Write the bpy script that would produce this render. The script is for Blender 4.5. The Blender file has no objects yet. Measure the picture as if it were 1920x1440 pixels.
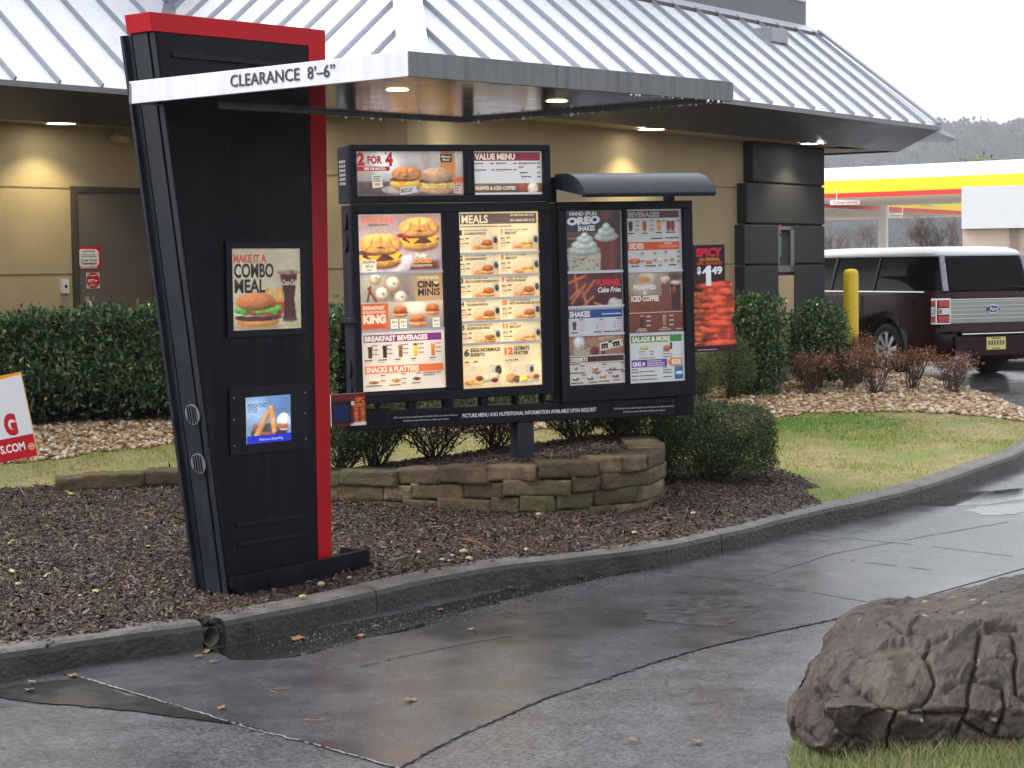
import bpy, bmesh, math, random
import numpy as np
from mathutils import Vector, Matrix, noise
random.seed(7); rng = np.random.default_rng(7)
SC = bpy.context.scene; COL = SC.collection
R_ = math.radians; PI = math.pi

# ------------------------------------------------------------------ camera
FPX, HZ, ROLL, EYE = 3700.0, 500.0, -0.012, 1.75
pit = math.atan((720-HZ)/FPX)
CF = Vector((0, math.cos(pit), -math.sin(pit))); CU0 = Vector((0, math.sin(pit), math.cos(pit))); CR0 = Vector((1, 0, 0))
CR = CR0*math.cos(ROLL)+CU0*math.sin(ROLL); CU = -CR0*math.sin(ROLL)+CU0*math.cos(ROLL)
cd = bpy.data.cameras.new('camera'); cam = bpy.data.objects.new('camera', cd); COL.objects.link(cam)
m = Matrix((CR, CU, -CF)).transposed().to_4x4(); m.translation = Vector((0, 0, EYE)); cam.matrix_world = m
cd.sensor_width = 36; cd.lens = FPX/1920*36; cd.clip_start = .1; cd.clip_end = 6000
SC.camera = cam

# ------------------------------------------------------------------ world and sun (overcast)
SUN_EL, SUN_AZ = 45, 275
w = bpy.data.worlds.new('World'); SC.world = w; w.use_nodes = True
nt = w.node_tree; nt.nodes.clear()
o_ = nt.nodes.new('ShaderNodeOutputWorld'); b_ = nt.nodes.new('ShaderNodeBackground'); s_ = nt.nodes.new('ShaderNodeTexSky')
s_.sky_type = 'NISHITA'; s_.sun_disc = False; s_.sun_elevation = R_(SUN_EL); s_.sun_rotation = R_(SUN_AZ)
s_.air_density = 1.0; s_.dust_density = 6.0; s_.ozone_density = 1.0
h_ = nt.nodes.new('ShaderNodeHueSaturation'); h_.inputs['Saturation'].default_value = .22
nt.links.new(s_.outputs[0], h_.inputs['Color']); mx_ = nt.nodes.new('ShaderNodeMix'); mx_.data_type = 'RGBA'; mx_.inputs[0].default_value = .62; mx_.inputs[7].default_value = (4.5, 4.65, 4.9, 1)   # cloud deck over the clear-sky light
nt.links.new(h_.outputs[0], mx_.inputs[6]); nt.links.new(mx_.outputs[2], b_.inputs[0]); nt.links.new(b_.outputs[0], o_.inputs[0])
b_.inputs[1].default_value = .15
sl = bpy.data.lights.new('sun', 'SUN'); sl.energy = .6; sl.angle = R_(25); sl.color = (1, .97, .93)
so = bpy.data.objects.new('sun', sl); COL.objects.link(so)
a_, e_ = R_(SUN_AZ), R_(SUN_EL)
sd = Vector((math.sin(a_)*math.cos(e_), math.cos(a_)*math.cos(e_), math.sin(e_)))   # towards the sun
so.rotation_euler = sd.to_track_quat('Z', 'Y').to_euler()
SC.view_settings.view_transform = 'Standard'; SC.view_settings.look = 'None'; SC.view_settings.gamma = 1; SC.view_settings.use_curve_mapping = False
SC.view_settings.exposure = 1.25
SC.render.engine = 'CYCLES'
SC.cycles.use_denoising = True; SC.cycles.max_bounces = 6; SC.cycles.transparent_max_bounces = 6; SC.cycles.sample_clamp_indirect = 6
SC.cycles.caustics_reflective = False; SC.cycles.caustics_refractive = False

# ------------------------------------------------------------------ geometry of the photograph -> metres
def ray(px, py): return CF*FPX+CR*(px-960)+CU*(720-py)
def onz(px, py, z):
    d = ray(px, py); t = (z-EYE)/d.z; return Vector((d.x*t, d.y*t, z))
def ony(px, py, y):
    d = ray(px, py); t = y/d.y; return Vector((d.x*t, y, EYE+d.z*t))
def onpl(px, py, Q, N):
    d = ray(px, py); C0 = Vector((0, 0, EYE)); t = (Q-C0).dot(N)/d.dot(N); return C0+d*t
def Gd(x, y): return .0125*min(max(0., y-10), 16.)                     # the drive
def sm(t): t = min(max(t, 0.), 1.); return t*t*(3-2*t)
def onf(px, py, fn):
    p = onz(px, py, .1)
    for _ in range(12): p = onz(px, py, fn(p.x, p.y))
    return p

# ------------------------------------------------------------------ mesh helpers
def lin(c):
    r = []
    for v in c[:3]:
        v = v/255.; r.append(v/12.92 if v <= .04045 else ((v+.055)/1.055)**2.4)
    return tuple(r)
WL = {}
def link(o, parent=None, loc=(0, 0, 0)):
    COL.objects.link(o); loc = Vector(loc)
    if parent is not None:
        o.parent = parent; o.location = loc-WL[parent.name]
    else: o.location = loc
    WL[o.name] = loc; return o
def tag(o, label=None, cat=None, group=None, kind=None):
    if label: o['label'] = label
    if cat: o['category'] = cat
    if group: o['group'] = group
    if kind: o['kind'] = kind
    return o
def thing(name, label, cat, loc=(0, 0, 0), group=None):
    o = bpy.data.objects.new(name, None); o.empty_display_size = .1
    link(o, None, loc); return tag(o, label, cat, group)
class MB:
    def __init__(s): s.v = []; s.f = []; s.m = []; s.s = []
    def add(s, V, F, mi=0, sm_=False):
        n = len(s.v); s.v += [tuple(p) for p in V]
        for f in F: s.f.append(tuple(i+n for i in f)); s.m.append(mi); s.s.append(sm_)
        return s
    def quad(s, a, b, c, d, mi=0): return s.add([a, b, c, d], [(0, 1, 2, 3)], mi)
    def box(s, c, sz, M=None, mi=0):
        hx, hy, hz = sz[0]/2, sz[1]/2, sz[2]/2; P = []
        for x, y, z in ((-1,-1,-1),(1,-1,-1),(1,1,-1),(-1,1,-1),(-1,-1,1),(1,-1,1),(1,1,1),(-1,1,1)):
            p = Vector((x*hx, y*hy, z*hz))
            if M is not None: p = M @ p
            P.append(p+Vector(c))
        return s.add(P, [(3,2,1,0),(4,5,6,7),(0,1,5,4),(1,2,6,5),(2,3,7,6),(3,0,4,7)], mi)
    def prism(s, pts, d, mi=0):
        """closed planar polygon (list of Vectors) swept by vector d"""
        n = len(pts); d = Vector(d); P = [Vector(p) for p in pts]+[Vector(p)+d for p in pts]
        F = [tuple(range(n-1, -1, -1)), tuple(range(n, 2*n))]+[(i, (i+1) % n, n+(i+1) % n, n+i) for i in range(n)]
        nn = (P[1]-P[0]).cross(P[2]-P[1])
        if nn.dot(d) < 0: F = [tuple(reversed(f)) for f in F]
        return s.add(P, F, mi)
    def tube(s, path, r, n=8, mi=0, cap=True, smooth=True):
        path = [Vector(p) for p in path]; V = []; F = []
        rr = r if isinstance(r, (list, tuple)) else [r]*len(path)
        up = Vector((0, 0, 1)); 
        for i, p in enumerate(path):
            t = (path[min(i+1, len(path)-1)]-path[max(i-1, 0)]).normalized()
            a = t.cross(up if abs(t.z) < .95 else Vector((1, 0, 0))).normalized(); b = t.cross(a)
            for k in range(n):
                th = 2*PI*k/n; V.append(p+(a*math.cos(th)+b*math.sin(th))*rr[i])
        for i in range(len(path)-1):
            for k in range(n): F.append((i*n+k, i*n+(k+1) % n, (i+1)*n+(k+1) % n, (i+1)*n+k))
        s.add(V, F, mi, smooth)
        if cap: s.add(V[:n], [tuple(range(n))], mi); s.add(V[-n:], [tuple(range(n-1, -1, -1))], mi)
        return s
    def disc(s, c, U, V, ru, rv, n=24, mi=0, th=0):
        c = Vector(c); U = Vector(U); V = Vector(V); P = [c+U*(ru*math.cos(2*PI*k/n))+V*(rv*math.sin(2*PI*k/n)) for k in range(n)]
        if th: return s.prism(P, U.cross(V).normalized()*th, mi)
        return s.add(P, [tuple(range(n))], mi)
    def build(s, name, mats, parent=None, bevel=0, loc=None, wn=False):
        base = Vector(loc) if loc is not None else (WL[parent.name] if parent is not None else Vector((0, 0, 0)))
        me = bpy.data.meshes.new(name); me.from_pydata([tuple(Vector(p)-base) for p in s.v], [], s.f)
        if not isinstance(mats, (list, tuple)): mats = [mats]
        for mt in mats: me.materials.append(mt)
        me.polygons.foreach_set('material_index', s.m); me.polygons.foreach_set('use_smooth', s.s); me.update()
        o = bpy.data.objects.new(name, me); link(o, parent, base)
        if bevel:
            b = o.modifiers.new('bevel', 'BEVEL'); b.width = bevel; b.segments = 2; b.limit_method = 'ANGLE'; b.angle_limit = R_(40)
        return o
def mesh_np(name, V, F, mats, parent=None, loc=None, mi=None, smooth=False, cols=None):
    """V (n,3) world, F (m,k)"""
    base = Vector(loc) if loc is not None else (WL[parent.name] if parent is not None else Vector((0, 0, 0)))
    me = bpy.data.meshes.new(name); V = np.asarray(V, np.float64)-np.array(base); F = np.asarray(F, np.int32)
    k = F.shape[1]; me.vertices.add(len(V)); me.vertices.foreach_set('co', V.astype(np.float32).ravel())
    me.loops.add(F.size); me.loops.foreach_set('vertex_index', F.ravel())
    me.polygons.add(len(F)); me.polygons.foreach_set('loop_start', np.arange(len(F), dtype=np.int32)*k)
    try: me.polygons.foreach_set('loop_total', np.full(len(F), k, np.int32))
    except Exception: pass
    if not isinstance(mats, (list, tuple)): mats = [mats]
    for mt in mats: me.materials.append(mt)
    if mi is not None: me.polygons.foreach_set('material_index', np.asarray(mi, np.int32))
    me.polygons.foreach_set('use_smooth', np.full(len(F), smooth))
    me.update(calc_edges=True); me.validate()
    if cols is not None:
        a = me.color_attributes.new('ink', 'FLOAT_COLOR', 'POINT'); c4 = np.ones((len(V), 4), np.float32); c4[:, :3] = cols
        a.data.foreach_set('color', c4.ravel())
    o = bpy.data.objects.new(name, me); return link(o, parent, base)

# ------------------------------------------------------------------ materials
def newmat(name):
    mt = bpy.data.materials.new(name); mt.use_nodes = True; n = mt.node_tree; p = n.nodes['Principled BSDF']; return mt, n, p
def N(n, t, **kw):
    x = n.nodes.new(t)
    for k, v in kw.items():
        if k in x.inputs: x.inputs[k].default_value = v
        else: setattr(x, k, v)
    return x
def coords(n, scale=(1, 1, 1), obj=True):
    g = n.nodes.new('ShaderNodeNewGeometry' if not obj else 'ShaderNodeTexCoord'); mp = n.nodes.new('ShaderNodeMapping')
    mp.inputs['Scale'].default_value = scale; n.links.new(g.outputs['Position' if not obj else 'Object'], mp.inputs[0]); return mp.outputs[0]
def ramp(n, fac, stops):
    r = n.nodes.new('ShaderNodeValToRGB'); e = r.color_ramp.elements
    while len(e) < len(stops): e.new(.5)
    for x, (p, c) in zip(e, stops):
        x.position = p; x.color = (c[0], c[1], c[2], 1) if not isinstance(c, (int, float)) else (c, c, c, 1)
    n.links.new(fac, r.inputs[0]); return r.outputs[0]
def mixc(n, fac, a, b, mode='MIX'):
    x = n.nodes.new('ShaderNodeMix'); x.data_type = 'RGBA'; x.blend_type = mode
    for sock, v in ((x.inputs[0], fac), (x.inputs[6], a), (x.inputs[7], b)):
        if isinstance(v, (int, float)): sock.default_value = v
        elif isinstance(v, tuple): sock.default_value = (*v[:3], 1)
        else: n.links.new(v, sock)
    return x.outputs[2]
def pm(name, col, rough=.6, metal=0, var=.12, scale=6, bump=0, bscale=60, spec=.5, coat=0, streak=0, emis=None, es=0, rvar=.08, dust=None):
    mt, n, p = newmat(name); co = coords(n)
    nz = N(n, 'ShaderNodeTexNoise', Scale=scale, Detail=6, Roughness=.65); n.links.new(co, nz.inputs[0])
    c1 = tuple(c*(1-var) for c in col); c2 = tuple(min(1, c*(1+var)) for c in col)
    cc = ramp(n, nz.outputs[0], [(.3, c1), (.7, c2)])
    if streak:
        co2 = coords(n, (9, 9, .6)); n2 = N(n, 'ShaderNodeTexNoise', Scale=2.5, Detail=5); n.links.new(co2, n2.inputs[0])
        f = ramp(n, n2.outputs[0], [(.48, 0.), (.72, streak)]); cc = mixc(n, f, cc, tuple(c*.45 for c in col))
    if dust:   # pale rain streaks, scuffs and splashed grit
        co3 = coords(n, (14, 14, .9)); n4 = N(n, 'ShaderNodeTexNoise', Scale=1.6, Detail=7, Roughness=.7); n.links.new(co3, n4.inputs[0]); cc = mixc(n, ramp(n, n4.outputs[0], [(.50, 0.), (.70, dust[1])]), cc, dust[0])
        n5 = N(n, 'ShaderNodeTexNoise', Scale=90, Detail=2); n.links.new(co, n5.inputs[0]); cc = mixc(n, ramp(n, n5.outputs[0], [(.70, 0.), (.76, dust[1]*.8)]), cc, tuple(v*2 for v in dust[0]))
    n.links.new(cc, p.inputs['Base Color'])
    rr = ramp(n, nz.outputs[0], [(.3, max(0, rough-rvar)), (.7, min(1, rough+rvar))]); n.links.new(rr, p.inputs['Roughness'])
    p.inputs['Metallic'].default_value = metal; p.inputs['Specular IOR Level'].default_value = spec; p.inputs['Coat Weight'].default_value = coat
    if coat: p.inputs['Coat Roughness'].default_value = .05
    if bump:
        nb = N(n, 'ShaderNodeTexNoise', Scale=bscale, Detail=4); n.links.new(co, nb.inputs[0])
        bp = N(n, 'ShaderNodeBump', Strength=bump, Distance=.01); n.links.new(nb.outputs[0], bp.inputs['Height']); n.links.new(bp.outputs[0], p.inputs['Normal'])
    if emis: p.inputs['Emission Color'].default_value = (*emis, 1); p.inputs['Emission Strength'].default_value = es
    return mt
def island_mat(name, stops, rough=.55, spec=.4, trans=0, bump=0):
    mt, n, p = newmat(name); g = n.nodes.new('ShaderNodeNewGeometry')
    cc = ramp(n, g.outputs['Random Per Island'], stops)
    n.links.new(cc, p.inputs['Base Color']); p.inputs['Roughness'].default_value = rough; p.inputs['Specular IOR Level'].default_value = spec
    if trans:
        tr = N(n, 'ShaderNodeBsdfTranslucent'); n.links.new(cc, tr.inputs[0]); mx = N(n, 'ShaderNodeMixShader'); mx.inputs[0].default_value = trans
        out = n.nodes['Material Output']; n.links.new(p.outputs[0], mx.inputs[1]); n.links.new(tr.outputs[0], mx.inputs[2]); n.links.new(mx.outputs[0], out.inputs[0])
    return mt
def ink_mat(name, e=0., tint=(1, 1, 1), rough=.25, spec=.5, lamps=None):
    """printed sheet: colours of the artwork come from the mesh; e = backlight strength"""
    mt, n, p = newmat(name); a = n.nodes.new('ShaderNodeAttribute'); a.attribute_name = 'ink'
    n.links.new(a.outputs[0], p.inputs['Base Color']); p.inputs['Roughness'].default_value = rough; p.inputs['Specular IOR Level'].default_value = spec
    if e:
        em = mixc(n, 1.0, a.outputs[0], tint, 'MULTIPLY'); n.links.new(em, p.inputs['Emission Color']); p.inputs['Emission Strength'].default_value = e
        if lamps:   # fluorescent tubes behind the sheet: brighter bands along the tube, x positions in metres (object space)
            co = n.nodes.new('ShaderNodeTexCoord'); wv = N(n, 'ShaderNodeTexNoise', Scale=lamps, Detail=1); n.links.new(co.outputs['Object'], wv.inputs[0])
            r = ramp(n, wv.outputs[0], [(.35, .65), (.65, 1.25)]); mu = N(n, 'ShaderNodeMath', operation='MULTIPLY'); mu.inputs[1].default_value = e
            n.links.new(r, mu.inputs[0]); n.links.new(mu.outputs[0], p.inputs['Emission Strength'])
    return mt
M = {}
M['black'] = pm('black_metal', (.0025, .003, .0055), .42, var=.25, scale=5, bump=.05, bscale=300, spec=.14, rvar=.14, dust=((.022, .021, .020), .55))
M['black2'] = pm('black_frame_metal', (.0035, .0045, .009), .38, var=.25, scale=7, spec=.18, rvar=.14, dust=((.022, .022, .024), .45))
M['slate'] = pm('slate_metal', (.016, .019, .029), .40, var=.2, scale=5, spec=.3, dust=((.06, .06, .06), .4))
M['groove'] = pm('groove_shadow_gap', (.006, .006, .008), .7)
M['red'] = pm('red_paint', (.42, .004, .010), .42, var=.12, scale=3, spec=.2, streak=.1)
M['white'] = pm('white_paint', (.70, .71, .76), .45, var=.05, scale=4, streak=.25)
M['fasciagrey'] = pm('mildewed_grey_fascia', (.16, .17, .18), .5, var=.18, scale=5, streak=.75)
M['mirror'] = pm('glossy_canopy_soffit', (.13, .11, .11), .12, metal=.7, var=.1, rvar=.04)
M['lampwarm'] = pm('warm_lamp', (1, .8, .5), emis=(1, .78, .45), es=3)
M['lampcool'] = pm('downlight_lens', (1, 1, .9), emis=(1, .98, .78), es=8)
M['drop'] = pm('water_drop', (.98, .98, 1), .25, var=.0, spec=1, metal=.5, emis=(1, 1, 1), es=0)  # white colour stands in for sky light refracted through the drops

# ------------------------------------------------------------------ ground, drive, kerb, beds
def catmull(pts, n=10):
    P = [Vector(p) for p in pts]; out = []
    for i in range(len(P)-1):
        a = P[max(i-1, 0)]; b = P[i]; c = P[i+1]; d = P[min(i+2, len(P)-1)]
        for k in range(n):
            t = k/n; out.append(.5*((2*b)+(c-a)*t+(2*a-5*b+4*c-d)*t*t+(3*b-a-3*c+d)*t*t*t))
    out.append(P[-1]); return out
def inpoly(X, Y, poly):
    X = np.asarray(X, float); Y = np.asarray(Y, float); r = np.zeros(X.shape, bool); n = len(poly)
    for i in range(n):
        x1, y1 = poly[i][:2]; x2, y2 = poly[(i+1) % n][:2]
        if y1 == y2: continue
        c = ((y1 > Y) != (y2 > Y)) & (X < (x2-x1)*(Y-y1)/(y2-y1)+x1); r ^= c
    return r
ktop = lambda x, y: Gd(x, y)+.13
kpx = [(0,1222),(120,1201),(395,1165),(600,1126),(850,1072),(1060,1044),(1210,1027),(1360,997),(1510,960),(1630,935),(1740,907),(1830,876),(1920,843)]
kpts = [Vector((-9, 2.6, 0)), Vector((-4.6, 6.45, 0))]+[onf(x, y, ktop).xy.to_3d() for x, y in kpx]
kpts += [Vector(p) for p in ((4.8,17.7,0),(5.15,19.2,0),(5.28,20.8,0),(5.3,22.5,0),(5.2,24.3,0),(4.9,26.0,0),(4.2,27.6,0))]
kcurve = catmull(kpts, 8)
WALLC = [(-3.2,13.75),(-2.35,13.9),(-1.6,13.55),(-1.14,13.2),(-.35,12.8),(.14,12.6),(.60,12.66),(.88,12.95),(1.0,13.5),(.95,14.1)]
hx = [-3.2,-2.3,-1.14,0,.6,1.05]; hh = [.05,.085,.16,.265,.31,.30]
WALLI = []
for _i, _p in enumerate(WALLC):
    _a = Vector(WALLC[max(_i-1, 0)]); _b = Vector(WALLC[min(_i+1, len(WALLC)-1)]); _t = (_b-_a).normalized(); WALLI.append((_p[0]-_t.y*.13, _p[1]+_t.x*.13))
bedpoly = WALLI+[(.95,15.6),(-3.2,15.6)]
def Zi0(x, y): return Gd(x, y)+.125+.13*min(max((y-12.)/5.5, 0), 1)*min(max((1.5-x)/3., 0), 1)
def Zi(x, y):
    z = Zi0(x, y)
    if -3.3 < x < 1.2 and 12.4 < y < 15.7 and inpoly(x, y, bedpoly): z += float(np.interp(x, hx, hh))*(1-sm((y-13.55-.45*(x+1))/.7))
    z -= .05*math.exp(-((x+1.15)**2+(y-10.1)**2)/.35)
    return z+.012*noise.noise(Vector((x*2.2, y*2.2, 0)))
island = [tuple(p.xy) for p in kcurve]+[(-12, 30), (-14, 2.6)]
def off_path(path, d):
    out = []
    for i, p in enumerate(path):
        t = (path[min(i+1, len(path)-1)]-path[max(i-1, 0)]).normalized(); out.append(p+Vector((-t.y, t.x, 0))*d)
    return out
inner = [tuple(p.xy) for p in off_path(kcurve, .09)]+[(-12, 30), (-14, 2.6)]

# asphalt everywhere, following the gentle rise of the lot
def wet_mat(name, base, coarse, puddle=.5, grain=240, wide=.5):
    mt, n, p = newmat(name); co = coords(n, obj=True)
    n1 = N(n, 'ShaderNodeTexNoise', Scale=wide, Detail=5, Roughness=.6); n.links.new(co, n1.inputs[0])
    mp = coords(n, (1, 1, 1)); n2 = N(n, 'ShaderNodeTexNoise', Scale=grain, Detail=2); n.links.new(mp, n2.inputs[0])
    n3 = N(n, 'ShaderNodeTexNoise', Scale=3.1, Detail=6, Roughness=.7); n.links.new(co, n3.inputs[0])
    vr = N(n, 'ShaderNodeTexVoronoi', Scale=grain*.45); n.links.new(co, vr.inputs[0])
    c = ramp(n, n3.outputs[0], [(.25, tuple(v*.6 for v in base)), (.75, tuple(v*1.35 for v in base))])
    g = ramp(n, vr.outputs['Color'], [(.2, .45), (.8, 1.6)]); c = mixc(n, .75*coarse, c, mixc(n, 1., c, g, 'MULTIPLY'))
    sp = ramp(n, n2.outputs[0], [(.60, 0.), (.70, .75*coarse)]); c = mixc(n, sp, c, (.25, .25, .24))
    wetf = ramp(n, n1.outputs[0], [(puddle-.10, 1.), (puddle+.07, 0.)])          # 1 = standing water
    c = mixc(n, wetf, c, tuple(v*.55 for v in base)); n.links.new(c, p.inputs['Base Color'])
    rr = ramp(n, n3.outputs[0], [(.3, .15+.08*coarse), (.7, .29+.08*coarse)])
    r2 = mixc(n, wetf, rr, (.07,)*3); n.links.new(r2, p.inputs['Roughness']); p.inputs['Specular IOR Level'].default_value = .55
    hb = mixc(n, .5, n2.outputs[0], vr.outputs['Distance']); bp = N(n, 'ShaderNodeBump', Distance=.004); n.links.new(hb, bp.inputs['Height'])
    st = ramp(n, n1.outputs[0], [(puddle-.08, .02), (puddle+.07, .06+.20*coarse)]); n.links.new(st, bp.inputs['Strength']); n.links.new(bp.outputs[0], p.inputs['Normal'])
    return mt
M['asphalt'] = wet_mat('wet_asphalt', (.082, .083, .088), 1., .40, 170)
M['lane'] = wet_mat('wet_concrete_lane', (.066, .069, .075), .50, .42, 240, .45)
M['seam'] = pm('pale_joint_filler', (.22, .21, .20), .6, var=.8, scale=5)
M['crack'] = pm('dark_joint', (.028, .028, .027), .5, var=.3)
mb = MB()
ys = [-20, 10, 14, 18, 22, 26, 60, 400, 2100]
for i in range(len(ys)-1):
    for x0, x1 in ((-800, -20), (-20, 0), (0, 20), (20, 1300)):
        mb.quad((x0, ys[i], Gd(0, ys[i])), (x1, ys[i], Gd(0, ys[i])), (x1, ys[i+1], Gd(0, ys[i+1])), (x0, ys[i+1], Gd(0, ys[i+1])))
tag(mb.build('ground', M['asphalt']), kind='structure')
# concrete drive-through lane: a smoother sheet between the kerb and the outer joint
def gp(px, py): return onf(px, py, Gd)
seam_a = [gp(x, y) for x, y in ((145,1269),(252,1302),(370,1337),(425,1353),(480,1371),(570,1393),(730,1438),(748,1443))]
seam_b = [gp(x, y) for x, y in ((748,1443),(840,1392),(960,1338),(1040,1305),(1120,1279),(1280,1227),(1420,1193),(1560,1163),(1700,1128))]
seam_b += [Vector((4.2, 12.6, 0)), Vector((6.0, 15.0, 0)), Vector((7.2, 18.5, 0)), Vector((7.4, 24, 0)), Vector((6.8, 28, 0))]
seam_b = catmull(seam_b, 4)
bot = [p for p in off_path(kcurve, .05)]
i0 = min(range(len(bot)), key=lambda i: (bot[i].xy-seam_a[0].xy).length)
inn = bot[i0:]; inn = [inn[0]]*0+inn
# loft between kerb foot and outer joint by arclength
def resample(P, n):
    L = [0]
    for i in range(1, len(P)): L.append(L[-1]+(P[i]-P[i-1]).length)
    out = []; j = 0
    for k in range(n):
        t = L[-1]*k/(n-1)
        while j < len(L)-2 and L[j+1] < t: j += 1
        out.append(P[j].lerp(P[j+1], min(1, (t-L[j])/max(1e-9, L[j+1]-L[j]))))
    return out
A_ = resample(seam_b, 60); B_ = resample([p.xy.to_3d() for p in inn], 60)
mb = MB(); NW = 6; V = []; F = []
# first rows follow the transverse joint
rows = [[seam_a[0].xy.to_3d().lerp(Vector((0, 0, 0)), 0) for _ in range(NW+1)]]
for i in range(60):
    V += [tuple(B_[i].xy.to_3d().lerp(A_[i].xy.to_3d(), k/NW)) for k in range(NW+1)]
V = [(x, y, Gd(x, y)+.004) for x, y, z in V]
for i in range(59):
    for k in range(NW): F.append((i*(NW+1)+k+1, i*(NW+1)+k, (i+1)*(NW+1)+k, (i+1)*(NW+1)+k+1))
mb.add(V, F)
tag(mb.build('drive_lane', M['lane']), kind='structure')
def strip(path, wd, z, mat, name):
    P = off_path([p.xy.to_3d() for p in path], wd/2); Q = off_path([p.xy.to_3d() for p in path], -wd/2); b = MB()
    for i in range(len(P)-1):
        if wd < .013 and random.random() < .12: continue
        b.quad(*[Vector((p.x, p.y, Gd(p.x, p.y)+z)) for p in (Q[i], Q[i+1], P[i+1], P[i])])
    return b
def wob(path, a=.006, n=14):
    P = resample([p.xy.to_3d() for p in path], n*len(path)); 
    return [p+Vector((random.uniform(-a, a), random.uniform(-a, a), 0)) for p in P]
b = strip(wob([seam_a[0]]+seam_a), .010, .0062, None, '')
tag(b.build('lane_joint', M['seam']), kind='structure')
b = strip(wob(seam_b[:30], .012, 6), .008, .0060, None, ''); 
for q in (((1210,1070),(1310,1082),(1400,1092),(1550,1117),(1625,1130)), ((1490,1000),(1560,1008),(1710,1022),(1920,1047)), ((1400,1092),(1480,1066),(1560,1040),(1740,1006),(1890,980)),
          ((1575,1050),(1650,1059),(1745,1070)), ((675,1253),(760,1232),(860,1212),(960,1194))):
    c = strip(wob([gp(*t) for t in q], .004, 6), .010, .0060, None, ''); b.add(c.v, c.f)
tag(b.build('lane_crack', M['crack']), kind='structure')

# standing water: thin films in the hollows of the lane
M['water'] = pm('rain_water_film', (.012, .012, .012), .045, var=.1, spec=.5, rvar=.02)
M['palerefl'] = pm('pale_reflection_film', (.085, .086, .09), .20, var=.5, scale=14, spec=.5, rvar=.1)  # pale base colour stands in for the puddle's light grey reflection
M['palerefl2'] = pm('dark_wet_film', (.022, .022, .023), .24, var=.3, scale=9, spec=.5, rvar=.06)
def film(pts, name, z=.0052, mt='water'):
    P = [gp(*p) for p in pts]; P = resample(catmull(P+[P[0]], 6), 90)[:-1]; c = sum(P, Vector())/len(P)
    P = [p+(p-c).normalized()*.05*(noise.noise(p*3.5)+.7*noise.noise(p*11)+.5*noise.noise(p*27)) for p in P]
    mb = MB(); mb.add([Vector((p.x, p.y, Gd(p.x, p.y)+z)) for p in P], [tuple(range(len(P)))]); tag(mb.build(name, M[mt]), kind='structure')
film([(1200,1140),(1250,1128),(1330,1120),(1400,1128),(1440,1140),(1410,1155),(1350,1176),(1270,1172),(1215,1158)], 'damp_sheen_patch', mt='palerefl')  # wet patch with the bright reflection put into its colour
film([(1232,1182),(1262,1178),(1275,1184),(1250,1190)], 'damp_sheen_patch', mt='palerefl')
film([(1700,944),(1780,928),(1850,922),(1925,918),(1925,936),(1850,946),(1760,950)], 'puddle')
film([(1800,958),(1860,950),(1925,946),(1925,962),(1850,968)], 'puddle')
film([(380,1222),(520,1196),(640,1172),(760,1150),(880,1124),(1010,1096),(1150,1072),(1300,1044),(1290,1052),(1150,1082),(1020,1110),(900,1142),(780,1180),(660,1205),(560,1232),(450,1240)], 'gutter_water', .0050)
film([(-60,1300),(60,1284),(150,1274),(230,1298),(330,1326),(440,1358),(330,1346),(180,1326),(40,1316)], 'damp_sheen_patch', .0052, mt='palerefl2')

# kerb
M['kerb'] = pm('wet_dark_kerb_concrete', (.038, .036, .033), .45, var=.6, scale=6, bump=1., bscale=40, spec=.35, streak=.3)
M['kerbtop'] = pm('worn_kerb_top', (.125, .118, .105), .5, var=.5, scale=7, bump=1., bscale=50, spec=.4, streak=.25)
prof = [(0, -.12), (0, .095), (.012, .118), (.035, .13), (.15, .135), (.155, .02)]
def kerb_run(pa):
    V = []; F = []; n = len(prof)
    for i, p in enumerate(pa):
        t = (pa[min(i+1, len(pa)-1)]-pa[max(i-1, 0)]).normalized(); nn = Vector((-t.y, t.x, 0))
        jx = .006*noise.noise(p*3.1); jz = .006*noise.noise(p*2.3+Vector((9, 0, 0)))
        for a, z in prof: q = p+nn*(a+jx); V.append((q.x, q.y, Gd(q.x, q.y)+z+(jz if z > 0 else 0)))
    for i in range(len(pa)-1):
        for k in range(n-1): F.append((i*n+k, (i+1)*n+k, (i+1)*n+k+1, i*n+k+1))
    F += [tuple(range(n)), tuple(range(len(V)-1, len(V)-n-1, -1))]
    return V, F
kfine = resample([p.xy.to_3d() for p in kcurve], 420)
drain = gp(405, 1212); di = min(range(len(kfine)), key=lambda i: (kfine[i].xy-drain.xy).length)
mb = MB(); cuts = []
Ltot = 0; last = 0; segs = []; cur = [kfine[0]]
for i in range(1, len(kfine)):
    cur.append(kfine[i]); Ltot += (kfine[i]-kfine[i-1]).length
    if Ltot-last > 2.6 and abs(i-di) > 14: segs.append(cur); cur = [kfine[i]+(kfine[i]-kfine[i-1]).normalized()*.008]; last = Ltot
segs.append(cur)
for sg in segs:
    # leave the broken gap at the drain pipe
    ds = [(p-kfine[di]).length for p in sg]
    a = [p for p, d in zip(sg, ds)]
    if min(ds) < .05:
        j = ds.index(min(ds)); tt = (sg[j+1]-sg[j-1]).normalized(); c0 = kfine[di]
        A1 = [p for p in sg if (p-c0).dot(tt) < -.07]+[c0-tt*.065]; A2 = [c0+tt*.065]+[p for p in sg if (p-c0).dot(tt) > .07]
        for r in (A1, A2): V, F = kerb_run(r); mb.add(V, F, 0, False)
    else: V, F = kerb_run(sg); mb.add(V, F, 0, False)
for i, f in enumerate(mb.f):
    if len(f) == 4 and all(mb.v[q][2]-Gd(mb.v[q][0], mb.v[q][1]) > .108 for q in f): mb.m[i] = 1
kerb = mb.build('kerb', [M['kerb'], M['kerbtop']]); tag(kerb, kind='structure')
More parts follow.
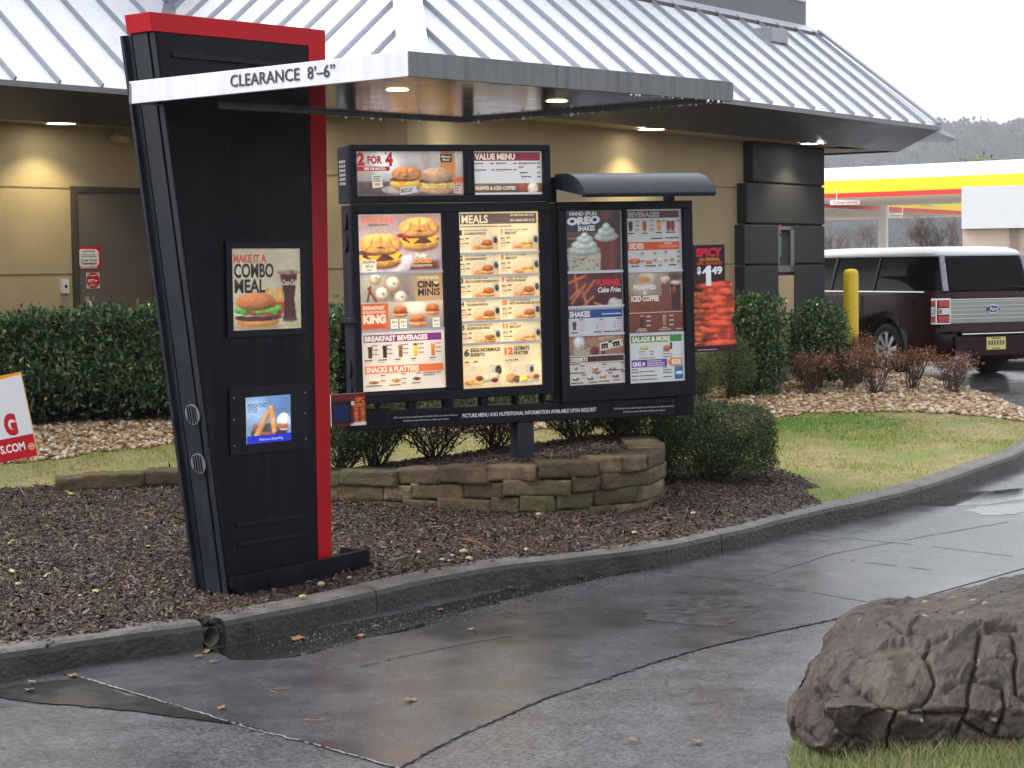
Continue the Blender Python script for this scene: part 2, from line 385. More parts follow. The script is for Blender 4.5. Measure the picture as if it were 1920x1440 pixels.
# drain pipe in the gap, broken concrete round it
M['pipe'] = pm('dirty_pale_pipe', (.07, .062, .042), .5, var=.4, scale=20)
tt = (kfine[di+1]-kfine[di-1]).normalized(); nn = Vector((-tt.y, tt.x, 0)); c0 = kfine[di]+Vector((0, 0, Gd(0, 9)+.052))
t = thing('drain_pipe', 'short drain pipe opening through the broken gap in the front kerb', 'pipe', c0)
b = MB(); V = []; F = []; n = 24
for j, (r, d) in enumerate(((.047, .03), (.041, .03), (.041, .4), (.047, .4))):
    for k in range(n): th = 2*PI*k/n; V.append(c0+nn*d+tt*(r*math.cos(th))+Vector((0, 0, r*math.sin(th))))
for j in range(3):
    for k in range(n): F.append((j*n+k, j*n+(k+1) % n, (j+1)*n+(k+1) % n, (j+1)*n+k))
b.add(V, F, 0, True); b.build('pipe_tube', M['pipe'], t)
b = MB()
for k in range(46):
    th = random.uniform(-.2, PI+.2); rr = random.uniform(.06, .085); p = c0+nn*random.uniform(.01, .16)+tt*(rr*math.cos(th)*.98)+Vector((0, 0, rr*math.sin(th)-.003))
    s = random.uniform(.014, .034); b.box(p, (s, s*.8, s*.7), Matrix.Rotation(random.uniform(0, 3), 3, 'Z') @ Matrix.Rotation(random.uniform(0, 3), 3, 'X'))
b.build('broken_concrete', M['kerb'], t)

# island surfaces
gb = [onf(x, y, Zi0) for x, y in ((-160,892),(60,868),(200,848),(340,832),(620,824),(1000,808),(1250,795),(1440,788),(1513,777),(1713,773),(1813,780),(1910,790),(2010,803))]
gbx = [p.x for p in gb]; gby = [p.y for p in gb]; gbx = [-14]+gbx; gby = [gby[0]-1.5]+gby
mulchpoly = [(-14,12.6),(-6,13.5),(-3.3,14.0),(-2.4,14.4),(-1.2,14.15),(0,14.6),(1,15.0),(1.8,15.5),(1.97,15.1),(2.05,14.6),(2.08,13.3),(2.2,12.0),(-.9,8.4),(-14,-3)]
def zone(X, Y):
    jx = .07*np.sin(X*9.1+Y*3)+.05*np.sin(X*23+1.3*Y); z = np.ones(X.shape, int)
    z[Y+jx > np.interp(X, gbx, gby)] = 2
    z[inpoly(X+jx*.6, Y+jx*.6, mulchpoly)] = 0
    return z
cell = .075; xs = np.arange(-12, 5.6, cell); ysg = np.arange(4.4, 27.9, cell)
GX, GY = np.meshgrid(xs, ysg); ZZ = np.zeros(GX.shape)
yk = np.array([p[1] for p in inner])
cx = GX[:-1, :-1]+cell/2; cy = GY[:-1, :-1]+cell/2
ins = inpoly(cx, cy, inner); zn = zone(cx, cy)
need = np.zeros(GX.shape, bool)
for a in (0, 1):
    for c in (0, 1): need[a:a+ins.shape[0], c:c+ins.shape[1]] |= ins
for i, j in zip(*np.nonzero(need)): ZZ[i, j] = Zi(GX[i, j], GY[i, j])
idx = np.arange(GX.size).reshape(GX.shape)
def noise_ground(name, cols, sc=14, rough=.8, bump=1., bsc=70, patches=None):
    mt, n, p = newmat(name); co = coords(n); nz = N(n, 'ShaderNodeTexNoise', Scale=sc, Detail=8, Roughness=.75); n.links.new(co, nz.inputs[0])
    c = ramp(n, nz.outputs[0], cols)
    if patches:
        n2 = N(n, 'ShaderNodeTexNoise', Scale=patches[0], Detail=3); n.links.new(co, n2.inputs[0]); c = mixc(n, ramp(n, n2.outputs[0], [(patches[1], 0.), (patches[2], 1.)]), c, patches[3])
    n.links.new(c, p.inputs['Base Color']); p.inputs['Roughness'].default_value = rough
    nb = N(n, 'ShaderNodeTexNoise', Scale=bsc, Detail=5); n.links.new(co, nb.inputs[0]); bp = N(n, 'ShaderNodeBump', Strength=bump, Distance=.02)
    n.links.new(nb.outputs[0], bp.inputs['Height']); n.links.new(bp.outputs[0], p.inputs['Normal']); return mt
M['mulchbase'] = noise_ground('wet_mulch_soil', [(.3, (.010, .006, .005)), (.7, (.045, .026, .020))])
M['lawnbase'] = noise_ground('patchy_lawn_soil', [(.3, (.15, .14, .045)), (.55, (.31, .26, .11)), (.75, (.40, .34, .17))], 9, patches=(1.1, .45, .62, (.17, .22, .045)))
M['gravelbase'] = noise_ground('gravel_bed_soil', [(.3, (.12, .08, .05)), (.7, (.40, .32, .23))], 40)
for k, (nm, mt) in enumerate((('mulch_bed', M['mulchbase']), ('lawn', M['lawnbase']), ('gravel_bed', M['gravelbase']))):
    I, J = np.nonzero(ins & (zn == k))
    F = np.stack([idx[I, J], idx[I, J+1], idx[I+1, J+1], idx[I+1, J]], 1)
    u, inv = np.unique(F, return_inverse=True); V = np.stack([GX.ravel()[u], GY.ravel()[u], ZZ.ravel()[u]], 1)
    tag(mesh_np(nm, V, inv.reshape(F.shape), mt, smooth=True), kind='structure')

def sample_zone(k, dens, box, extra=None):
    x0, x1, y0, y1 = box; n = int((x1-x0)*(y1-y0)*dens); X = rng.uniform(x0, x1, n); Y = rng.uniform(y0, y1, n)
    ok = inpoly(X, Y, inner) & (zone(X, Y) == k)
    px = 960+FPX*X/np.maximum(Y, .1); ok &= (px > -850) & (px < 2600)
    if extra is not None: ok &= extra(X, Y)
    X = X[ok]; Y = Y[ok]; return X, Y, np.array([Zi(a, b) for a, b in zip(X, Y)])
def rotmats(yaw, pitch, roll):
    cy_, sy = np.cos(yaw), np.sin(yaw); cp, sp = np.cos(pitch), np.sin(pitch); cr, sr = np.cos(roll), np.sin(roll)
    Rz = np.zeros((len(yaw), 3, 3)); Rz[:, 0, 0] = cy_; Rz[:, 0, 1] = -sy; Rz[:, 1, 0] = sy; Rz[:, 1, 1] = cy_; Rz[:, 2, 2] = 1
    Rx = np.zeros_like(Rz); Rx[:, 0, 0] = 1; Rx[:, 1, 1] = cp; Rx[:, 1, 2] = -sp; Rx[:, 2, 1] = sp; Rx[:, 2, 2] = cp
    Ry = np.zeros_like(Rz); Ry[:, 1, 1] = 1; Ry[:, 0, 0] = cr; Ry[:, 0, 2] = sr; Ry[:, 2, 0] = -sr; Ry[:, 2, 2] = cr
    return Rz @ Rx @ Ry
def scatter(name, proto, faces, pos, R, S, mat, parent=None, smooth=False, loc=None):
    """copies of a small template: pos (n,3), R (n,3,3), S (n,3)"""
    P = np.asarray(proto, float); F = np.asarray(faces, int); n = len(pos)
    V = np.einsum('nij,nkj->nki', R, P[None]*S[:, None, :])+pos[:, None, :]
    FF = F[None]+(np.arange(n)*len(P))[:, None, None]
    return mesh_np(name, V.reshape(-1, 3), FF.reshape(-1, F.shape[1]), mat, parent, smooth=smooth, loc=loc)
U_ = lambda n, a, b: rng.uniform(a, b, n)
CH = [(-.5,-.5,0),(.5,-.42,0),(.5,.42,0),(-.5,.5,0),(-.46,-.3,1),(.4,-.3,1),(.46,.3,1),(-.4,.3,1)]
CHF = [(4,5,6,7),(0,1,5,4),(1,2,6,5),(2,3,7,6),(3,0,4,7)]
X, Y, Z = sample_zone(0, 3000, (-5.6, 2.3, 5.2, 15.6)); n = len(X)
M['chips'] = island_mat('wet_bark_chips', [(0, (.010,.0055,.004)), (.4, (.036,.019,.013)), (.75, (.080,.043,.027)), (.93, (.13,.075,.045)), (.994, (.17,.11,.07)), (1, (.24,.18,.12))], .38, .42)
c = scatter('mulch_chips', CH, CHF, np.stack([X, Y, Z+U_(n,-.002,.014)], 1), rotmats(U_(n,0,6.3), rng.normal(0,.33,n), rng.normal(0,.4,n)),
        np.stack([rng.gamma(5,.0078,n).clip(.012,.10), rng.gamma(5,.0019,n).clip(.004,.020), U_(n,.002,.006)], 1), M['chips'])
tag(c, kind='stuff')
ico = bpy.data.meshes.new('i'); bm = bmesh.new(); bmesh.ops.create_icosphere(bm, subdivisions=1, radius=.5)
IV = [tuple(v.co) for v in bm.verts]; IF = [tuple(v.index for v in f.verts) for f in bm.faces]; bm.free()
X, Y, Z = sample_zone(2, 800, (-8, 5.5, 15, 27.8)); n = len(X)
M['stones'] = island_mat('river_gravel_stones', [(0, (.08,.040,.018)), (.25, (.24,.12,.05)), (.52, (.36,.23,.125)), (.8, (.48,.36,.23)), (1, (.68,.62,.52))], .45, .5)
sz = rng.gamma(9, .0042, n).clip(.018, .075)
c = scatter('gravel_stones', IV, IF, np.stack([X, Y, Z+sz*.2+U_(n,0,.012)], 1), rotmats(U_(n,0,6.3), rng.normal(0,.4,n), rng.normal(0,.4,n)), np.stack([sz*U_(n,.9,1.5), sz, sz*U_(n,.5,.75)], 1), M['stones'], smooth=True)
tag(c, kind='stuff')
# lawn blades: thin, patchy
def patch(X, Y): return np.array([noise.noise(Vector((a*1.3, b*.8, 3)))+.6*noise.noise(Vector((a*4.1, b*3.1, 7))) for a, b in zip(X, Y)])
BL = [(-.5, 0, 0), (.5, 0, 0), (.1, .35, 1.)]
X, Y, Z = sample_zone(1, 2900, (-6.5, 5.5, 13, 22)); pt = patch(X, Y)
gx0 = onf(1560, 798, Zi0); green = np.exp(-(((X-gx0.x)/.62)**2+((Y-gx0.y)/.95)**2)*.8); pt = pt+1.4*green
k = rng.uniform(0, 1, len(X)) < (.45+.55*pt).clip(.25, 1); X, Y, Z, pt = X[k], Y[k], Z[k], pt[k]; n = len(X)
M['grass_g'] = island_mat('green_grass_blades', [(0, (.13,.17,.022)), (.6, (.27,.31,.05)), (1, (.42,.44,.10))], .5, .3, .35)
M['grass_d'] = island_mat('dormant_grass_blades', [(0, (.26,.20,.08)), (.6, (.42,.34,.16)), (1, (.58,.48,.26))], .6, .2, .3)
gm = (rng.uniform(0, 1, n) < (.45+1.0*pt).clip(.12, 1)).astype(int); lush = np.exp(-(((X-gx0.x)/.62)**2+((Y-gx0.y)/.95)**2)*.8)+.5*(pt > .75) > rng.uniform(.35, .9, n); gm[lush] = 2
M['grass_l'] = island_mat('lush_grass_blades', [(0, (.05,.15,.012)), (.6, (.10,.27,.025)), (1, (.20,.40,.05))], .5, .3, .35)
for lab, msk in (('green_grass', gm == 1), ('dormant_grass', gm == 0), ('lush_grass', gm == 2)):
    k = msk; n_ = int(k.sum())
    o = scatter(lab, BL, [(0,1,2)], np.stack([X[k], Y[k], Z[k]-.004], 1), rotmats(U_(n_,0,6.3), rng.normal(0,.5,n_), rng.normal(0,.3,n_)),
        np.stack([U_(n_,.004,.008), U_(n_,.02,.06), U_(n_,.015,.042)*(.75 if lab[0] == 'd' else 1)], 1), M['grass_'+lab[0]])
    tag(o, kind='stuff')

# ------------------------------------------------------------------ restaurant building
TH = R_(55); cdir = Vector((math.cos(TH), math.sin(TH), 0)); cn = Vector((math.sin(TH), -math.cos(TH), 0))
C0 = Vector((2.76, 23.5, 0))
TEND = (onpl(1546, 400, C0+cn*.12, cn)-C0).dot(cdir)-.012
Bc = C0-cdir*6.44; Ac = Vector((-3.56, 20.85, 0)); ta = R_(51); adir = Vector((math.cos(ta), math.sin(ta), 0)); an = Vector((math.sin(ta), -math.cos(ta), 0))
A0 = Ac-adir*9; bdir = (Bc-Ac).normalized(); bn = Vector((-bdir.y*-1, -bdir.x, 0)); bn = Vector((bdir.y, -bdir.x, 0))
Ce = C0+cdir*TEND
def isect(p, d, q, e):
    k = d.x*e.y-d.y*e.x; t = ((q.x-p.x)*e.y-(q.y-p.y)*e.x)/k; return p+d*t
ZS, ZE, OVb, OVt = 3.2, 3.48, .55, 1.1; HR, ZT = 1.57, 4.76
def offs(o, endo):
    return [A0+an*o, isect(A0+an*o, adir, Bc+bn*o, bdir), isect(Ac+bn*o, bdir, C0+cn*o, cdir), Ce+cn*o+cdir*endo]
def up(p, z): return Vector((p.x, p.y, z))
wall0 = [A0, Ac, Bc, Ce]; EX = 2.65-TEND; eave = offs(OVt, .58+EX); bott = offs(OVb, .58+EX); top = offs(OVt-HR, .30+EX)
M['stucco'] = pm('tan_stucco', (.385, .298, .185), .78, var=.08, scale=2.2, bump=.8, bscale=160, spec=.2, streak=.05)
M['fascia'] = pm('dark_grey_fascia', (.050, .050, .055), .45, var=.15, scale=3, spec=.4, streak=.1)
M['soffit'] = pm('cream_soffit', (.40, .33, .20), .6, var=.05)
M['pillar'] = pm('charcoal_stucco', (.034, .034, .040), .75, var=.1, scale=4, bump=.4, bscale=180, spec=.2)
M['roof'] = pm('silver_metal_roof', (.90, .92, .97), .30, metal=.1, var=.04, scale=1.3, spec=.6, rvar=.06, dust=((.50, .50, .49), .35))
M['seamrib'] = pm('roof_seam_metal', (.34, .36, .40), .35, metal=.4, var=.08, scale=2)
M['parapet'] = pm('grey_parapet_panel', (.17, .17, .19), .6, var=.06, scale=2)
M['cap'] = pm('pale_metal_cap', (.62, .62, .70), .35, metal=.3, var=.05)
M['joint'] = pm('control_joint', (.14, .10, .06), .9)
M['stonebase'] = pm('brown_stone_base', (.14, .10, .075), .8, var=.4, scale=7, bump=.8, bscale=30)
bld = thing('restaurant_building', 'tan stucco restaurant with white standing seam metal roof and dark grey fascia', 'building', (0, 20, .2))
ZB = -.05
nrm = [an, bn, cn]; dr = [adir, bdir, cdir]
for i in range(3):
    a, b_2 = wall0[i], wall0[i+1]; mb = MB()
    dep = .25
    mb.prism([up(a, ZB), up(b_2, ZB), up(b_2, ZS+.02), up(a, ZS+.02)], -nrm[i]*dep)
    for z in ((2.584, 1.73) if i == 0 else (2.645, 1.75)):
        L = (b_2-a).length; c = (a+b_2)/2
        mb.box(up(c, z)+nrm[i]*.0015, (L-.02, .006, .014), Matrix.Rotation(math.atan2(dr[i].y, dr[i].x), 3, 'Z'), 1)
    mb.build('wall', [M['stucco'], M['joint']], bld)
mb = MB(); e2 = Vector((-cn.x, -cn.y, 0)); mb.prism([up(Ce, ZB), up(Ce+e2*11, ZB), up(Ce+e2*11, ZS), up(Ce, ZS)], -cdir*.25)
mb.prism([up(A0-an*.3, ZS+.4), up(A0-an*11, ZS+.4), up(Ce+e2*12, ZS+.4), up(Ce-cn*.3, ZS+.4), up(Bc-cn*.3+cdir*.3, ZS+.4), up(Ac-an*.6+cdir*.3, ZS+.4)], (0, 0, .1)); mb.build('wall', [M['stucco']], bld)  # this slab is an unseen addition inside the roof that blocks light
# soffit + fascia
mb = MB()
for i in range(3): mb.prism([up(wall0[i], ZS+.004), up(wall0[i+1], ZS+.004), up(bott[i+1], ZS+.004), up(bott[i], ZS+.004)], (0, 0, .03))
mb.prism([up(Ce, ZS+.004), up(Ce+e2*9, ZS+.004), up(Ce+e2*9+cdir*(.56+EX), ZS+.004), up(Ce+cdir*(.56+EX)+cn*.54, ZS+.004), up(Ce+cn*.54, ZS+.004)], (0, 0, .03))
mb.build('soffit', M['soffit'], bld)
mb = MB()
for i in range(3):
    b0, b1, t0, t1 = up(bott[i], ZS-.02), up(bott[i+1], ZS-.02), up(eave[i], ZE-.05), up(eave[i+1], ZE-.05)
    mb.quad(b0, b1, t1, t0); mb.quad(up(bott[i], ZS+.03), up(bott[i+1], ZS+.03), b1, b0)
    d0 = (up(eave[i], 0)-up(bott[i], 0)).normalized()*.05; d1 = (up(eave[i+1], 0)-up(bott[i+1], 0)).normalized()*.05
    # gutter lip
    p0, p1 = up(eave[i], ZE-.05)+d0, up(eave[i+1], ZE-.05)+d1; q0, q1 = up(eave[i], ZE+.004)+d0*.8, up(eave[i+1], ZE+.004)+d1*.8
    mb.quad(t0, t1, p1, p0, 1); mb.quad(p0, p1, q1, q0, 1); mb.quad(q0, q1, up(eave[i+1], ZE-.01), up(eave[i], ZE-.01), 1)
# end fascia
bE, tE = bott[3], eave[3]
mb.quad(up(bE, ZS-.02), up(bE+e2*10, ZS-.02), up(tE+e2*10, ZE), up(tE, ZE)); mb.quad(up(bE, ZS+.03), up(bE+e2*10, ZS+.03), up(bE+e2*10, ZS-.02), up(bE, ZS-.02))
mb.build('fascia', [M['fascia'], pm('gutter_lip', (.13, .135, .14), .45, var=.12)], bld)
# roof planes with standing seams
mb = MB()
for i in range(3):
    e0, e1, t0, t1 = eave[i], eave[i+1], top[i], top[i+1]; dv = dr[i]; nv = nrm[i]
    mb.quad(up(e0, ZE), up(e1, ZE), up(t1, ZT), up(t0, ZT), 0)
    L = (e1-e0).length; a0 = (t0-e0).dot(dv); a1 = (t1-e0).dot(dv)-L
    sp = .50 if i != 2 else .52; a = (.13 if i == 2 else .2)+math.floor(min(0, a0)/sp)*sp
    slope = (ZT-ZE)/HR
    while a < max(L, L+a1):
        h0, h1 = 0, HR
        lo = lambda h: a0*h/HR; hi = lambda h: L+a1*h/HR
        hs = [h for h in np.linspace(0, HR, 60) if lo(h)+.06 <= a <= hi(h)-.06]
        if len(hs) > 4:
            h0, h1 = hs[0], hs[-1]; P0 = e0+dv*a-nv*h0; P1 = e0+dv*a-nv*h1
            A = up(P0, ZE+slope*h0); B = up(P1, ZE+slope*h1)
            nr = (nv*slope+Vector((0, 0, 1))).normalized(); hw = dv*.011
            mb.add([A-hw, A+hw, B+hw, B-hw, A-hw+nr*.045, A+hw+nr*.045, B+hw+nr*.045, B-hw+nr*.045], [(4,5,6,7),(0,1,5,4),(1,2,6,5),(2,3,7,6),(3,0,4,7)], 1)
        a += sp
# end slope, hip caps, valley
mb.quad(up(eave[3], ZE), up(eave[3]+e2*10, ZE), up(top[3]+e2*10, ZT), up(top[3], ZT), 0)
def cap(p, q, wv, th=.02, mi=0):
    p = Vector(p); q = Vector(q); wv = Vector(wv); nr = (q-p).cross(wv).normalized()
    if nr.z < 0: nr = -nr
    mb.prism([p-wv+nr*.03, q-wv+nr*.03, q+wv+nr*.03, p+wv+nr*.03], nr*th, mi)
k = eave[2]; cap(up(eave[2], ZE), up(top[2], ZT), Vector((.13, 0, 0)), .02, 0)
cap(up(eave[1], ZE), up(top[1], ZT), Vector((.10, .0, 0)), .01, 1)
cap(up(eave[3]-cdir*.02, ZE), up(top[3], ZT), cdir*.05, .03, 1)
rf = mb.build('roof', [M['roof'], M['seamrib']], bld)
# outrigger trim at the far corner and cap + parapet above
mb = MB(); Q = up(eave[3], ZE+.02); mb.prism([Q, ony(1797, 262, Q.y+.1), ony(1781, 266, Q.y+.1), Q+Vector((-.02, 0, -.09))], e2*.5+Vector((0, 0, .02))); mb.build('roof_trim', M['cap'], bld)
tp0 = offs(OVt-HR+.06, .36+EX); tp1 = offs(OVt-HR-.08, .18+EX)
mb = MB()
for i in range(3):
    mb.quad(up(tp0[i], ZT+.0), up(tp0[i+1], ZT+.0), up(tp1[i+1], ZT+.10), up(tp1[i], ZT+.10), 1)
    mb.quad(up(tp0[i], ZT-.04), up(tp0[i+1], ZT-.04), up(tp0[i+1], ZT+.0), up(tp0[i], ZT+.0), 2)
    for (z0, z1, o, mi) in ((ZT+.10, ZT+.40, -.09, 0), (ZT+.40, ZT+.43, -.075, 1), (ZT+.43, ZT+1.3, -.09, 0)):
        qq = offs(OVt-HR+o, .16+EX); mb.prism([up(qq[i], z0), up(qq[i+1], z0), up(qq[i+1], z1), up(qq[i], z1)], -nrm[i]*.1, mi)
mb.build('parapet', [M['parapet'], M['cap'], M['fascia']], bld)
# end tower: charcoal banded pier with a narrow window
mb = MB(); Mz = Matrix.Rotation(TH, 3, 'Z')
def pier(t0, t1, z0, z1, p=.13):
    c = C0+cdir*((t0+t1)/2)+cn*(p/2-.05); mb.box(up(c, (z0+z1)/2), (t1-t0, p+.1, z1-z0), Mz)
def tz(px, py):       # parameter along C and height from a pixel on the pier's face
    q = onpl(px, py, C0+cn*.13, cn); return (q-C0).dot(cdir), q.z
tl = tz(1412, 300)[0]; tr = tz(1546, 300)[0]; w0 = tz(1460, 450)[0]; w1 = tz(1490, 450)[0]; tl2 = tz(1396, 450)[0]
zs = [tz(1470, y)[1] for y in (345, 421, 496)]
g = .012
pier(tl, tr, zs[0]+g, ZS, .13); pier(tl2+.06, tr, zs[1]+g, zs[0]-g, .13)
for a, b_2 in ((tl2, w0), (w1, tr)):
    pier(a, b_2, zs[2]+g, zs[1]-g); pier(a, b_2, ZB, zs[2]-g)
pr = mb.build('corner_pier', M['pillar'], bld, bevel=.010)
mb = MB(); mb.box(up(C0+cdir*((tl+tr)/2+.02)+cn*.03, (ZB+ZS)/2), (tr-tl-.04, .12, ZS-ZB-.01), Mz, 0)
mb.build('pier_core', M['pillar'], pr)
zw = tz(1475, 510)[1]
mb = MB(); c = C0+cdir*((w0+w1)/2)+cn*.10
mb.box(up(c, (zw+ZB)/2-.02), (w1-w0-.004, .04, zw-ZB-.04), Mz); mb.build('wall', M['stucco'], bld)
mb = MB(); mb.box(up(C0+cdir*((w0+w1)/2)+cn*.16, .42), (w1-w0+.3, .12, .4), Mz); mb.build('stone_base', M['stonebase'], bld, bevel=.01)
M['winframe'] = pm('window_frame_aluminium', (.12, .125, .14), .4, metal=.5)
M['glass'] = pm('dark_window_glass', (.012, .014, .016), .06, var=.2, spec=.7)
mb = MB(); zc, hz = (zw+zs[1]-g)/2, (zs[1]-g-zw)
for (dx, sx, dz, szz) in ((0, w1-w0, -hz/2+.04, .08), ((w1-w0)/2-.05, .10, 0, hz-.01), (-(w1-w0)/2+.02, .04, 0, hz-.01), (0, w1-w0, hz/2-.03, .04)):
    mb.box(up(C0+cdir*((w0+w1)/2+dx)+cn*.095, zc+dz), (sx-.004, .06, szz), Mz)
wn = mb.build('window', M['winframe'], bld)
mb = MB(); mb.box(up(C0+cdir*((w0+w1)/2-.02)+cn*.075, zc), (w1-w0-.12, .02, hz-.1), Mz); mb.build('pane', M['glass'], wn)
M['neonr'] = pm('red_window_sign', (.3,.02,.02), emis=(1,.06,.04), es=.03); M['neong'] = pm('green_window_sign', (.01,.10,.06), emis=(.05,.7,.3), es=.03)
mb = MB(); mb.box(up(C0+cdir*(w0+.10)+cn*.096, zc+.24), (.07, .012, .12), Mz, 0); mb.box(up(C0+cdir*(w0+.10)+cn*.096, zc+.03), (.06, .012, .24), Mz, 1); mb.build('lit_sign', [M['neonr'], M['neong']], wn)
# vent box on the roof
q = onpl(1440, 68, up(C0+cn*(-.2), 4.4), cn); t = MB(); t.box(q+Vector((0, 0, 0)), (.42, .34, .17), Mz); t.box(q+Vector((.05, .05, -.12)), (.1, .1, .12), Mz); t.build('vent_box', pm('vent_grey', (.36, .36, .37), .6), bld, bevel=.01)
# downlights and their light on the wall
def downlight(base, nv, power, t_off=.36):
    p = up(base+nv*t_off, ZS)
    d = MB(); d.disc(p+Vector((0, 0, -.012)), (1, 0, 0), (0, -1, 0), .14, .14, 28, 0); o = d.build('downlight', M['lampcool'], bld)
    r = MB(); V = []; F = []; n = 28
    for rr, z in ((.14, -.014), (.175, -.016), (.175, .0)):
        for k in range(n): V.append(p+Vector((rr*math.cos(2*PI*k/n), rr*math.sin(2*PI*k/n), z)))
    for j in range(2):
        for k in range(n): F.append((j*n+k, j*n+(k+1) % n, (j+1)*n+(k+1) % n, (j+1)*n+k))
    r.add(V, F); r.build('trim_ring', M['cap'], o)
    l = bpy.data.lights.new('downlight_lamp', 'SPOT'); l.energy = power; l.color = (1, .90, .50); l.spot_size = R_(118); l.spot_blend = .55; l.shadow_soft_size = .06
    lo = bpy.data.objects.new('downlight_lamp', l); COL.objects.link(lo); lo.parent = o; lo.location = p+Vector((0, 0, -.03))-WL[o.name]
    WL[lo.name] = p
PWR = 32
for tpar in (-2.69, .885, -5.95): downlight(C0+cdir*tpar, cn, PWR, .36 if tpar < 0 else .48)
q = onz(94, 231, ZS); ta_ = (q-A0).dot(adir); downlight(up(A0+adir*ta_, 0), an, PWR, .4)
q = onz(600, 205, ZS); downlight(up(Bc-bdir*1.5, 0), bn, PWR*.35, .4)
# service door on wall A
def onA(px, py, o=.0): return onpl(px, py, A0+an*o, an)
M['door'] = pm('brown_grey_door', (.105, .085, .075), .5, var=.06, scale=3, bump=.1, bscale=200)
M['doorframe'] = pm('dark_door_frame', (.045, .038, .036), .5)
a = (onA(131, 347)-A0).dot(adir); d1 = a+1.08; zt = onA(131, 349).z
MA = Matrix.Rotation(ta, 3, 'Z')
dr_ = MB(); dr_.box(up(A0+adir*((a+d1)/2)+an*.006, (zt-.06+.2)/2), (d1-a-.13, .05, zt-.06-.2), MA); door = dr_.build('door', M['door'], bld)
fr = MB(); fr.box(up(A0+adir*(a+.03)+an*.01, zt/2), (.06, .07, zt), MA); fr.box(up(A0+adir*(d1-.03)+an*.01, zt/2), (.06, .07, zt), MA); fr.box(up(A0+adir*((a+d1)/2)+an*.01, zt-.03), (d1-a-.121, .07, .06), MA)
fr.build('door_frame', M['doorframe'], bld)
M['steel'] = pm('brushed_steel', (.55, .55, .55), .3, metal=.8)
q = onA(163, 575, .04); h = MB(); h.box(q, (.05, .03, .2), MA); h.tube([q+an*.02+Vector((0, 0, .05)), q+an*.06+Vector((0, 0, .05)), q+an*.06-Vector((0, 0, .07))], .012); q = onA(150, 577, .04); h.disc(q, adir, (0, 0, 1), .03, .03, 16, 0, .02)
h.build('door_handle', M['steel'], door)
def dsign(name, px0, px1, py0, py1, art, parent=door):
    p, q, r = onA(px0, (py0+py1)/2, .035), onA(px1, (py0+py1)/2, .035), onA((px0+px1)/2, py1, .035); z1 = onA((px0+px1)/2, py0, .035).z
    s = Sheet((q-p).dot(adir), z1-r.z, 0, 0, 100, 100); art(s); s.build(name, Vector((p.x, p.y, z1)), adir, Vector((0, 0, 1)), M['ink0'], parent, .002)
def sg1(s):
    s.rect(0, 0, 100, 100, (176, 20, 44)); s.poly([(18, 12), (82, 12), (92, 24), (92, 78), (82, 90), (18, 90), (8, 78), (8, 24)][::-1], (214, 210, 204)); s.text('NOTICE', 25, 18, 76, 28, (176, 20, 44), .04); s.bars(20, 36, (60, 60), (90, 96, 104), 4, dy=8); s.text('Closed Circuit', 18, 56, 84, 67, (50, 60, 74), .03); s.text('Television', 18, 70, 84, 82, (40, 46, 60), .04); s.rect(16, 94, 84, 97, (214, 210, 204))
def sg2(s):
    o8 = [(30, 0), (70, 0), (100, 30), (100, 70), (70, 100), (30, 100), (0, 70), (0, 30)][::-1]; s.poly([(50+(x-50)*1.0, y) for x, y in o8], (190, 120, 120)); s.poly([(50+(x-50)*.92, 50+(y-50)*.92) for x, y in o8], (168, 18, 38)); s.bars(26, 16, (48,), (226, 200, 200), 6); s.text('DTT', 14, 42, 58, 60, (232, 220, 220), .05); s.poly([(64, 44), (86, 51), (64, 59)][::-1], (232, 220, 220)); s.bars(24, 70, (52, 40), (220, 170, 170), 5, dy=10)
DOOR_SIGNS = lambda: (dsign('notice_sign', 143, 189, 462, 504, sg1), dsign('warning_sign', 162, 187, 511, 541, sg2))
bx = onA(121, 537, .02); sb = MB(); sb.box(bx, (.085, .045, .14), MA); sb.box(bx+an*.025, (.03, .01, .03), MA, 1); sb.build('switch_box', [pm('switch_box_plastic', (.55, .55, .54), .5), M['black']], bld, bevel=.005)
q = onA(216, 258, .05); lm = MB(); lm.disc(q, adir, (0, 0, 1), .08, .06, 20, 0, .08); lm.tube([q+an*.06, q+an*.18-Vector((0, 0, .03))], [.05, .035], 14); lm.build('wall_lamp', pm('tan_lamp_housing', (.36, .27, .17), .5), bld)

# ------------------------------------------------------------------ retaining wall of rough blocks
M['blockstone'] = None
def stone_mat():
    mt, n, p = newmat('mossy_sandstone'); co = coords(n); g = n.nodes.new('ShaderNodeNewGeometry')
    c = ramp(n, g.outputs['Random Per Island'], [(0, (.065,.038,.018)), (.4, (.12,.075,.034)), (.8, (.17,.115,.055)), (1, (.25,.18,.10))])
    nz = N(n, 'ShaderNodeTexNoise', Scale=7, Detail=8, Roughness=.7); n.links.new(co, nz.inputs[0])
    c = mixc(n, ramp(n, nz.outputs[0], [(.35, .8), (.6, 0.)]), c, (.045, .026, .014))
    n2 = N(n, 'ShaderNodeTexNoise', Scale=3.2, Detail=6); mo = coords(n, (1, 1, 1)); n.links.new(mo, n2.inputs[0])
    c = mixc(n, ramp(n, n2.outputs[0], [(.48, 0.), (.62, .75)]), c, (.070, .068, .018))
    n.links.new(c, p.inputs['Base Color']); p.inputs['Roughness'].default_value = .62
    nb = N(n, 'ShaderNodeTexNoise', Scale=28, Detail=8, Roughness=.7); n.links.new(co, nb.inputs[0]); bp = N(n, 'ShaderNodeBump', Strength=.9, Distance=.02)
    n.links.new(nb.outputs[0], bp.inputs['Height']); n.links.new(bp.outputs[0], p.inputs['Normal']); return mt
M['blockstone'] = stone_mat()
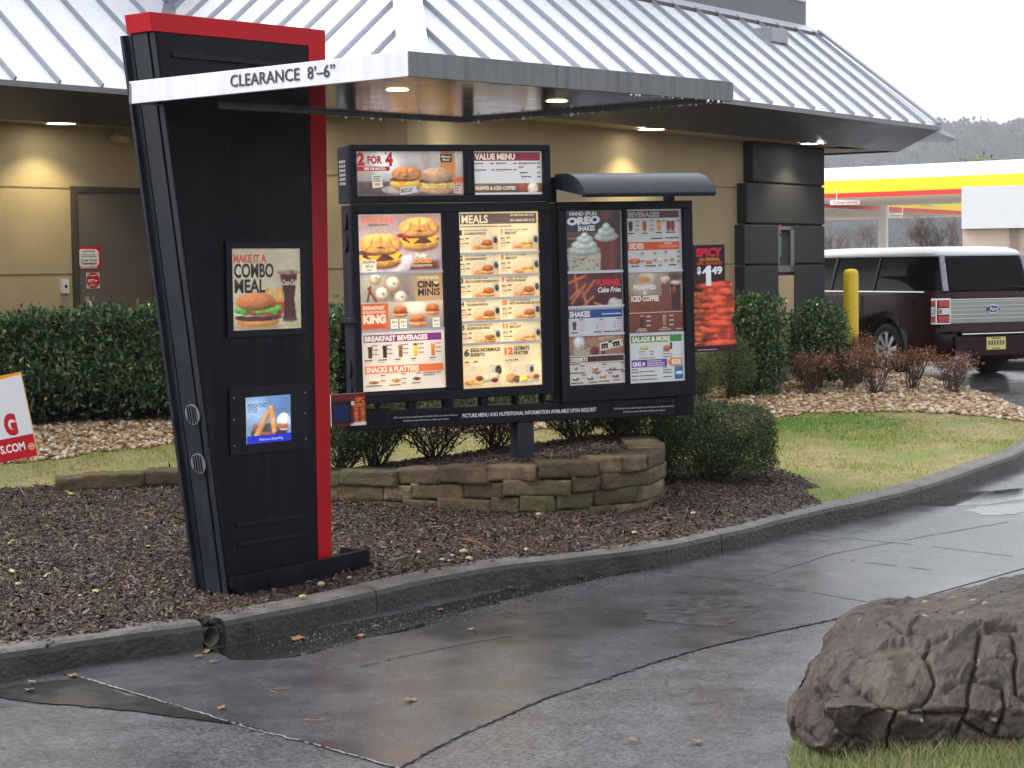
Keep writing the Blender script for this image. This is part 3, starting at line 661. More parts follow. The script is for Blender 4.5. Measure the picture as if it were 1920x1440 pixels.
def rockbox(mb, c, sz, Mx, nx=6, ny=3, nz=3, rd=.25, amp=.012, seed=0):
    V = {}; L = []; F = []
    def vid(i, j, k):
        if (i, j, k) not in V:
            p = Vector((2*i/nx-1, 2*j/ny-1, 2*k/nz-1)); h = Vector(sz)/2
            r = min(sz)*rd; q = Vector([max(-h[a]+r, min(h[a]-r, p[a]*h[a])) for a in range(3)]); d = Vector([p[a]*h[a] for a in range(3)])-q
            if d.length > 1e-9: q = q+d.normalized()*r*min(1, d.length/r) if d.length > r else q+d
            w_ = c+Mx @ q; w_ = w_+Mx @ (q.normalized()*amp*(noise.noise(w_*8+Vector((seed, 0, 0)))*.6+.7*noise.noise(w_*24)+.5*noise.noise(w_*50)))
            V[(i, j, k)] = len(L); L.append(w_)
        return V[(i, j, k)]
    for k in (0, nz):
        for i in range(nx):
            for j in range(ny):
                f = (vid(i, j, k), vid(i+1, j, k), vid(i+1, j+1, k), vid(i, j+1, k)); F.append(f if k else f[::-1])
    for j in (0, ny):
        for i in range(nx):
            for k in range(nz):
                f = (vid(i, j, k), vid(i+1, j, k), vid(i+1, j, k+1), vid(i, j, k+1)); F.append(f if j == 0 else f[::-1])
    for i in (0, nx):
        for j in range(ny):
            for k in range(nz):
                f = (vid(i, j, k), vid(i, j+1, k), vid(i, j+1, k+1), vid(i, j, k+1)); F.append(f if i else f[::-1])
    mb.add(L, F, 0, True)
wc = catmull([(x, y, 0) for x, y in WALLC], 12); wc = resample(wc, 400); seglen = (wc[-1]-wc[0]).length
Ls = [0]
for i in range(1, 400): Ls.append(Ls[-1]+(wc[i]-wc[i-1]).length)
wall = thing('retaining_wall', 'low curved retaining wall of mossy brown stone blocks holding the raised shrub bed', 'wall', (0, 12.7, .15))
mb = MB(); hc = .102; core = MB()
def at_s(s):
    s = min(max(s, 0), Ls[-1]); j = max(0, min(398, int(np.searchsorted(Ls, s))-1)); f = (s-Ls[j])/(Ls[j+1]-Ls[j]); p = wc[j].lerp(wc[j+1], f); t = (wc[j+1]-wc[j]).normalized(); return p, t
for course in range(5):
    s = random.uniform(-.1, .0) if course else 0
    while s < Ls[-1]:
        l = random.uniform(.16, .50); p, t = at_s(s+l/2)
        zt_ = Zi0(p.x, p.y)+float(np.interp(p.x, hx, hh))+.045; z1 = zt_-course*hc; 
        if z1 > Zi0(p.x, p.y)-.0:
            nn = Vector((-t.y, t.x, 0)); dep = .22 if course else .25
            Mx = Matrix.Rotation(math.atan2(t.y, t.x), 3, 'Z')
            rockbox(mb, Vector((p.x, p.y, z1-hc/2))+nn*(dep/2-.02-(0 if course else .015)-random.uniform(0, .02)), (l+.004, dep, hc+random.uniform(-.002, .004)), Mx, 12, 3, 5, .035, .015, course*7+s)
        s += l
mb.build('block_stones', M['blockstone'], wall)
for i in range(0, 399, 6):
    p, t = wc[i], (wc[min(i+6, 399)]-wc[i]); nn = Vector((-t.y, t.x, 0)).normalized(); q = wc[min(i+6, 399)]; zt_ = Zi0(p.x, p.y)+float(np.interp(p.x, hx, hh))+.0
    core.prism([up(p+nn*.05, 0), up(q+nn*.05, 0), up(q+nn*.05, zt_), up(p+nn*.05, zt_)], nn*.1)
core.build('mortar_core', pm('dark_wall_joint', (.05, .038, .024), .9), wall)

# ------------------------------------------------------------------ lettering and printed sheets
_tc = {}
def txt(s, bold=.02, space=1.):
    k = (s, bold, space)
    if k in _tc: return _tc[k]
    cu = bpy.data.curves.new('t', 'FONT'); cu.body = s; cu.size = 1; cu.offset = bold; cu.space_character = space; cu.resolution_u = 3; cu.dimensions = '2D'; cu.fill_mode = 'BOTH'
    ob = bpy.data.objects.new('t', cu); me = bpy.data.meshes.new_from_object(ob)
    V = np.array([v.co[:2] for v in me.vertices]); F = [tuple(p.vertices) for p in me.polygons]
    lo, hi = V.min(0), V.max(0); V = (V-lo)/(hi-lo)
    bpy.data.objects.remove(ob); bpy.data.meshes.remove(me); _tc[k] = (V, F, (hi-lo)[0]/(hi-lo)[1]); return _tc[k]
def linarr(A):
    A = np.clip(A, 0, 255)/255.; return np.where(A <= .04045, A/12.92, ((A+.055)/1.055)**2.4)
class Cv:
    def __init__(s, w, h, bg, bg2=None):
        s.w, s.h = w, h; s.A = np.zeros((h, w, 3)); s.Y, s.X = np.mgrid[0:h, 0:w].astype(float); s.X = (s.X+.5)/w; s.Y = (s.Y+.5)/h; s.asp = w/h
        bg = np.array(bg, float); b2 = np.array(bg2 if bg2 is not None else bg, float); s.A[:] = bg*(1-s.Y[..., None])+b2*s.Y[..., None]
    def nz(s, f, seed=0):
        r = np.random.default_rng(seed+17); gx, gy = max(2, int(f*s.asp)), max(2, int(f)); G = r.uniform(-1, 1, (gy+2, gx+2)); x = s.X*gx; y = s.Y*gy; i = x.astype(int); j = y.astype(int); u = x-i; v = y-j; u = u*u*(3-2*u); v = v*v*(3-2*v)
        return (G[j, i]*(1-u)+G[j, i+1]*u)*(1-v)+(G[j+1, i]*(1-u)+G[j+1, i+1]*u)*v
    def ell(s, cx, cy, rx, ry, col, rot=0, soft=.15, sh=.35, tex=0., seed=0, a=1, edge=.25):
        x = (s.X-cx)*s.asp; y = s.Y-cy; c, q = math.cos(rot), math.sin(rot); u = (x*c+y*q)/rx; v = (-x*q+y*c)/ry; d = u*u+v*v
        m_ = np.clip((1-d)/soft, 0, 1)*a; f = 1+sh*(-.55*y/ry-.25*x/rx)-edge*d+edge*.5
        if tex: f = f+tex*s.nz(26, seed)+tex*.7*s.nz(11, seed+5)
        s.A = s.A*(1-m_[..., None])+np.array(col)*f[..., None]*m_[..., None]; return s
    def rect(s, x0, y0, x1, y1, col, col2=None, tex=0, soft=.01, a=1, seed=0):
        m_ = np.clip((s.X-x0)/soft, 0, 1)*np.clip((x1-s.X)/soft, 0, 1)*np.clip((s.Y-y0)/soft, 0, 1)*np.clip((y1-s.Y)/soft, 0, 1)*a
        t = np.clip((s.Y-y0)/max(1e-6, y1-y0), 0, 1)[..., None]; c = np.array(col, float)*(1-t)+np.array(col2 if col2 is not None else col, float)*t
        if tex: c = c*(1+tex*s.nz(24, seed))[..., None]
        s.A = s.A*(1-m_[..., None])+c*m_[..., None]; return s
    def cap(s, x0, y0, x1, y1, r, col, sh=.4, tex=.08, seed=0, soft=.25):
        ax, ay, bx, by = x0*s.asp, y0, x1*s.asp, y1; px, py = s.X*s.asp-ax, s.Y-ay; L = (bx-ax)**2+(by-ay)**2; t = np.clip((px*(bx-ax)+py*(by-ay))/L, 0, 1)
        dx, dy = px-t*(bx-ax), py-t*(by-ay); d = np.sqrt(dx*dx+dy*dy)/r; m_ = np.clip((1-d)/soft, 0, 1); f = 1+sh*(-.6*dy/r-.3*dx/r)-.2*d*d+tex*s.nz(22, seed)
        s.A = s.A*(1-m_[..., None])+np.array(col)*f[..., None]*m_[..., None]; return s
    def tri(s, P, col, sh=0):
        m_ = inpoly(s.X, s.Y, P)[..., None]; s.A = np.where(m_, np.array(col)*(1+sh*(s.Y[..., None]-.5)), s.A); return s
    def blur(s, n=1):
        for _ in range(n):
            P = np.pad(s.A, ((1, 1), (1, 1), (0, 0)), 'edge'); s.A = (P[:-2, 1:-1]+P[2:, 1:-1]+P[1:-1, :-2]+P[1:-1, 2:]+2*s.A)/6
        return s
def croissant(c, cx, cy, r, top=(214, 146, 74), fill=(150, 40, 30), seed=0, patty=True):
    A = c.asp
    c.ell(cx, cy+.66*r, 1.05*r, .26*r, (120, 70, 40), sh=.1, a=.35, soft=.6)
    c.ell(cx, cy+.52*r, .96*r, .34*r, (222, 150, 82), tex=.10, seed=seed, sh=.8)
    c.ell(cx-.02, cy+.36*r, 1.03*r, .27*r, (250, 196, 76), tex=.08, seed=seed+1)
    if patty: c.ell(cx+.05*r/A, cy+.26*r, .94*r, .19*r, (84, 38, 28), tex=.3, seed=seed+2); c.ell(cx, cy+.42*r, .62*r, .07*r, (92, 42, 30), tex=.3, seed=seed+6)
    c.tri([(cx-.75*r/A, cy+.16*r), (cx+.10*r/A, cy+.18*r), (cx-.35*r/A, cy+.52*r)], (255, 176, 48)); c.tri([(cx+.25*r/A, cy+.16*r), (cx+.98*r/A, cy+.10*r), (cx+.70*r/A, cy+.48*r)], (255, 186, 60))
    c.ell(cx-.2*r/A, cy+.10*r, .95*r, .15*r, fill, tex=.35, seed=seed+3)
    c.ell(cx, cy-.26*r, 1.02*r, .50*r, top, tex=.14, seed=seed, sh=.95, edge=.35, soft=.1)
    for dx, dy, rx, ry, rt, f in ((-.62,-.22,.30,.36,.6,1.10),(-.22,-.48,.42,.24,.15,1.16),(.28,-.46,.42,.24,-.2,1.12),(.68,-.18,.28,.34,-.6,1.0),(-.40,.02,.50,.15,.15,.94),(.38,.04,.50,.15,-.12,.90)):
        c.ell(cx+dx*r/A, cy+dy*r, rx*r, ry*r, (min(255, top[0]*f+10), top[1]*f+8, top[2]*f), rot=rt, soft=.8, sh=.6, tex=.12, seed=seed+int(9*rx), a=.75, edge=.3)
    for dx, dy, rx, rt in ((-.42,-.34,.34,1.9),(.02,-.44,.34,1.55),(.48,-.34,.34,1.2),(-.66,-.04,.26,2.4),(.70,-.04,.26,.8),(.02,-.10,.36,.05)): c.ell(cx+dx*r/A, cy+dy*r, rx*r, .045*r, (132, 70, 32), rot=rt, soft=.95, a=.6, sh=0)
    c.ell(cx, cy-.12*r, .14*r, .06*r, (104, 50, 22), soft=.8)
def sandwich(c, cx, cy, r, bun=(196, 122, 66), layers=((250, 196, 70), (110, 50, 34), (235, 170, 90)), seed=0, flat=.3):
    c.ell(cx, cy+.62*r, 1.1*r, .22*r, (140, 100, 70), a=.3, soft=.7)
    c.ell(cx, cy+.48*r, .95*r, .26*r, tuple(v*1.05 for v in bun), tex=.07, seed=seed)
    for k, l in enumerate(layers): c.ell(cx+(.04 if k % 2 else -.04)*r/c.asp, cy+(.34-.16*k)*r, (1.02-.03*k)*r, .16*r, l, tex=.14, seed=seed+k)
    c.ell(cx, cy-.26*r, .92*r, flat*r+.12*r, bun, tex=.09, seed=seed+9, sh=.6, soft=.2)
def cup(c, cx, cy, w_, h, col, lid=None, top=None):
    A = c.asp; c.tri([(cx-.5*w_, cy-.5*h), (cx+.5*w_, cy-.5*h), (cx+.38*w_, cy+.5*h), (cx-.38*w_, cy+.5*h)], col, sh=-.3)
    c.rect(cx-.22*w_, cy-.45*h, cx-.10*w_, cy+.42*h, tuple(min(255, v*1.35+22) for v in col), a=.45, soft=.02)
    if lid: c.ell(cx, cy-.5*h, .52*w_*A, .07*h+.01, lid)
    if top: c.ell(cx, cy-.58*h, .42*w_*A, .16*h, top, tex=.1)
class Sheet:
    """a printed sheet; art positions are given in any box of units (x right, y down)"""
    def __init__(s, W, H, x0, y0, x1, y1):
        s.W, s.H, s.b = W, H, (x0, y0, x1, y1); s.V = []; s.F = []; s.C = []; s.n = 0; s.z = 0; s.lock = False
    def P(s, x, y): b = s.b; return ((x-b[0])/(b[2]-b[0])*s.W, -(y-b[1])/(b[3]-b[1])*s.H)
    def poly(s, pts, col):
        s.z += (0 if s.lock else .00009); c = lin(col); n = s.n
        for x, y in pts: u, v = s.P(x, y); s.V.append((u, v, s.z)); s.C.append(c)
        s.F.append(tuple(range(n, n+len(pts)))); s.n += len(pts); return s
    def rect(s, x0, y0, x1, y1, col): return s.poly([(x0, y1), (x1, y1), (x1, y0), (x0, y0)], col)
    def oval(s, cx, cy, rx, ry, col, n=28): return s.poly([(cx+rx*math.cos(2*PI*k/n), cy-ry*math.sin(2*PI*k/n)) for k in range(n)], col)
    def text(s, t, x0, y0, x1, y1, col, bold=.02, shear=0, rot=0, space=1.):
        V, F, a = txt(t, bold, space); s.z += .00009; c = lin(col); n = s.n
        for u, v in V:
            x = x0+(x1-x0)*u; y = y1+(y0-y1)*v; x += shear*(y1-y); 
            if rot: y -= rot*(x-x0)
            p, q = s.P(x, y); s.V.append((p, q, s.z)); s.C.append(c)
        s.F += [tuple(i+n for i in f) for f in F]; s.n += len(V); return s
    def bars(s, x, y, wds, col, h=2.2, gap=3, dy=None):
        """rows of lettering too small to read"""
        s.z += .00009; s.lock = True
        for k, wd in enumerate(wds):
            xx = x; yy = y+k*(dy or h*2.2)
            while xx < x+wd:
                q = random.uniform(2.5, 6)*h*.45; s.rect(xx, yy, min(xx+q, x+wd), yy+h, col); xx += q+h*.3
        s.lock = False; return s
    def pic(s, x0, y0, x1, y1, cv):
        s.z += .00009; cv.A = cv.A*(1+.05*cv.nz(40, 3)+.05*cv.nz(9, 5))[..., None]; cv.blur(1); h, w_ = cv.h, cv.w; C = linarr(cv.A); xs_ = np.linspace(x0, x1, w_); ys_ = np.linspace(y0, y1, h); n = s.n
        for j in range(h):
            for i in range(w_): u, v = s.P(xs_[i], ys_[j]); s.V.append((u, v, s.z)); s.C.append(tuple(C[j, i]))
        for j in range(h-1):
            for i in range(w_-1): a = n+j*w_+i; s.F.append((a+w_, a+w_+1, a+1, a))
        s.n += w_*h; return s
    def build(s, name, O, U, V_, mat, parent=None, thick=.004, loc=None, cut=None):
        U = Vector(U); V_ = Vector(V_); Nn = U.cross(V_); O = Vector(O); n = s.n
        base = WL[parent.name] if parent is not None else Vector(loc if loc is not None else O)
        if cut:
            s.F = [f for f in s.F if not (len(f) == 4 and cut(sum(s.V[i][0] for i in f)/4, sum(s.V[i][1] for i in f)/4))]
        P = [O+U*a+V_*b+Nn*c-base for a, b, c in s.V]; F = list(s.F); C = list(s.C)
        B = [O+U*a+V_*b+Nn*c-base for c in (0, -thick) for a, b in ((0, 0), (s.W, 0), (s.W, -s.H), (0, -s.H))]; P += B; C += [(.5, .5, .5)]*8
        F += [] if cut else [(n+4, n+5, n+6, n+7), (n, n+1, n+5, n+4), (n+1, n+2, n+6, n+5), (n+2, n+3, n+7, n+6), (n+3, n, n+4, n+7)]
        me = bpy.data.meshes.new(name); me.from_pydata([tuple(p) for p in P], [], F); me.materials.append(mat)
        a = me.color_attributes.new('ink', 'FLOAT_COLOR', 'POINT'); c4 = np.ones((len(P), 4), np.float32); c4[:, :3] = np.array(C)[:, :3]; a.data.foreach_set('color', c4.ravel())
        o = bpy.data.objects.new(name, me); return link(o, parent, base)

# ------------------------------------------------------------------ order tower and canopy
FL = onz(430, 1083, .185); td = R_(50); tU = Vector((math.cos(td), math.sin(td), 0)); tN = Vector((math.sin(td), -math.cos(td), 0)); tV = Vector((0, 0, 1)); tM = Matrix.Rotation(td, 3, 'Z')
def tp(px, py, o=0.): return onpl(px, py, FL+tN*o, tN)
tower = thing('order_tower', 'tall tapered black speaker tower with red edge band, combo meal sign and order screen', 'tower', FL)
mb = MB(); mb.prism([tp(292,58), tp(579,86), tp(597,1040)-tV*.1, tp(430,1083)-tV*.1], -tN*.20, 0); body = mb.build('body', [M['black']], tower, bevel=.004)
mb = MB(); mb.prism([tp(280,21.5,.004), tp(610,56.5,.004), tp(622,1035,.004)-tV*.1, tp(597.3,1040,.004)-tV*.1, tp(579,86,.004), tp(285,58,.004)], -tN*.19, 0)
mb.build('red_band', [M['red']], tower, bevel=.003)
# tapered side casing: three strips with shadow gaps
mb = MB(); a0, b0 = tp(291.5,59.5), tp(429.5,1083)-tV*.1; lf = (a0-b0).normalized(); sn = Vector((-tU.x, -tU.y, 0)); sn = (sn-lf*sn.dot(lf)).normalized()
for d0, d1, o, mi in ((.004, .04, .006, 0), (.052, .165, .010, 1), (.178, .215, .006, 0), (.215, .235, .03, 0)):
    mb.prism([a0-tN*d0, a0-tN*d1, b0-tN*d1, b0-tN*d0], sn*o, mi)
mb.build('side_casing', [M['slate'], M['slate']], tower, bevel=.0015)
for (px, py) in ((362, 777), (373, 869)):
    q = onpl(px, py, a0+sn*.011, sn); sv = lf; su = sv.cross(sn).normalized(); g = MB(); g.disc(q, su, sv, .053, .053, 32, 0, .006)
    o = g.build('speaker_grille', pm('grille_metal', (.30, .31, .33), .4, metal=.5), tower); g = MB()
    for k in (-.028, -.010, .010, .028): g.box(q+su*k+sn*.009, (.004, .008, 2*math.sqrt(.048**2-k*k)), Matrix((su, sn, sv)).transposed())
    g.build('slot', M['groove'], o)
# horizontal ribs of the face
for y0, dy, x0, x1 in ((103, 12, 321, 579), (985, 11, 441, 572), (1021, 11, 444, 572)):
    mid = tp(x0, y0); l = tp(x1, y0)-mid; l.z = 0; mb = MB(); mb.box(mid+tU*l.length/2+tN*.006, (l.length, .014, .022), tM); mb.build('face_rib', M['black2'], tower, bevel=.003)
for k in range(9):
    z = 2.25-.1*k; mb = MB(); mb.box(Vector((FL.x, FL.y, z))+tU*.26+tN*.001, (.56, .004, .02), tM); mb.build('face_rib', M['black'], tower, bevel=.001)
def prect(f, pts):
    q = [f(*p) for p in pts]; return q
def on_tower(name, pts, art, mat, frame=None, o=.006):
    q = [tp(*p) for p in pts]; u = [(p-FL).dot(tU) for p in q]; u0, u1 = (u[0]+u[3])/2, (u[1]+u[2])/2
    # heights: average of both sides so that the rectangle is level
    z1, z0 = (q[0].z+q[1].z)/2, (q[2].z+q[3].z)/2; s = Sheet(u1-u0, z1-z0, *art[0]); art[1](s)
    return s.build(name, FL*1+Vector((0, 0, z1-FL.z))+tU*u0+tN*o, tU, tV, mat, frame), u0, u1, z0, z1
M['ink0'] = ink_mat('printed_sheet', 0., rough=.35, spec=.3); M['inkback'] = ink_mat('backlit_print', .12, (1, .97, .88)); M['inkscreen'] = ink_mat('order_screen', .35, (.95, .97, 1.03), .15)
def box_on(u0, u1, z0, z1, o0, o1, mb, mi=0): mb.box(Vector((FL.x, FL.y, 0))+tU*((u0+u1)/2)+tN*((o0+o1)/2)+tV*((z0+z1)/2), (u1-u0, o1-o0, z1-z0), tM, mi)
def art_combo(s):   # box: crop 651x1440 of [410,440,600,860]
    c = Cv(100, 118, (196, 186, 158), (206, 196, 170)); c.rect(0, .9, 1, 1, (205, 175, 135), (190, 160, 125), soft=.05)
    for k, (x, t) in enumerate(((.53, -.06), (.58, -.02), (.63, .02), (.68, .05), (.73, .07), (.56, .03), (.66, -.03))): c.cap(x+t*.6, .50+.02*(k % 3), x, .72, .022, (226, 170, 92), seed=k)
    c.tri([(.50, .66), (.76, .66), (.70, .86), (.55, .86)], (200, 60, 40))
    c.tri([(.69, .30), (.95, .30), (.90, .62), (.93, .90), (.73, .90), (.755, .62)], (70, 26, 24), sh=.2); c.ell(.82, .30, .15, .03, (150, 110, 100), tex=.3); c.rect(.72, .33, .75, .86, (120, 70, 62), a=.5, soft=.02); c.ell(.83, .89, .10, .025, (60, 90, 60), a=.6)
    c.ell(.36, .96, .34, .05, (150, 110, 75), a=.5, soft=.8); c.ell(.37, .90, .27, .06, (214, 148, 84), tex=.06); c.ell(.38, .845, .30, .05, (86, 48, 36), tex=.3); c.ell(.36, .80, .29, .035, (240, 235, 220)); c.ell(.44, .79, .26, .035, (200, 50, 40))
    for k in range(9): c.ell(.10+.07*k, .755+.02*math.sin(k*2.1), .05, .045, (96, 168, 66), rot=k, tex=.25, seed=k)
    c.ell(.34, .655, .25, .115, (196, 122, 72), sh=.7, tex=.05)
    s.pic(76, 90, 524, 622, c)
    s.text('MAKE IT A', 88, 128, 300, 182, (196, 82, 58), .045); s.text('COMBO', 90, 186, 346, 282, (22, 18, 22), .032); s.text('MEAL', 92, 290, 290, 380, (22, 18, 22), .032)
    s.text('Coca-Cola', 396, 296, 494, 334, (225, 215, 205), .02, .25)
def art_toast(s):
    c = Cv(80, 84, (96, 128, 168), (120, 140, 165)); c.ell(.2, .3, .4, .4, (180, 200, 225), a=.6, soft=1); c.ell(.75, .2, .3, .3, (80, 105, 150), a=.8, soft=1)
    c.ell(.5, .93, .46, .10, (30, 34, 48), a=.8, soft=.8); c.ell(.5, .78, .40, .20, (62, 56, 58), tex=.2); c.ell(.83, .58, .15, .20, (214, 216, 224), tex=.15); c.cap(.2, .64, .30, .82, .07, (150, 92, 56)); c.cap(.7, .66, .88, .68, .06, (168, 104, 62))
    c.cap(.22, .84, .48, .36, .07, (196, 138, 84), seed=3); c.cap(.56, .26, .62, .78, .065, (206, 148, 92), seed=4); c.cap(.36, .80, .5, .82, .05, (150, 84, 46), seed=6); c.cap(.57, .80, .60, .90, .02, (220, 50, 30)); c.ell(.75, .84, .13, .08, (54, 34, 34))
    s.pic(168, 1028, 455, 1345, c); s.rect(168, 1292, 455, 1345, (24, 36, 170)); s.text('FRENCH TOAST', 178, 1072, 300, 1102, (30, 30, 36), .01); s.text('STICKS', 178, 1104, 236, 1132, (30, 30, 36), .01); s.text('Welcome to BurgerKing', 245, 1312, 400, 1334, (170, 180, 250), .01)
sheet, u0, u1, z0, z1 = on_tower('combo_sign', ((432,466),(561,466),(563,614),(435,621)), ((76, 90, 524, 622), art_combo), M['inkback'], tower, .006)
mb = MB()
for a, b_2, c, d in ((u0-.04, u0, z0-.035, z1+.035), (u1, u1+.03, z0-.035, z1+.035), (u0, u1, z1, z1+.035), (u0, u1, z0-.035, z0)): box_on(a, b_2, c, d, -.002, .014, mb)
mb.build('sign_frame', M['black2'], sheet, bevel=.002)
sheet, u0, u1, z0, z1 = on_tower('order_screen', ((458,745),(541,740),(543,825),(460,833)), ((168, 1028, 455, 1345), art_toast), M['inkscreen'], tower, .013)
mb = MB(); p = tp(428, 730); q = tp(575, 716); ua, ub = (p-FL).dot(tU), (q-FL).dot(tU); za, zb = (p.z+q.z)/2, tp(432, 866).z+.03
box_on(ua, ub, zb, za, .0, .010, mb)
for a in (ua+.025, ub-.025):
    for z in (za-.05, za-.16, zb+.05): mb.disc(Vector((FL.x, FL.y, z))+tU*a+tN*.011, tU, tV, .004, .004, 8, 1, .002)
mb.build('access_panel', [M['black2'], M['steel']], tower, bevel=.0015)
# plinth board
mb = MB(); p, q = tp(430,1083,.02), tp(684,1029,.02); L = (q-p).dot(tU)
mb.prism([p-tU*.005+tV*.0, q, q-tV*.135, p+tU*.07-tV*.13, p-tU*.0-tV*.05], tN*.035); mb.prism([q-tN*.0, q-tV*.12, q-tV*.12-tN*.16, q-tN*.16], -tU*.03)
mb.build('plinth_board', M['black2'], tower, bevel=.002)

# clearance canopy
cN, cL, cR, cF = [onz(px, py, 2.56) for px, py in ((765,143),(243,195),(1370,190),(862,230))]
can = thing('clearance_canopy', 'flat drive-through canopy with white front fascia lettered CLEARANCE and dripping grey edges', 'canopy', cN)
up_ = Vector((0, 0, 1)); hN = ony(765, 95, cN.y).z-2.56; hF = .108
mb = MB(); th = .025
nl = (cL-cN).normalized(); nr_ = (cR-cN).normalized(); oN = Vector((-nl.y, nl.x, 0));  oN = oN if oN.y < 0 else -oN; oR = Vector((nr_.y, -nr_.x, 0))
mb.prism([cN, cL, cL+up_*hF, cN+up_*hN], -oN*th, 0); mb.build('front_fascia', M['white'], can, bevel=.002)
mb = MB(); mb.prism([cN+oR*0-oN*th*0+nr_*.001, cR, cR+up_*.098, cN+up_*hN+nr_*.001], -oR*th, 0)
mb.prism([cR, cF, cF+up_*.095, cR+up_*.095], nl*0-oN*-th*-1, 0); mb.prism([cL+oN*-.0, cF, cF+up_*.095, cL+up_*.1], (cN-cL).normalized()*.02, 0)
mb.build('edge_fascia', M['fasciagrey'], can, bevel=.002)
ii = lambda p, k=.02: p+((cN+cF)/2-p).normalized()*k
mb = MB(); P4 = [ii(p)+up_*.018 for p in (cN, cR, cF, cL)]; mb.prism(P4, up_*.05); mb.build('soffit_panel', M['mirror'], can)
mb = MB(); P4 = [ii(p)+up_*.07 for p in (cN, cR, cF, cL)]; mb.prism(P4, up_*.012); mb.build('roof_sheet', M['fasciagrey'], can)
for px, py in ((745, 171), (1044, 192)):
    q = onz(px, py, 2.57); r = MB(); r.disc(q+up_*.004, (1, 0, 0), (0, -1, 0), .052, .052, 28, 0, -.008); o = r.build('canopy_light', M['lampwarm'], can)
    r = MB(); r.disc(q+up_*.007, (1, 0, 0), (0, -1, 0), .064, .064, 28, 0, -.010); r.build('trim_ring', M['cap'], o)
# hanging drops along the back and right edges
dm = bpy.data.meshes.new('water_drop'); bm = bmesh.new(); bmesh.ops.create_icosphere(bm, subdivisions=2, radius=1)
for v in bm.verts: v.co.z = v.co.z*1.25+(.5 if v.co.z > 0 else 0)*v.co.z
bm.to_mesh(dm); bm.free(); dm.materials.append(M['drop'])
for k in range(64):
    t = random.random(); a, b_2 = ((cF, cR), (cF, cR), (cL, cF), (cR, cN))[k % 4]
    if k % 4 == 2: t = .52+.48*t
    if k % 4 == 3: t = t*.35
    o = bpy.data.objects.new('water_drop', dm); r = random.choice((.003, .0035, .004, .0055, .0075)); link(o, can, a.lerp(b_2, t)+((cN+cF)/2-a.lerp(b_2, t)).normalized()*.008-up_*r*.8); o.scale = (r, r, r)
# lettering on the white fascia
pN = oN; q0, q1 = onpl(432, 163, cN+oN*.003, oN), onpl(628, 143, cN+oN*.003, oN); q2 = onpl(432, 139, cN+oN*.003, oN)
U2 = -nl; W_ = (q1-q0).dot(U2); zb_ = (cN.z+.030)
V, F, a = txt('CLEARANCE  8\u2019\u20136\u201d', .006, 1.02); mb = MB(); hgt = .056
mb.add([Vector((q0.x, q0.y, zb_))+U2*(u*W_)+up_*(v*hgt*1.0) for u, v in V], F, 0)
o = mb.build('clearance_lettering', pm('faded_black_lettering', (.02, .02, .03), .5), can)
sol = o.modifiers.new('s', 'SOLIDIFY'); sol.thickness = .002; sol.offset = 0

# ------------------------------------------------------------------ menu boards
bQ = Vector((.09, 13.2, 0)); br = R_(26); bU0 = Vector((math.cos(br), math.sin(br), 0)); bN = Vector((math.sin(br), -math.cos(br), 0)); rl = .015
bU = bU0*math.cos(rl)+up_*math.sin(rl); bV = -bU0*math.sin(rl)+up_*math.cos(rl); bM = Matrix((bU, -bN, bV)).transposed()
def bp2(px, py, o=0., Vd=None):
    q = onpl(px, py, bQ+bN*o, bN)-bQ; return q.dot(bU), q.dot(bV)
def brect(pts, o=0.):
    q = [bp2(*p, o) for p in pts]; return (q[0][0]+q[3][0])/2, (q[1][0]+q[2][0])/2, (q[2][1]+q[3][1])/2, (q[0][1]+q[1][1])/2
def bbox(mb, u0, u1, v0, v1, o0, o1, mi=0): mb.box(bQ+bU*((u0+u1)/2)+bV*((v0+v1)/2)+bN*((o0+o1)/2), (u1-u0, abs(o1-o0), v1-v0), bM, mi)
M['rail'] = pm('sheet_rail_aluminium', (.55, .57, .60), .35, metal=.2)
def board_case(name, parent, out, opens, depth=.17, proud=.028):
    u0, u1, v0, v1 = out; mb = MB(); bbox(mb, u0, u1, v0, v1, -depth, -.012)
    o = mb.build(name+'_case', M['slate'], parent, bevel=.004); mb = MB()
    op = sorted(opens); vt = max(q[3] for q in op); vb = min(q[2] for q in op)
    bbox(mb, u0-.004, u1+.004, vt, v1+.004, -.011, proud); bbox(mb, u0-.004, u1+.004, v0-.004, vb, -.011, proud)
    ed = [u0-.004]+[x for q in op for x in (q[0], q[1])]+[u1+.004]
    for k in range(0, len(ed), 2): bbox(mb, ed[k], ed[k+1], vb, vt, -.011, proud)
    mb.build(name+'_frame', M['black2'], parent, bevel=.005)
def sheet_in(name, r, art, mat, parent, o=.0):
    u0, u1, v0, v1 = r; s = Sheet(u1-u0, v1-v0, *art[0]); art[1](s); return s.build(name, bQ+bU*u0+bV*v1+bN*o, bU, bV, mat, parent)
def rails(parent, r, ys):
    u0, u1, v0, v1 = r
    for f in ys: mb = MB(); v = v1-(v1-v0)*f; bbox(mb, u0, u1, v-.008, v+.008, .003, .014); mb.build('sheet_rail', M['rail'], parent)
M['inkA'] = ink_mat('backlit_breakfast_print', .26, (1, .92, .78), lamps=2.1); M['inkB'] = ink_mat('backlit_meals_print', .30, (1, .86, .60), lamps=3.2); M['inkC'] = ink_mat('dim_print', .02, (.95, .97, 1)); M['inkT'] = ink_mat('top_print', .10, (1, .95, .85))
bigr = brect(((658,388),(1028,376),(1033,737),(668,757))); smr = brect(((1042,380),(1294,377),(1300,741),(1053,753)))
topr = brect(((656,273),(1029,272),(1026,378),(655,384)))
cb = bQ+bU*((bigr[0]+bigr[1])/2); 
main = thing('menu_board', 'large black two-column lit breakfast menu board with a narrower header box above it', 'menu board', up(cb, .45))
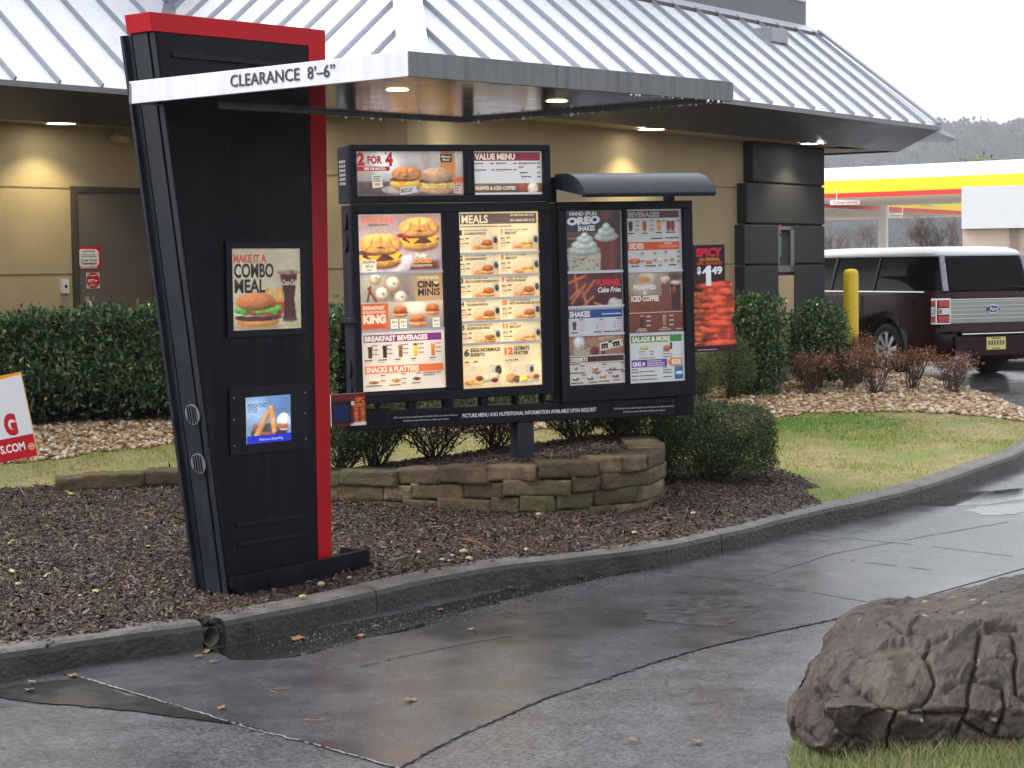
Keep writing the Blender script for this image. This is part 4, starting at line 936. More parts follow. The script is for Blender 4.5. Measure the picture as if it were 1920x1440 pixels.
P3 = brect(((669,403),(826,400),(836,727.5),(679,733.5))); P4r = brect(((858,397.6),(1009,396.3),(1015.5,721.6),(866.5,728.6)))
board_case('board', main, bigr, [P3, P4r])
P1 = brect(((667,284.5),(870,283),(867,366),(665.5,367))); P2 = brect(((887,284),(1017.5,283),(1014,364),(885,366)))
tr_ = (topr[0], topr[1], bigr[3]+.012, topr[3]); board_case('header', main, tr_, [P1, P2], .21, .035)
mb = MB()   # vent slots and cam locks on the left side
for k in range(4):
    for j in range(6): mb.box(bQ+bU*(tr_[0]-.002)+bV*(tr_[3]-.10-.028*j)-bN*(.16-.028*k), (.006, .012, .018), bM, 1)
mb.build('vent_slots', [M['slate'], M['rail']], main); mb = MB()
for v in (bigr[3]-.10, bigr[3]-.24, bigr[2]+.22, bigr[2]+.08):
    q = bQ+bU*(bigr[0]-.001)+bV*v-bN*.09; mb.disc(q, bN, bV, .035, .06, 20, 0, -.014 if bN.cross(bV).dot(bU) > 0 else .014); mb.build('cam_lock', M['slate'], main, bevel=.002); mb = MB()
mb.box(bQ+bU*(bigr[0]-.012)+bV*((bigr[2]+bigr[3])/2-.1)-bN*.07, (.03, .2, .03), bM, 0)
mb.build('cable_clamp', M['slate'], main, bevel=.002)
def head(s, x0, y0, x1, y1, col, t, tx1, tcol=(235, 225, 205), bold=.045): 
    s.rect(x0, y0, x1, y1, col); h = y1-y0; s.text(t, x0+.16*h, y0+.14*h, tx1, y1-.12*h, tcol, bold)
def art1(s):
    c = Cv(150, 62, (205, 200, 196), (150, 130, 125)); c.ell(.3, .3, .5, .5, (235, 232, 228), a=.9, soft=1); c.ell(.65, .2, .12, .28, (170, 140, 125), a=.7, soft=1); c.rect(0, .66, 1, 1, (108, 84, 82), (88, 66, 66), tex=.1, soft=.03)
    c.ell(.44, .86, .52, .12, (176, 170, 165), tex=.1); c.tri([(.79, .02), (.92, .02), (.92, .78), (.79, .78)], (214, 136, 60), .3); c.ell(.96, .78, .20, .2, (196, 92, 48), tex=.1); c.rect(.93, .7, 1, .98, (190, 170, 160))
    croissant(c, .47, .60, .34, (190, 126, 78), (120, 30, 34), 3, False); sandwich(c, .75, .66, .42, (190, 150, 116), ((226, 190, 104), (232, 196, 110), (86, 50, 40)), 8, .34)
    s.pic(265, 335, 1078, 665, c)
    s.text('2', 278, 342, 336, 442, (178, 18, 38), .06); s.text('FOR', 356, 368, 466, 428, (178, 18, 38), .05); s.text('4', 488, 342, 546, 446, (178, 18, 38), .06); s.text('$', 486, 336, 500, 360, (178, 18, 38), .03); s.rect(278, 448, 520, 480, (178, 24, 38)); s.text('MIX OR MATCH', 332, 454, 488, 474, (235, 230, 220), .04)
    s.poly([(386, 512), (390, 610), (466, 600), (458, 502)], (222, 216, 206)); s.bars(396, 518, (56, 52, 54), (70, 60, 60), 8, dy=16); s.oval(428, 580, 22, 12, (226, 150, 60))
    s.poly([(592, 606), (596, 662), (724, 640), (716, 590)], (206, 200, 196)); s.text('BISCUIT', 600, 616, 690, 646, (60, 52, 54), .03, rot=.10); s.rect(905, 358, 992, 416, (24, 22, 22)); s.text('Minute', 914, 366, 984, 384, (230, 225, 200), .02); s.text('Maid', 922, 390, 974, 406, (230, 225, 200), .02)
    s.rect(1000, 580, 1064, 652, (206, 180, 168)); s.bars(1008, 590, (48, 30, 30), (90, 70, 70), 8, dy=20)
sheet_in('header_sheet', P1, ((265, 335, 1078, 665), art1), M['inkT'], main)
def art2(s):
    s.rect(1146, 332, 1668, 660, (212, 212, 214)); head(s, 1154, 340, 1656, 404, (132, 20, 48), 'VALUE MENU', 1466)
    for x, y, w_ in ((1156, 420, 70), (1156, 468, 92), (1322, 418, 78), (1322, 466, 118), (1492, 418, 130), (1492, 448, 40), (1500, 490, 60), (1510, 520, 76)):
        s.bars(x, y, (w_,), (74, 70, 80), 9); s.bars(x, y+14, (w_*.5,), (206, 150, 150), 6)
    for x, y in ((1280, 420), (1286, 468), (1452, 420), (1452, 466), (1632, 418), (1632, 448), (1632, 490), (1632, 520)): s.bars(x, y, (26,), (80, 76, 84), 9)
    c = Cv(110, 18, (128, 100, 74), (84, 60, 42)); c.ell(.1, .5, .8, .5, (170, 140, 100), a=.5, soft=1); c.ell(.72, .5, .5, .6, (150, 70, 40), soft=.5); c.ell(.86, .6, .5, .7, (220, 205, 190), tex=.15)
    s.pic(1146, 574, 1668, 642, c); s.text('FRAPP\u00c9S & ICED COFFEE', 1164, 590, 1464, 624, (235, 228, 205), .03)
sheet_in('header_sheet', P2, ((1146, 332, 1668, 660), art2), M['inkT'], main)
def art3(s):   # unit: photo pixels, x 669..836, y 402..731 straightened
    c = Cv(150, 100, (178, 146, 140), (196, 178, 180)); c.rect(.42, .78, 1, 1, (120, 66, 54), (104, 54, 46), tex=.12, soft=.06); c.ell(.5, .92, .34, .15, (196, 180, 184), rot=-.7, tex=.08, soft=.3); c.ell(.1, .7, .3, .5, (205, 190, 190), a=.6, soft=1)
    croissant(c, .735, .33, .37, (216, 152, 84), (136, 30, 32), 11); croissant(c, .27, .61, .385, (222, 152, 80), (110, 54, 36), 21); s.pic(670, 403, 829, 510, c)
    s.text('DOUBLE', 679, 407.5, 739, 417.5, (226, 110, 84), .05); s.text("CROISSAN'WICH", 689, 419, 728, 424, (60, 40, 36), .02)
    s.rect(675, 486, 703, 510, (226, 214, 190)); s.bars(677, 488, (24, 24), (80, 70, 66), 1.6, dy=2.6); s.text('$5', 683, 495, 690, 501, (60, 56, 56), .02); s.bars(691, 496, (6, 6), (110, 100, 96), 1.4, dy=2.6); s.bars(685, 504, (9,), (110, 100, 96), 2)
    s.text('Fully', 777, 476, 801, 486, (240, 232, 214), .05, .2); s.text('LOADED', 772, 485.5, 810, 494.5, (250, 168, 60), .045); s.text("CROISSAN'WICH", 772, 496.5, 810, 501, (235, 225, 205), .02)
    c = Cv(100, 46, (196, 190, 170), (170, 160, 140))
    for k in range(7): c.rect(0, .14*k+.1, .8, .14*k+.115, (150, 146, 130))
    c.rect(.40, 0, 1, 1, (160, 152, 140), (130, 120, 112), soft=.15); c.ell(.9, .5, .9, .6, (126, 104, 90), a=.4)
    for x, y, r in ((.29, .16, .26), (.60, .36, .30), (.40, .72, .30), (.74, .86, .28)): c.ell(x, y, r, r*.92, (208, 170, 130), tex=.08); c.ell(x, y-.04, r*.78, r*.7, (236, 222, 200), tex=.16, seed=int(x*50)); c.ell(x+.02, y-.02, r*.25, r*.2, (180, 120, 84), soft=.8)
    c.cap(.16, .5, .30, .98, .05, (140, 70, 50)); c.cap(.20, .45, .14, .95, .04, (120, 58, 42)); s.pic(670, 513, 775, 565, c)
    s.rect(775, 513, 829, 565, (186, 148, 104)); s.text("THEY'RE BACK!", 780, 519, 822, 525, (232, 218, 190), .03); s.text('CINI', 780, 528, 811, 541, (52, 34, 26), .05); s.oval(817.5, 534, 6, 6.5, (52, 34, 26)); s.oval(817.5, 531.5, 5, 3.4, (205, 190, 150)); s.text('MINIS', 781, 542, 824, 556, (52, 34, 26), .028)
    s.rect(670, 567.5, 723, 618, (214, 96, 58)); s.text('BREAKFAST', 675, 572, 716, 579, (240, 222, 190), .04); s.text('SOURDOUGH', 675, 581, 717, 586, (240, 222, 190), .03); s.text('KING', 675, 588, 718, 605, (244, 228, 198), .06); s.bars(676, 608, (40, 40), (170, 60, 30), 1.6)
    c = Cv(105, 48, (214, 190, 160), (130, 120, 120)); c.ell(.5, .2, .6, .4, (240, 225, 200), a=.8, soft=1); sandwich(c, .22, .32, .30, (190, 106, 60), ((250, 190, 80), (120, 58, 50), (170, 80, 66)), 2); sandwich(c, .80, .28, .30, (186, 104, 58), ((250, 190, 80), (120, 48, 44), (190, 100, 76)), 4); sandwich(c, .53, .66, .33, (196, 112, 62), ((252, 196, 84), (190, 110, 90), (150, 66, 50)), 6); s.pic(723, 567.5, 829, 618, c)
    for x in (727, 744, 808): s.rect(x, 598, x+14, 615.5, (232, 222, 200)); s.text('$4', x+2, 601, x+8, 606, (50, 48, 50), .02); s.bars(x+9, 602, (4, 4), (110, 100, 100), 1.1, dy=2); s.bars(x+4, 610, (8,), (110, 100, 100), 1.6)
    s.rect(670, 621, 831, 731, (226, 214, 198)); head(s, 674, 626, 824, 640, (122, 40, 120), 'BREAKFAST BEVERAGES', 797)
    for x, col, lidc in ((681, (70, 40, 36), (220, 215, 210)), (709, (40, 26, 24), None), (739, (120, 86, 74), (190, 160, 140)), (768, (240, 180, 60), (40, 40, 36)), (802, (206, 120, 70), (220, 190, 160))):
        c = Cv(12, 26, (226, 214, 198)); cup(c, .5, .55, .8, .8, col, lidc); s.pic(x, 643, x+10, 670, c)
    for x in (690, 717, 748, 778, 812):
        for k in range(3): s.bars(x, 645+8*k, (11,), (96, 84, 84), 1.8); s.bars(x, 649+8*k, (9,), (236, 180, 160), 1.3)
    for x, w_ in ((675, 15), (701, 16), (733, 10), (764, 10), (800, 12)): s.bars(x, 672, (w_,), (70, 50, 46), 2.2); s.bars(x, 676.5, (w_*.8,), (190, 160, 150), 1.4)
    head(s, 675, 684, 826, 698, (226, 112, 62), 'SNACKS & PLATTERS', 778)
    for x, y, w_, h, col in ((680, 710, 22, 8, (170, 96, 50)), (724, 706, 20, 11, (200, 130, 66)), (765, 706, 17, 9, (96, 70, 62))):
        c = Cv(24, 12, (226, 214, 198)); c.ell(.5, .6, .9, .3, col, tex=.4); c.ell(.4, .45, .5, .2, tuple(v*1.2 for v in col), tex=.3); s.pic(x, y, x+w_, y+h, c)
    for x, y in ((704, 701), (704, 711), (744, 700), (744, 709), (744, 717), (773, 700), (812, 700)): s.bars(x, y, (9,), (96, 84, 84), 2); s.bars(x, y+4, (7,), (236, 180, 160), 1.3)
    for x, y, w_ in ((676, 720, 30), (720, 720, 22), (764, 718, 16), (786, 700, 24), (786, 704, 22)): s.bars(x, y, (w_,), (96, 66, 60), 2)
sheet_in('menu_sheet', P3, ((669, 402, 830, 731), art3), M['inkA'], main); rails(main, P3, (.332, .658))
items = [('1', 'SAUSAGE, EGG & CHEESE', "CROISSAN'WICH", 0), ('2', 'BACON, EGG & CHEESE', "CROISSAN'WICH", 0), ('3', 'BACON, SAUSAGE & HAM', "FULLY LOADED CROISSAN'WICH", 0), ('4', 'HAM, EGG & CHEESE', "CROISSAN'WICH", 0), ('5', 'DOUBLE SAUSAGE BREAKFAST', 'SOURDOUGH KING', 1),
         ('7', 'SAUSAGE, EGG & CHEESE', 'BISCUIT', 2), ('8', 'BACON, EGG & CHEESE', 'BISCUIT', 2), ('9', "DOUBLE CROISSAN'WICH", 'WITH SAUSAGE', 0), ('10', "DOUBLE CROISSAN'WICH", 'WITH SAUSAGE AND BACON', 0), ('11', 'CHICKEN', 'BISCUIT', 2)]
def art4(s):   # photo pixels straightened: x 858..1009, y 397..725
    bg = (228, 212, 176); s.rect(858, 397, 1009, 725, bg); s.rect(862, 400, 1006, 419.5, (98, 80, 72)); s.text('MEALS', 865, 402.5, 914, 418, (236, 224, 190), .028)
    s.text('GO MEDIUM ADD $.75', 956, 401.5, 1001, 406, (225, 212, 184), .02); s.text('GO LARGE ADD $1.25', 956, 411, 1002, 416, (225, 212, 184), .02); s.bars(862, 423, (96,), (120, 100, 84), 2)
    ytops = (428, 475, 517, 560, 604)
    for i, (no, a, b_2, kind) in enumerate(items):
        r, cc = i % 5, i//5; x = 859+cc*76; y = ytops[r]; w_ = 73; wide = len(no) > 1
        c = Cv(60, 34, (230, 216, 184), (214, 176, 130)); c.ell(.92, .30, .22, .4, (205, 198, 180)); c.tri([(.72, .02), (.98, .02), (.93, .72), (.77, .72)], (196, 190, 176)); c.ell(.90, .35, .14, .22, (60, 48, 46), tex=.6, seed=i); c.ell(.26, .80, .30, .12, (206, 130, 70), tex=.3, seed=i); c.ell(.38, .74, .18, .13, (216, 140, 78), tex=.3, seed=i+1)
        if kind == 0: sandwich(c, .60, .62, .40, (176, 96, 44), ((240, 196, 110), (236, 190, 90), (130, 60, 36)), i, .42)
        elif kind == 1: sandwich(c, .60, .60, .38, (150, 86, 44), ((236, 180, 70), (120, 70, 40), (240, 190, 80)), i, .25)
        else: sandwich(c, .60, .62, .38, (222, 168, 104), ((226, 170, 100), (240, 200, 120), (140, 64, 40)), i, .3)
        s.pic(x+22, y+12, x+w_, y+40, c)
        nx = x+10 if wide else x+6; s.text(no, x+1.5, y+2, nx, y+12, (64, 46, 36) if cc == 0 else (206, 96, 54), .05)
        tx = nx+4; s.text(a, tx, y+1.5, min(x+w_-2, tx+len(a)*2.05), y+4.8, (88, 64, 50), .015); s.text(b_2, tx, y+6.5, min(x+w_-1, tx+len(b_2)*3.05), y+11.4, (52, 36, 28), .03, .15)
        s.text('MEAL', x+1.5, y+17, x+10, y+20, (60, 42, 34), .03); s.bars(x+13, y+16.5, (6,), (90, 70, 56), 2.4); s.bars(x+1.5, y+21.5, (10,), (226, 160, 110), 1.8); s.bars(x+1.5, y+26.5, (10,), (110, 88, 70), 1.6); s.bars(x+13, y+25.5, (6,), (90, 70, 56), 2.4); s.bars(x+1.5, y+31, (10,), (226, 160, 110), 1.8)
    s.rect(932.5, 421, 934, 725, (238, 226, 196))
    for x, no, a, b_2, col in ((862, '6', 'EGG-NORM\u2022US', 'BURRITO', (64, 46, 36)), (938, '12', 'ULTIMATE', 'PLATTER', (206, 96, 54))):
        n0 = x+(10 if no == '6' else 16); s.text(no, x, 651, n0, 665, col, .05); s.text(a, n0+2.5, 650, n0+(58 if no == '6' else 31), 657.5, (60, 42, 34), .04); s.text(b_2, n0+2.5, 659, n0+29, 665.5, (60, 42, 34), .04)
        s.text('MEAL' if no == '6' else 'PLATTER', x+1, 674, x+(10 if no == '6' else 15), 677.5, (60, 42, 34), .03); s.bars(x+18, 674, (7,), (90, 70, 56), 2.6); s.bars(x+1, 680, (11,), (226, 160, 110), 2); s.bars(x+1, 685, (9,), (90, 70, 56), 1.6); s.bars(x+14, 684.5, (7,), (90, 70, 56), 2.6); s.bars(x+1, 691, (10,), (226, 160, 110), 2)
    c = Cv(72, 42, (226, 210, 178), (222, 196, 158)); c.tri([(.68, .02), (.97, .02), (.90, .62), (.74, .62)], (196, 190, 176)); c.ell(.90, .28, .15, .22, (58, 46, 44), tex=.6); c.ell(.2, .8, .3, .12, (206, 136, 78), tex=.3); c.cap(.45, .68, .82, .55, .20, (216, 206, 176)); c.ell(.40, .70, .22, .24, (226, 190, 130), tex=.2); c.ell(.40, .62, .17, .12, (150, 66, 40), tex=.4); c.ell(.80, .74, .16, .10, (110, 30, 40)); s.pic(860, 682, 932, 722, c)
    c = Cv(72, 38, (226, 210, 178), (226, 208, 176)); c.tri([(.58, .02), (.84, .02), (.79, .5), (.62, .5)], (198, 194, 180)); c.ell(.74, .28, .10, .15, (60, 48, 46), tex=.6); c.ell(.5, .82, .9, .12, (186, 190, 176)); c.ell(.2, .66, .26, .22, (206, 140, 84), tex=.3); c.ell(.34, .72, .18, .18, (120, 74, 44), tex=.2); c.ell(.53, .72, .24, .15, (250, 214, 90), tex=.2); c.ell(.76, .62, .35, .14, (214, 160, 100), tex=.2); c.ell(.86, .66, .16, .1, (120, 70, 46)); s.pic(935, 684, 1007, 722, c)
sheet_in('menu_sheet', P4r, ((858, 397, 1009, 725), art4), M['inkB'], main); rails(main, P4r, (.235, .362, .492, .622, .748))

small = thing('side_menu_board', 'smaller black menu board with shakes, sides and salads sheets under a curved visor', 'menu board', up(bQ+bU*((smr[0]+smr[1])/2), .45))
P5 = brect(((1060,394.4),(1167,394),(1169.8,718.6),(1064.6,722))); P6 = brect(((1172.4,393),(1277,391),(1283,714),(1179,718)))
board_case('board', small, smr, [P5, P6], .15)
def art5(s):   # photo px x 1060..1169, y 394..720
    c = Cv(96, 104, (52, 30, 34), (70, 46, 40)); c.ell(.15, .15, .3, .3, (30, 36, 60), soft=1); c.ell(.75, .1, .18, .16, (110, 64, 50), soft=1); c.rect(0, .43, .55, .49, (150, 140, 120), soft=.03); c.rect(0, .34, .6, .43, (104, 76, 60), soft=.03)
    c.tri([(.52, .46), (.96, .46), (.90, 1), (.60, 1)], (104, 44, 38)); c.rect(.80, .5, .86, 1, (150, 74, 62), a=.8, soft=.03); c.ell(.74, .44, .21, .09, (176, 184, 178), tex=.08); c.ell(.74, .36, .15, .09, (186, 196, 190), tex=.08); c.ell(.74, .28, .07, .07, (196, 206, 200))
    c.tri([(.02, .70), (.64, .70), (.62, 1), (.06, 1)], (176, 172, 152)); c.ell(.33, .66, .29, .09, (178, 188, 180), tex=.06); c.ell(.34, .57, .22, .09, (190, 200, 192), tex=.08); c.ell(.35, .48, .14, .08, (196, 206, 198), tex=.08); c.ell(.35, .41, .06, .05, (200, 210, 204))
    for k in range(22): c.ell(random.uniform(.12, .58), random.uniform(.78, .98), .012, .01, (50, 42, 40))
    s.pic(1060, 394.5, 1166, 506, c); s.text('HAND SPUN', 1069, 396, 1121, 404, (226, 226, 226), .05); s.oval(1092, 414.5, 31, 10, (16, 44, 110))
    V, F, a = txt('OREO', .07); s.text('OREO', 1064, 407, 1127, 422, (236, 238, 240), .07, rot=.05); s.text('SHAKES', 1084, 422.5, 1117, 433, (222, 222, 218), .05, rot=.03)
    s.rect(1060, 510, 1167, 574, (84, 24, 36)); c = Cv(96, 60, (92, 28, 38), (60, 24, 34)); c.ell(.3, .5, .5, .5, (120, 70, 66), a=.5, soft=1)
    for k, q in enumerate(((.16, .02, .2, .6), (.04, .3, .36, .08), (.30, .45, .22, .62), (.1, .9, .34, .35), (.3, .7, .5, .25), (.36, .95, .3, .6), (.3, .98, .48, .72), (.08, .75, .22, .5), (.5, .9, .65, 1.0))): c.cap(*q, .045, (190, 106, 70), seed=k)
    c.ell(.84, .95, .18, .2, (170, 165, 160), tex=.1); s.pic(1060, 511, 1167, 573, c); s.text('FUNNEL', 1117, 523, 1165, 536, (205, 28, 48), .06); s.text('Cake Fries', 1119, 538, 1164, 548, (226, 220, 214), .03, .2); s.rect(1153, 562, 1166, 572, (196, 186, 178))
    s.rect(1060, 576.5, 1168, 625, (196, 198, 204)); head(s, 1062, 579.5, 1166, 595, (20, 62, 138), 'SHAKES', 1104); s.bars(1126, 587.5, (38,), (200, 210, 226), 2)
    c = Cv(10, 20, (196, 198, 204)); cup(c, .5, .5, .8, .85, (84, 56, 52)); s.pic(1069, 600, 1078, 618, c)
    for x in (1113, 1147): c = Cv(10, 20, (196, 198, 204)); cup(c, .5, .5, .8, .85, (176, 176, 178)); s.pic(x, 600, x+8, 618, c)
    for x in (1083, 1122, 1155): s.bars(x, 597, (8,), (70, 70, 78), 2); s.bars(x, 602, (11, 9, 11, 9), (214, 150, 146), 1.6, dy=5)
    for x, w_ in ((1067, 12), (1111, 14), (1130, 34)): s.bars(x, 620.5, (w_,), (80, 50, 54), 2.4)
    c = Cv(100, 34, (164, 124, 98), (150, 108, 86)); c.ell(.2, .35, .3, .35, (206, 208, 214), tex=.1); c.rect(.08, .55, .4, 1, (176, 164, 152), tex=.2, soft=.04); c.ell(.47, .80, .22, .22, (110, 44, 34), tex=.3); c.ell(.62, .92, .09, .10, (80, 36, 34)); c.cap(.33, .02, .31, .3, .03, (206, 60, 50)); c.cap(.28, .7, .38, .55, .03, (110, 80, 60)); s.pic(1060, 628, 1169, 664, c)
    s.text('NEW SHAKE', 1120, 632, 1150, 637, (214, 196, 170), .03, rot=.12); s.poly([(1122, 658), (1166, 650), (1165, 636), (1121, 643)], (214, 206, 196)); s.text('m&m', 1124, 641, 1160, 655, (36, 22, 20), .07, rot=.14); s.text("'s", 1161, 637, 1165, 642, (70, 50, 44), .02)
    s.rect(1060, 665, 1169, 720, (204, 200, 196)); head(s, 1063, 667, 1167, 677.5, (58, 26, 26), 'DESSERTS', 1097); s.bars(1063, 679.5, (20,), (90, 56, 54), 2); s.bars(1092, 678.5, (22,), (206, 130, 120), 1.8); s.bars(1117, 679, (50,), (176, 110, 104), 1.8)
    for x, y, q in ((1071, 683, 7), (1104, 686, 14), (1137, 687, 15), (1066, 703, 15), (1094, 703, 15), (1118, 701, 16), (1143, 701, 15)):
        c = Cv(18, 9, (204, 200, 196)); c.ell(.5, .62, .8, .34, (120, 84, 66) if q % 2 else (176, 100, 66), tex=.6, seed=x); c.ell(.45, .42, .4, .2, (226, 200, 170), tex=.5, seed=y); s.pic(x, y, x+q, y+9, c)
    for x, y in ((1083, 683), (1125, 682), (1161, 681), (1085, 700), (1111, 699), (1136, 699), (1161, 697)): s.bars(x, y, (8,), (84, 70, 72), 2.2); s.bars(x, y+6, (7,), (214, 150, 146), 1.4)
    for x, y, w_ in ((1063, 696, 28), (1104, 696, 18), (1132, 694, 34), (1064, 715, 24), (1098, 715, 16), (1118, 714, 20), (1146, 713, 12)): s.bars(x, y, (w_,), (104, 60, 58), 2)
sheet_in('menu_sheet', P5, ((1060, 394, 1169, 720), art5), M['inkC'], small, .001); rails(small, P5, (.353, .552, .713))
def art6(s):   # photo px x 1172..1280, y 392..716
    s.rect(1172, 392, 1281, 716, (198, 198, 194)); head(s, 1175, 395, 1276, 408.5, (70, 18, 44), 'BEVERAGES', 1238, (176, 168, 168))
    for x, col, ld in ((1177, (50, 26, 22), None), (1204, (176, 52, 44), (120, 110, 70)), (1232, (216, 140, 44), (40, 36, 30)), (1251, (120, 20, 28), None), (1259, (120, 20, 28), None)):
        c = Cv(10, 22, (198, 198, 194)); cup(c, .5, .52, .85, .86, col, ld); s.pic(x, 413, x+9, 433, c)
    for x in (1190, 1218, 1242, 1270):
        for k in range(3 if x < 1240 else 1): s.bars(x, 413+8*k, (9,), (96, 90, 90), 1.8); s.bars(x, 417+8*k, (7,), (206, 150, 140), 1.3)
    for x, y, w_ in ((1176, 435.5, 12), (1204, 435.5, 10), (1231, 435, 11), (1250, 434.5, 19), (1221, 445.5, 22), (1249, 445, 26)): s.bars(x, y, (w_,), (70, 46, 44), 2.4)
    head(s, 1175, 453, 1276, 468, (204, 74, 40), 'SIDES', 1206, (226, 206, 190)); s.bars(1247, 455, (14,), (240, 200, 180), 2.2); s.bars(1236, 460, (38, 34), (236, 150, 120), 1.2)
    for x, y, w_, h, col in ((1176, 480, 23, 14, (196, 92, 44)), (1209, 485, 13, 9, (196, 96, 48)), (1233, 480, 8, 12, (226, 196, 140)), (1257, 482, 8, 9, (176, 100, 84))):
        c = Cv(20, 14, (198, 198, 194)); c.ell(.5, .6, .62*1.2, .36, col, tex=.5, seed=x); s.pic(x, y, x+w_, y+h, c)
    for x, y in ((1200, 473), (1225, 473), (1246, 471), (1271, 471), (1200, 487), (1225, 486), (1246, 487), (1271, 480), (1271, 489)): s.bars(x, y, (6,), (80, 74, 76), 2.2); s.bars(x, y+4, (6,), (206, 150, 140), 1.2)
    for x, y, w_ in ((1181, 496.5, 16), (1208, 496.5, 21), (1234, 496, 6), (1254, 495.5, 15)): s.bars(x, y, (w_,), (70, 46, 44), 2.2)
    c = Cv(100, 70, (170, 158, 142), (120, 84, 66)); c.ell(.35, .15, .3, .2, (200, 190, 176), soft=1, a=.8); c.ell(.30, .18, .18, .10, (190, 120, 44), soft=.8); c.ell(.85, .12, .3, .14, (70, 50, 44), soft=1); c.rect(0, .55, 1, 1, (128, 66, 48), (112, 56, 42), tex=.1, soft=.05)
    c.ell(.3, .42, .4, .25, (190, 180, 168), a=.6, soft=1); c.tri([(.60, .24), (.77, .24), (.74, .90), (.62, .90)], (116, 62, 54)); c.ell(.68, .20, .13, .11, (196, 164, 154), tex=.25); c.tri([(.77, .28), (.97, .28), (.94, .96), (.80, .96)], (58, 24, 22)); c.ell(.87, .28, .15, .06, (196, 170, 150), tex=.3); c.ell(.84, .45, .06, .14, (130, 60, 34), soft=.8); c.rect(.955, .3, .975, .85, (190, 180, 175)); s.pic(1174, 510, 1280, 585, c)
    s.text('FRAPP\u00c9S', 1184, 531, 1227, 542, (222, 218, 206), .045); s.text('&', 1203, 543.5, 1210, 551, (222, 218, 206), .04); s.text('ICED COFFEE', 1179, 553, 1233, 564, (226, 222, 210), .05)
    c = Cv(60, 24, (120, 60, 44), (104, 50, 38)); c.A *= (1+.08*c.nz(20))[..., None]; s.pic(1174, 585, 1280, 622, c); s.rect(1174, 584.5, 1280, 585.6, (206, 196, 186))
    for x, col in ((1195, (60, 30, 26)), (1239, (150, 120, 90))): c = Cv(10, 22, (114, 56, 42)); cup(c, .5, .52, .8, .86, col, (190, 170, 150)); s.pic(x, 590, x+8, 612, c)
    for x in (1208, 1253): s.bars(x, 591, (8, 8, 8), (206, 190, 176), 2.4, dy=8.5)
    for x, y, w_ in ((1191, 614.5, 16), (1187, 618, 22), (1238, 613.5, 10), (1231, 617, 24), (1266, 616.5, 12)): s.bars(x, y, (w_,), (206, 190, 180), 1.6)
    s.rect(1172, 626, 1281, 716, (206, 208, 206)); head(s, 1177, 628, 1276, 641, (60, 132, 58), 'SALADS & MORE', 1253); 
    for x, y, w_, h, col in ((1194, 646, 17, 9, (190, 176, 90)), (1239, 646, 15, 13, (176, 90, 50))): c = Cv(18, 12, (206, 208, 206)); c.ell(.5, .55, .7, .4, col, tex=.5); s.pic(x, y, x+w_, y+h, c)
    s.rect(1253, 643, 1257, 655, (70, 30, 26)); s.bars(1191, 657, (12,), (90, 80, 80), 1.6); s.bars(1191, 662, (14,), (190, 130, 126), 1.6); s.bars(1191, 669, (32,), (150, 100, 98), 1.8); s.bars(1238, 658, (14,), (90, 80, 80), 1.6); s.bars(1238, 663, (18,), (120, 110, 112), 1.8); s.bars(1238, 668, (18,), (120, 110, 112), 1.8); s.bars(1213, 657, (7, 7), (80, 74, 76), 2, dy=5)
    s.rect(1177, 673, 1246, 687, (92, 58, 134)); s.poly([(1246, 680), (1254, 672), (1276, 672), (1276, 686), (1254, 687)], (214, 130, 62)); s.text('KING', 1179, 676.5, 1195, 685.5, (232, 226, 236), .05); s.text('JR', 1197, 678, 1204, 685.5, (232, 226, 236), .04); s.bars(1207, 675, (28, 34, 34), (206, 190, 220), 2.2, dy=4); s.text('KIDS', 1256, 674.5, 1273, 684, (245, 235, 220), .045)
    for x, y, w_ in ((1177, 690, 12), (1177, 695, 14), (1177, 702, 13), (1177, 709, 12), (1192, 694, 8), (1201, 694, 20), (1192, 702, 8), (1201, 702, 24), (1192, 709, 8), (1201, 709, 26), (1238, 688, 8), (1238, 693, 16), (1238, 698, 18), (1238, 706, 18)): s.bars(x, y, (w_,), (104, 80, 110) if x % 2 else (96, 96, 104), 1.8)
    c = Cv(16, 28, (56, 130, 190), (30, 90, 160)); c.ell(.5, .2, .3, .1, (70, 120, 60)); c.ell(.6, .55, .3, .12, (206, 210, 220)); s.pic(1261, 687, 1277, 712, c)
sheet_in('menu_sheet', P6, ((1172, 392, 1281, 716), art6), M['inkC'], small, .001); rails(small, P6, (.357, .722))
# visor on two posts
p0, p1 = bp2(1061, 350), bp2(1331, 350); va, vb = bp2(1100, 325)[1], bp2(1100, 369)[1]; mb = MB(); n = 12; V = []; F = []
prof_ = [( .34*math.sin(k/n*PI/2)**1.0, va-(va-vb)*(1-math.cos(k/n*PI/2))) for k in range(n+1)]
prof_ = [(-.10, va-.03), (-.10, va)]+[(q[0]*.9, q[1]) for q in prof_]+[(.29, vb)]
uL, uR = p0[0]-.03, p1[0]-.14
for th_, off in ((0, 0), (1, -.012)):
    for a, b_2 in prof_:
        V.append(bQ+bU*uL+bN*(a+off)+bV*(b_2+off)); V.append(bQ+bU*uR+bN*(a+off)+bV*(b_2+off))
m_ = len(prof_)
for k in range(m_-1): F.append((2*k, 2*k+2, 2*k+3, 2*k+1)); F.append((2*(m_+k)+1, 2*(m_+k)+3, 2*(m_+k)+2, 2*(m_+k)))
F += [(2*(m_-1), 2*(2*m_-1), 2*(2*m_-1)+1, 2*(m_-1)+1)]
mb.add(V, F, 0, True)
for u, s_ in ((uL, 1), (uR, -1)): mb.prism([bQ+bU*u+bN*a+bV*b_2 for a, b_2 in [(-.10, va-.10)]+prof_[1:]], bU*.006*s_, 0)
mb.build('visor', pm('slate_blue_visor_paint', (.022, .027, .044), .30, var=.03, spec=.5), small)
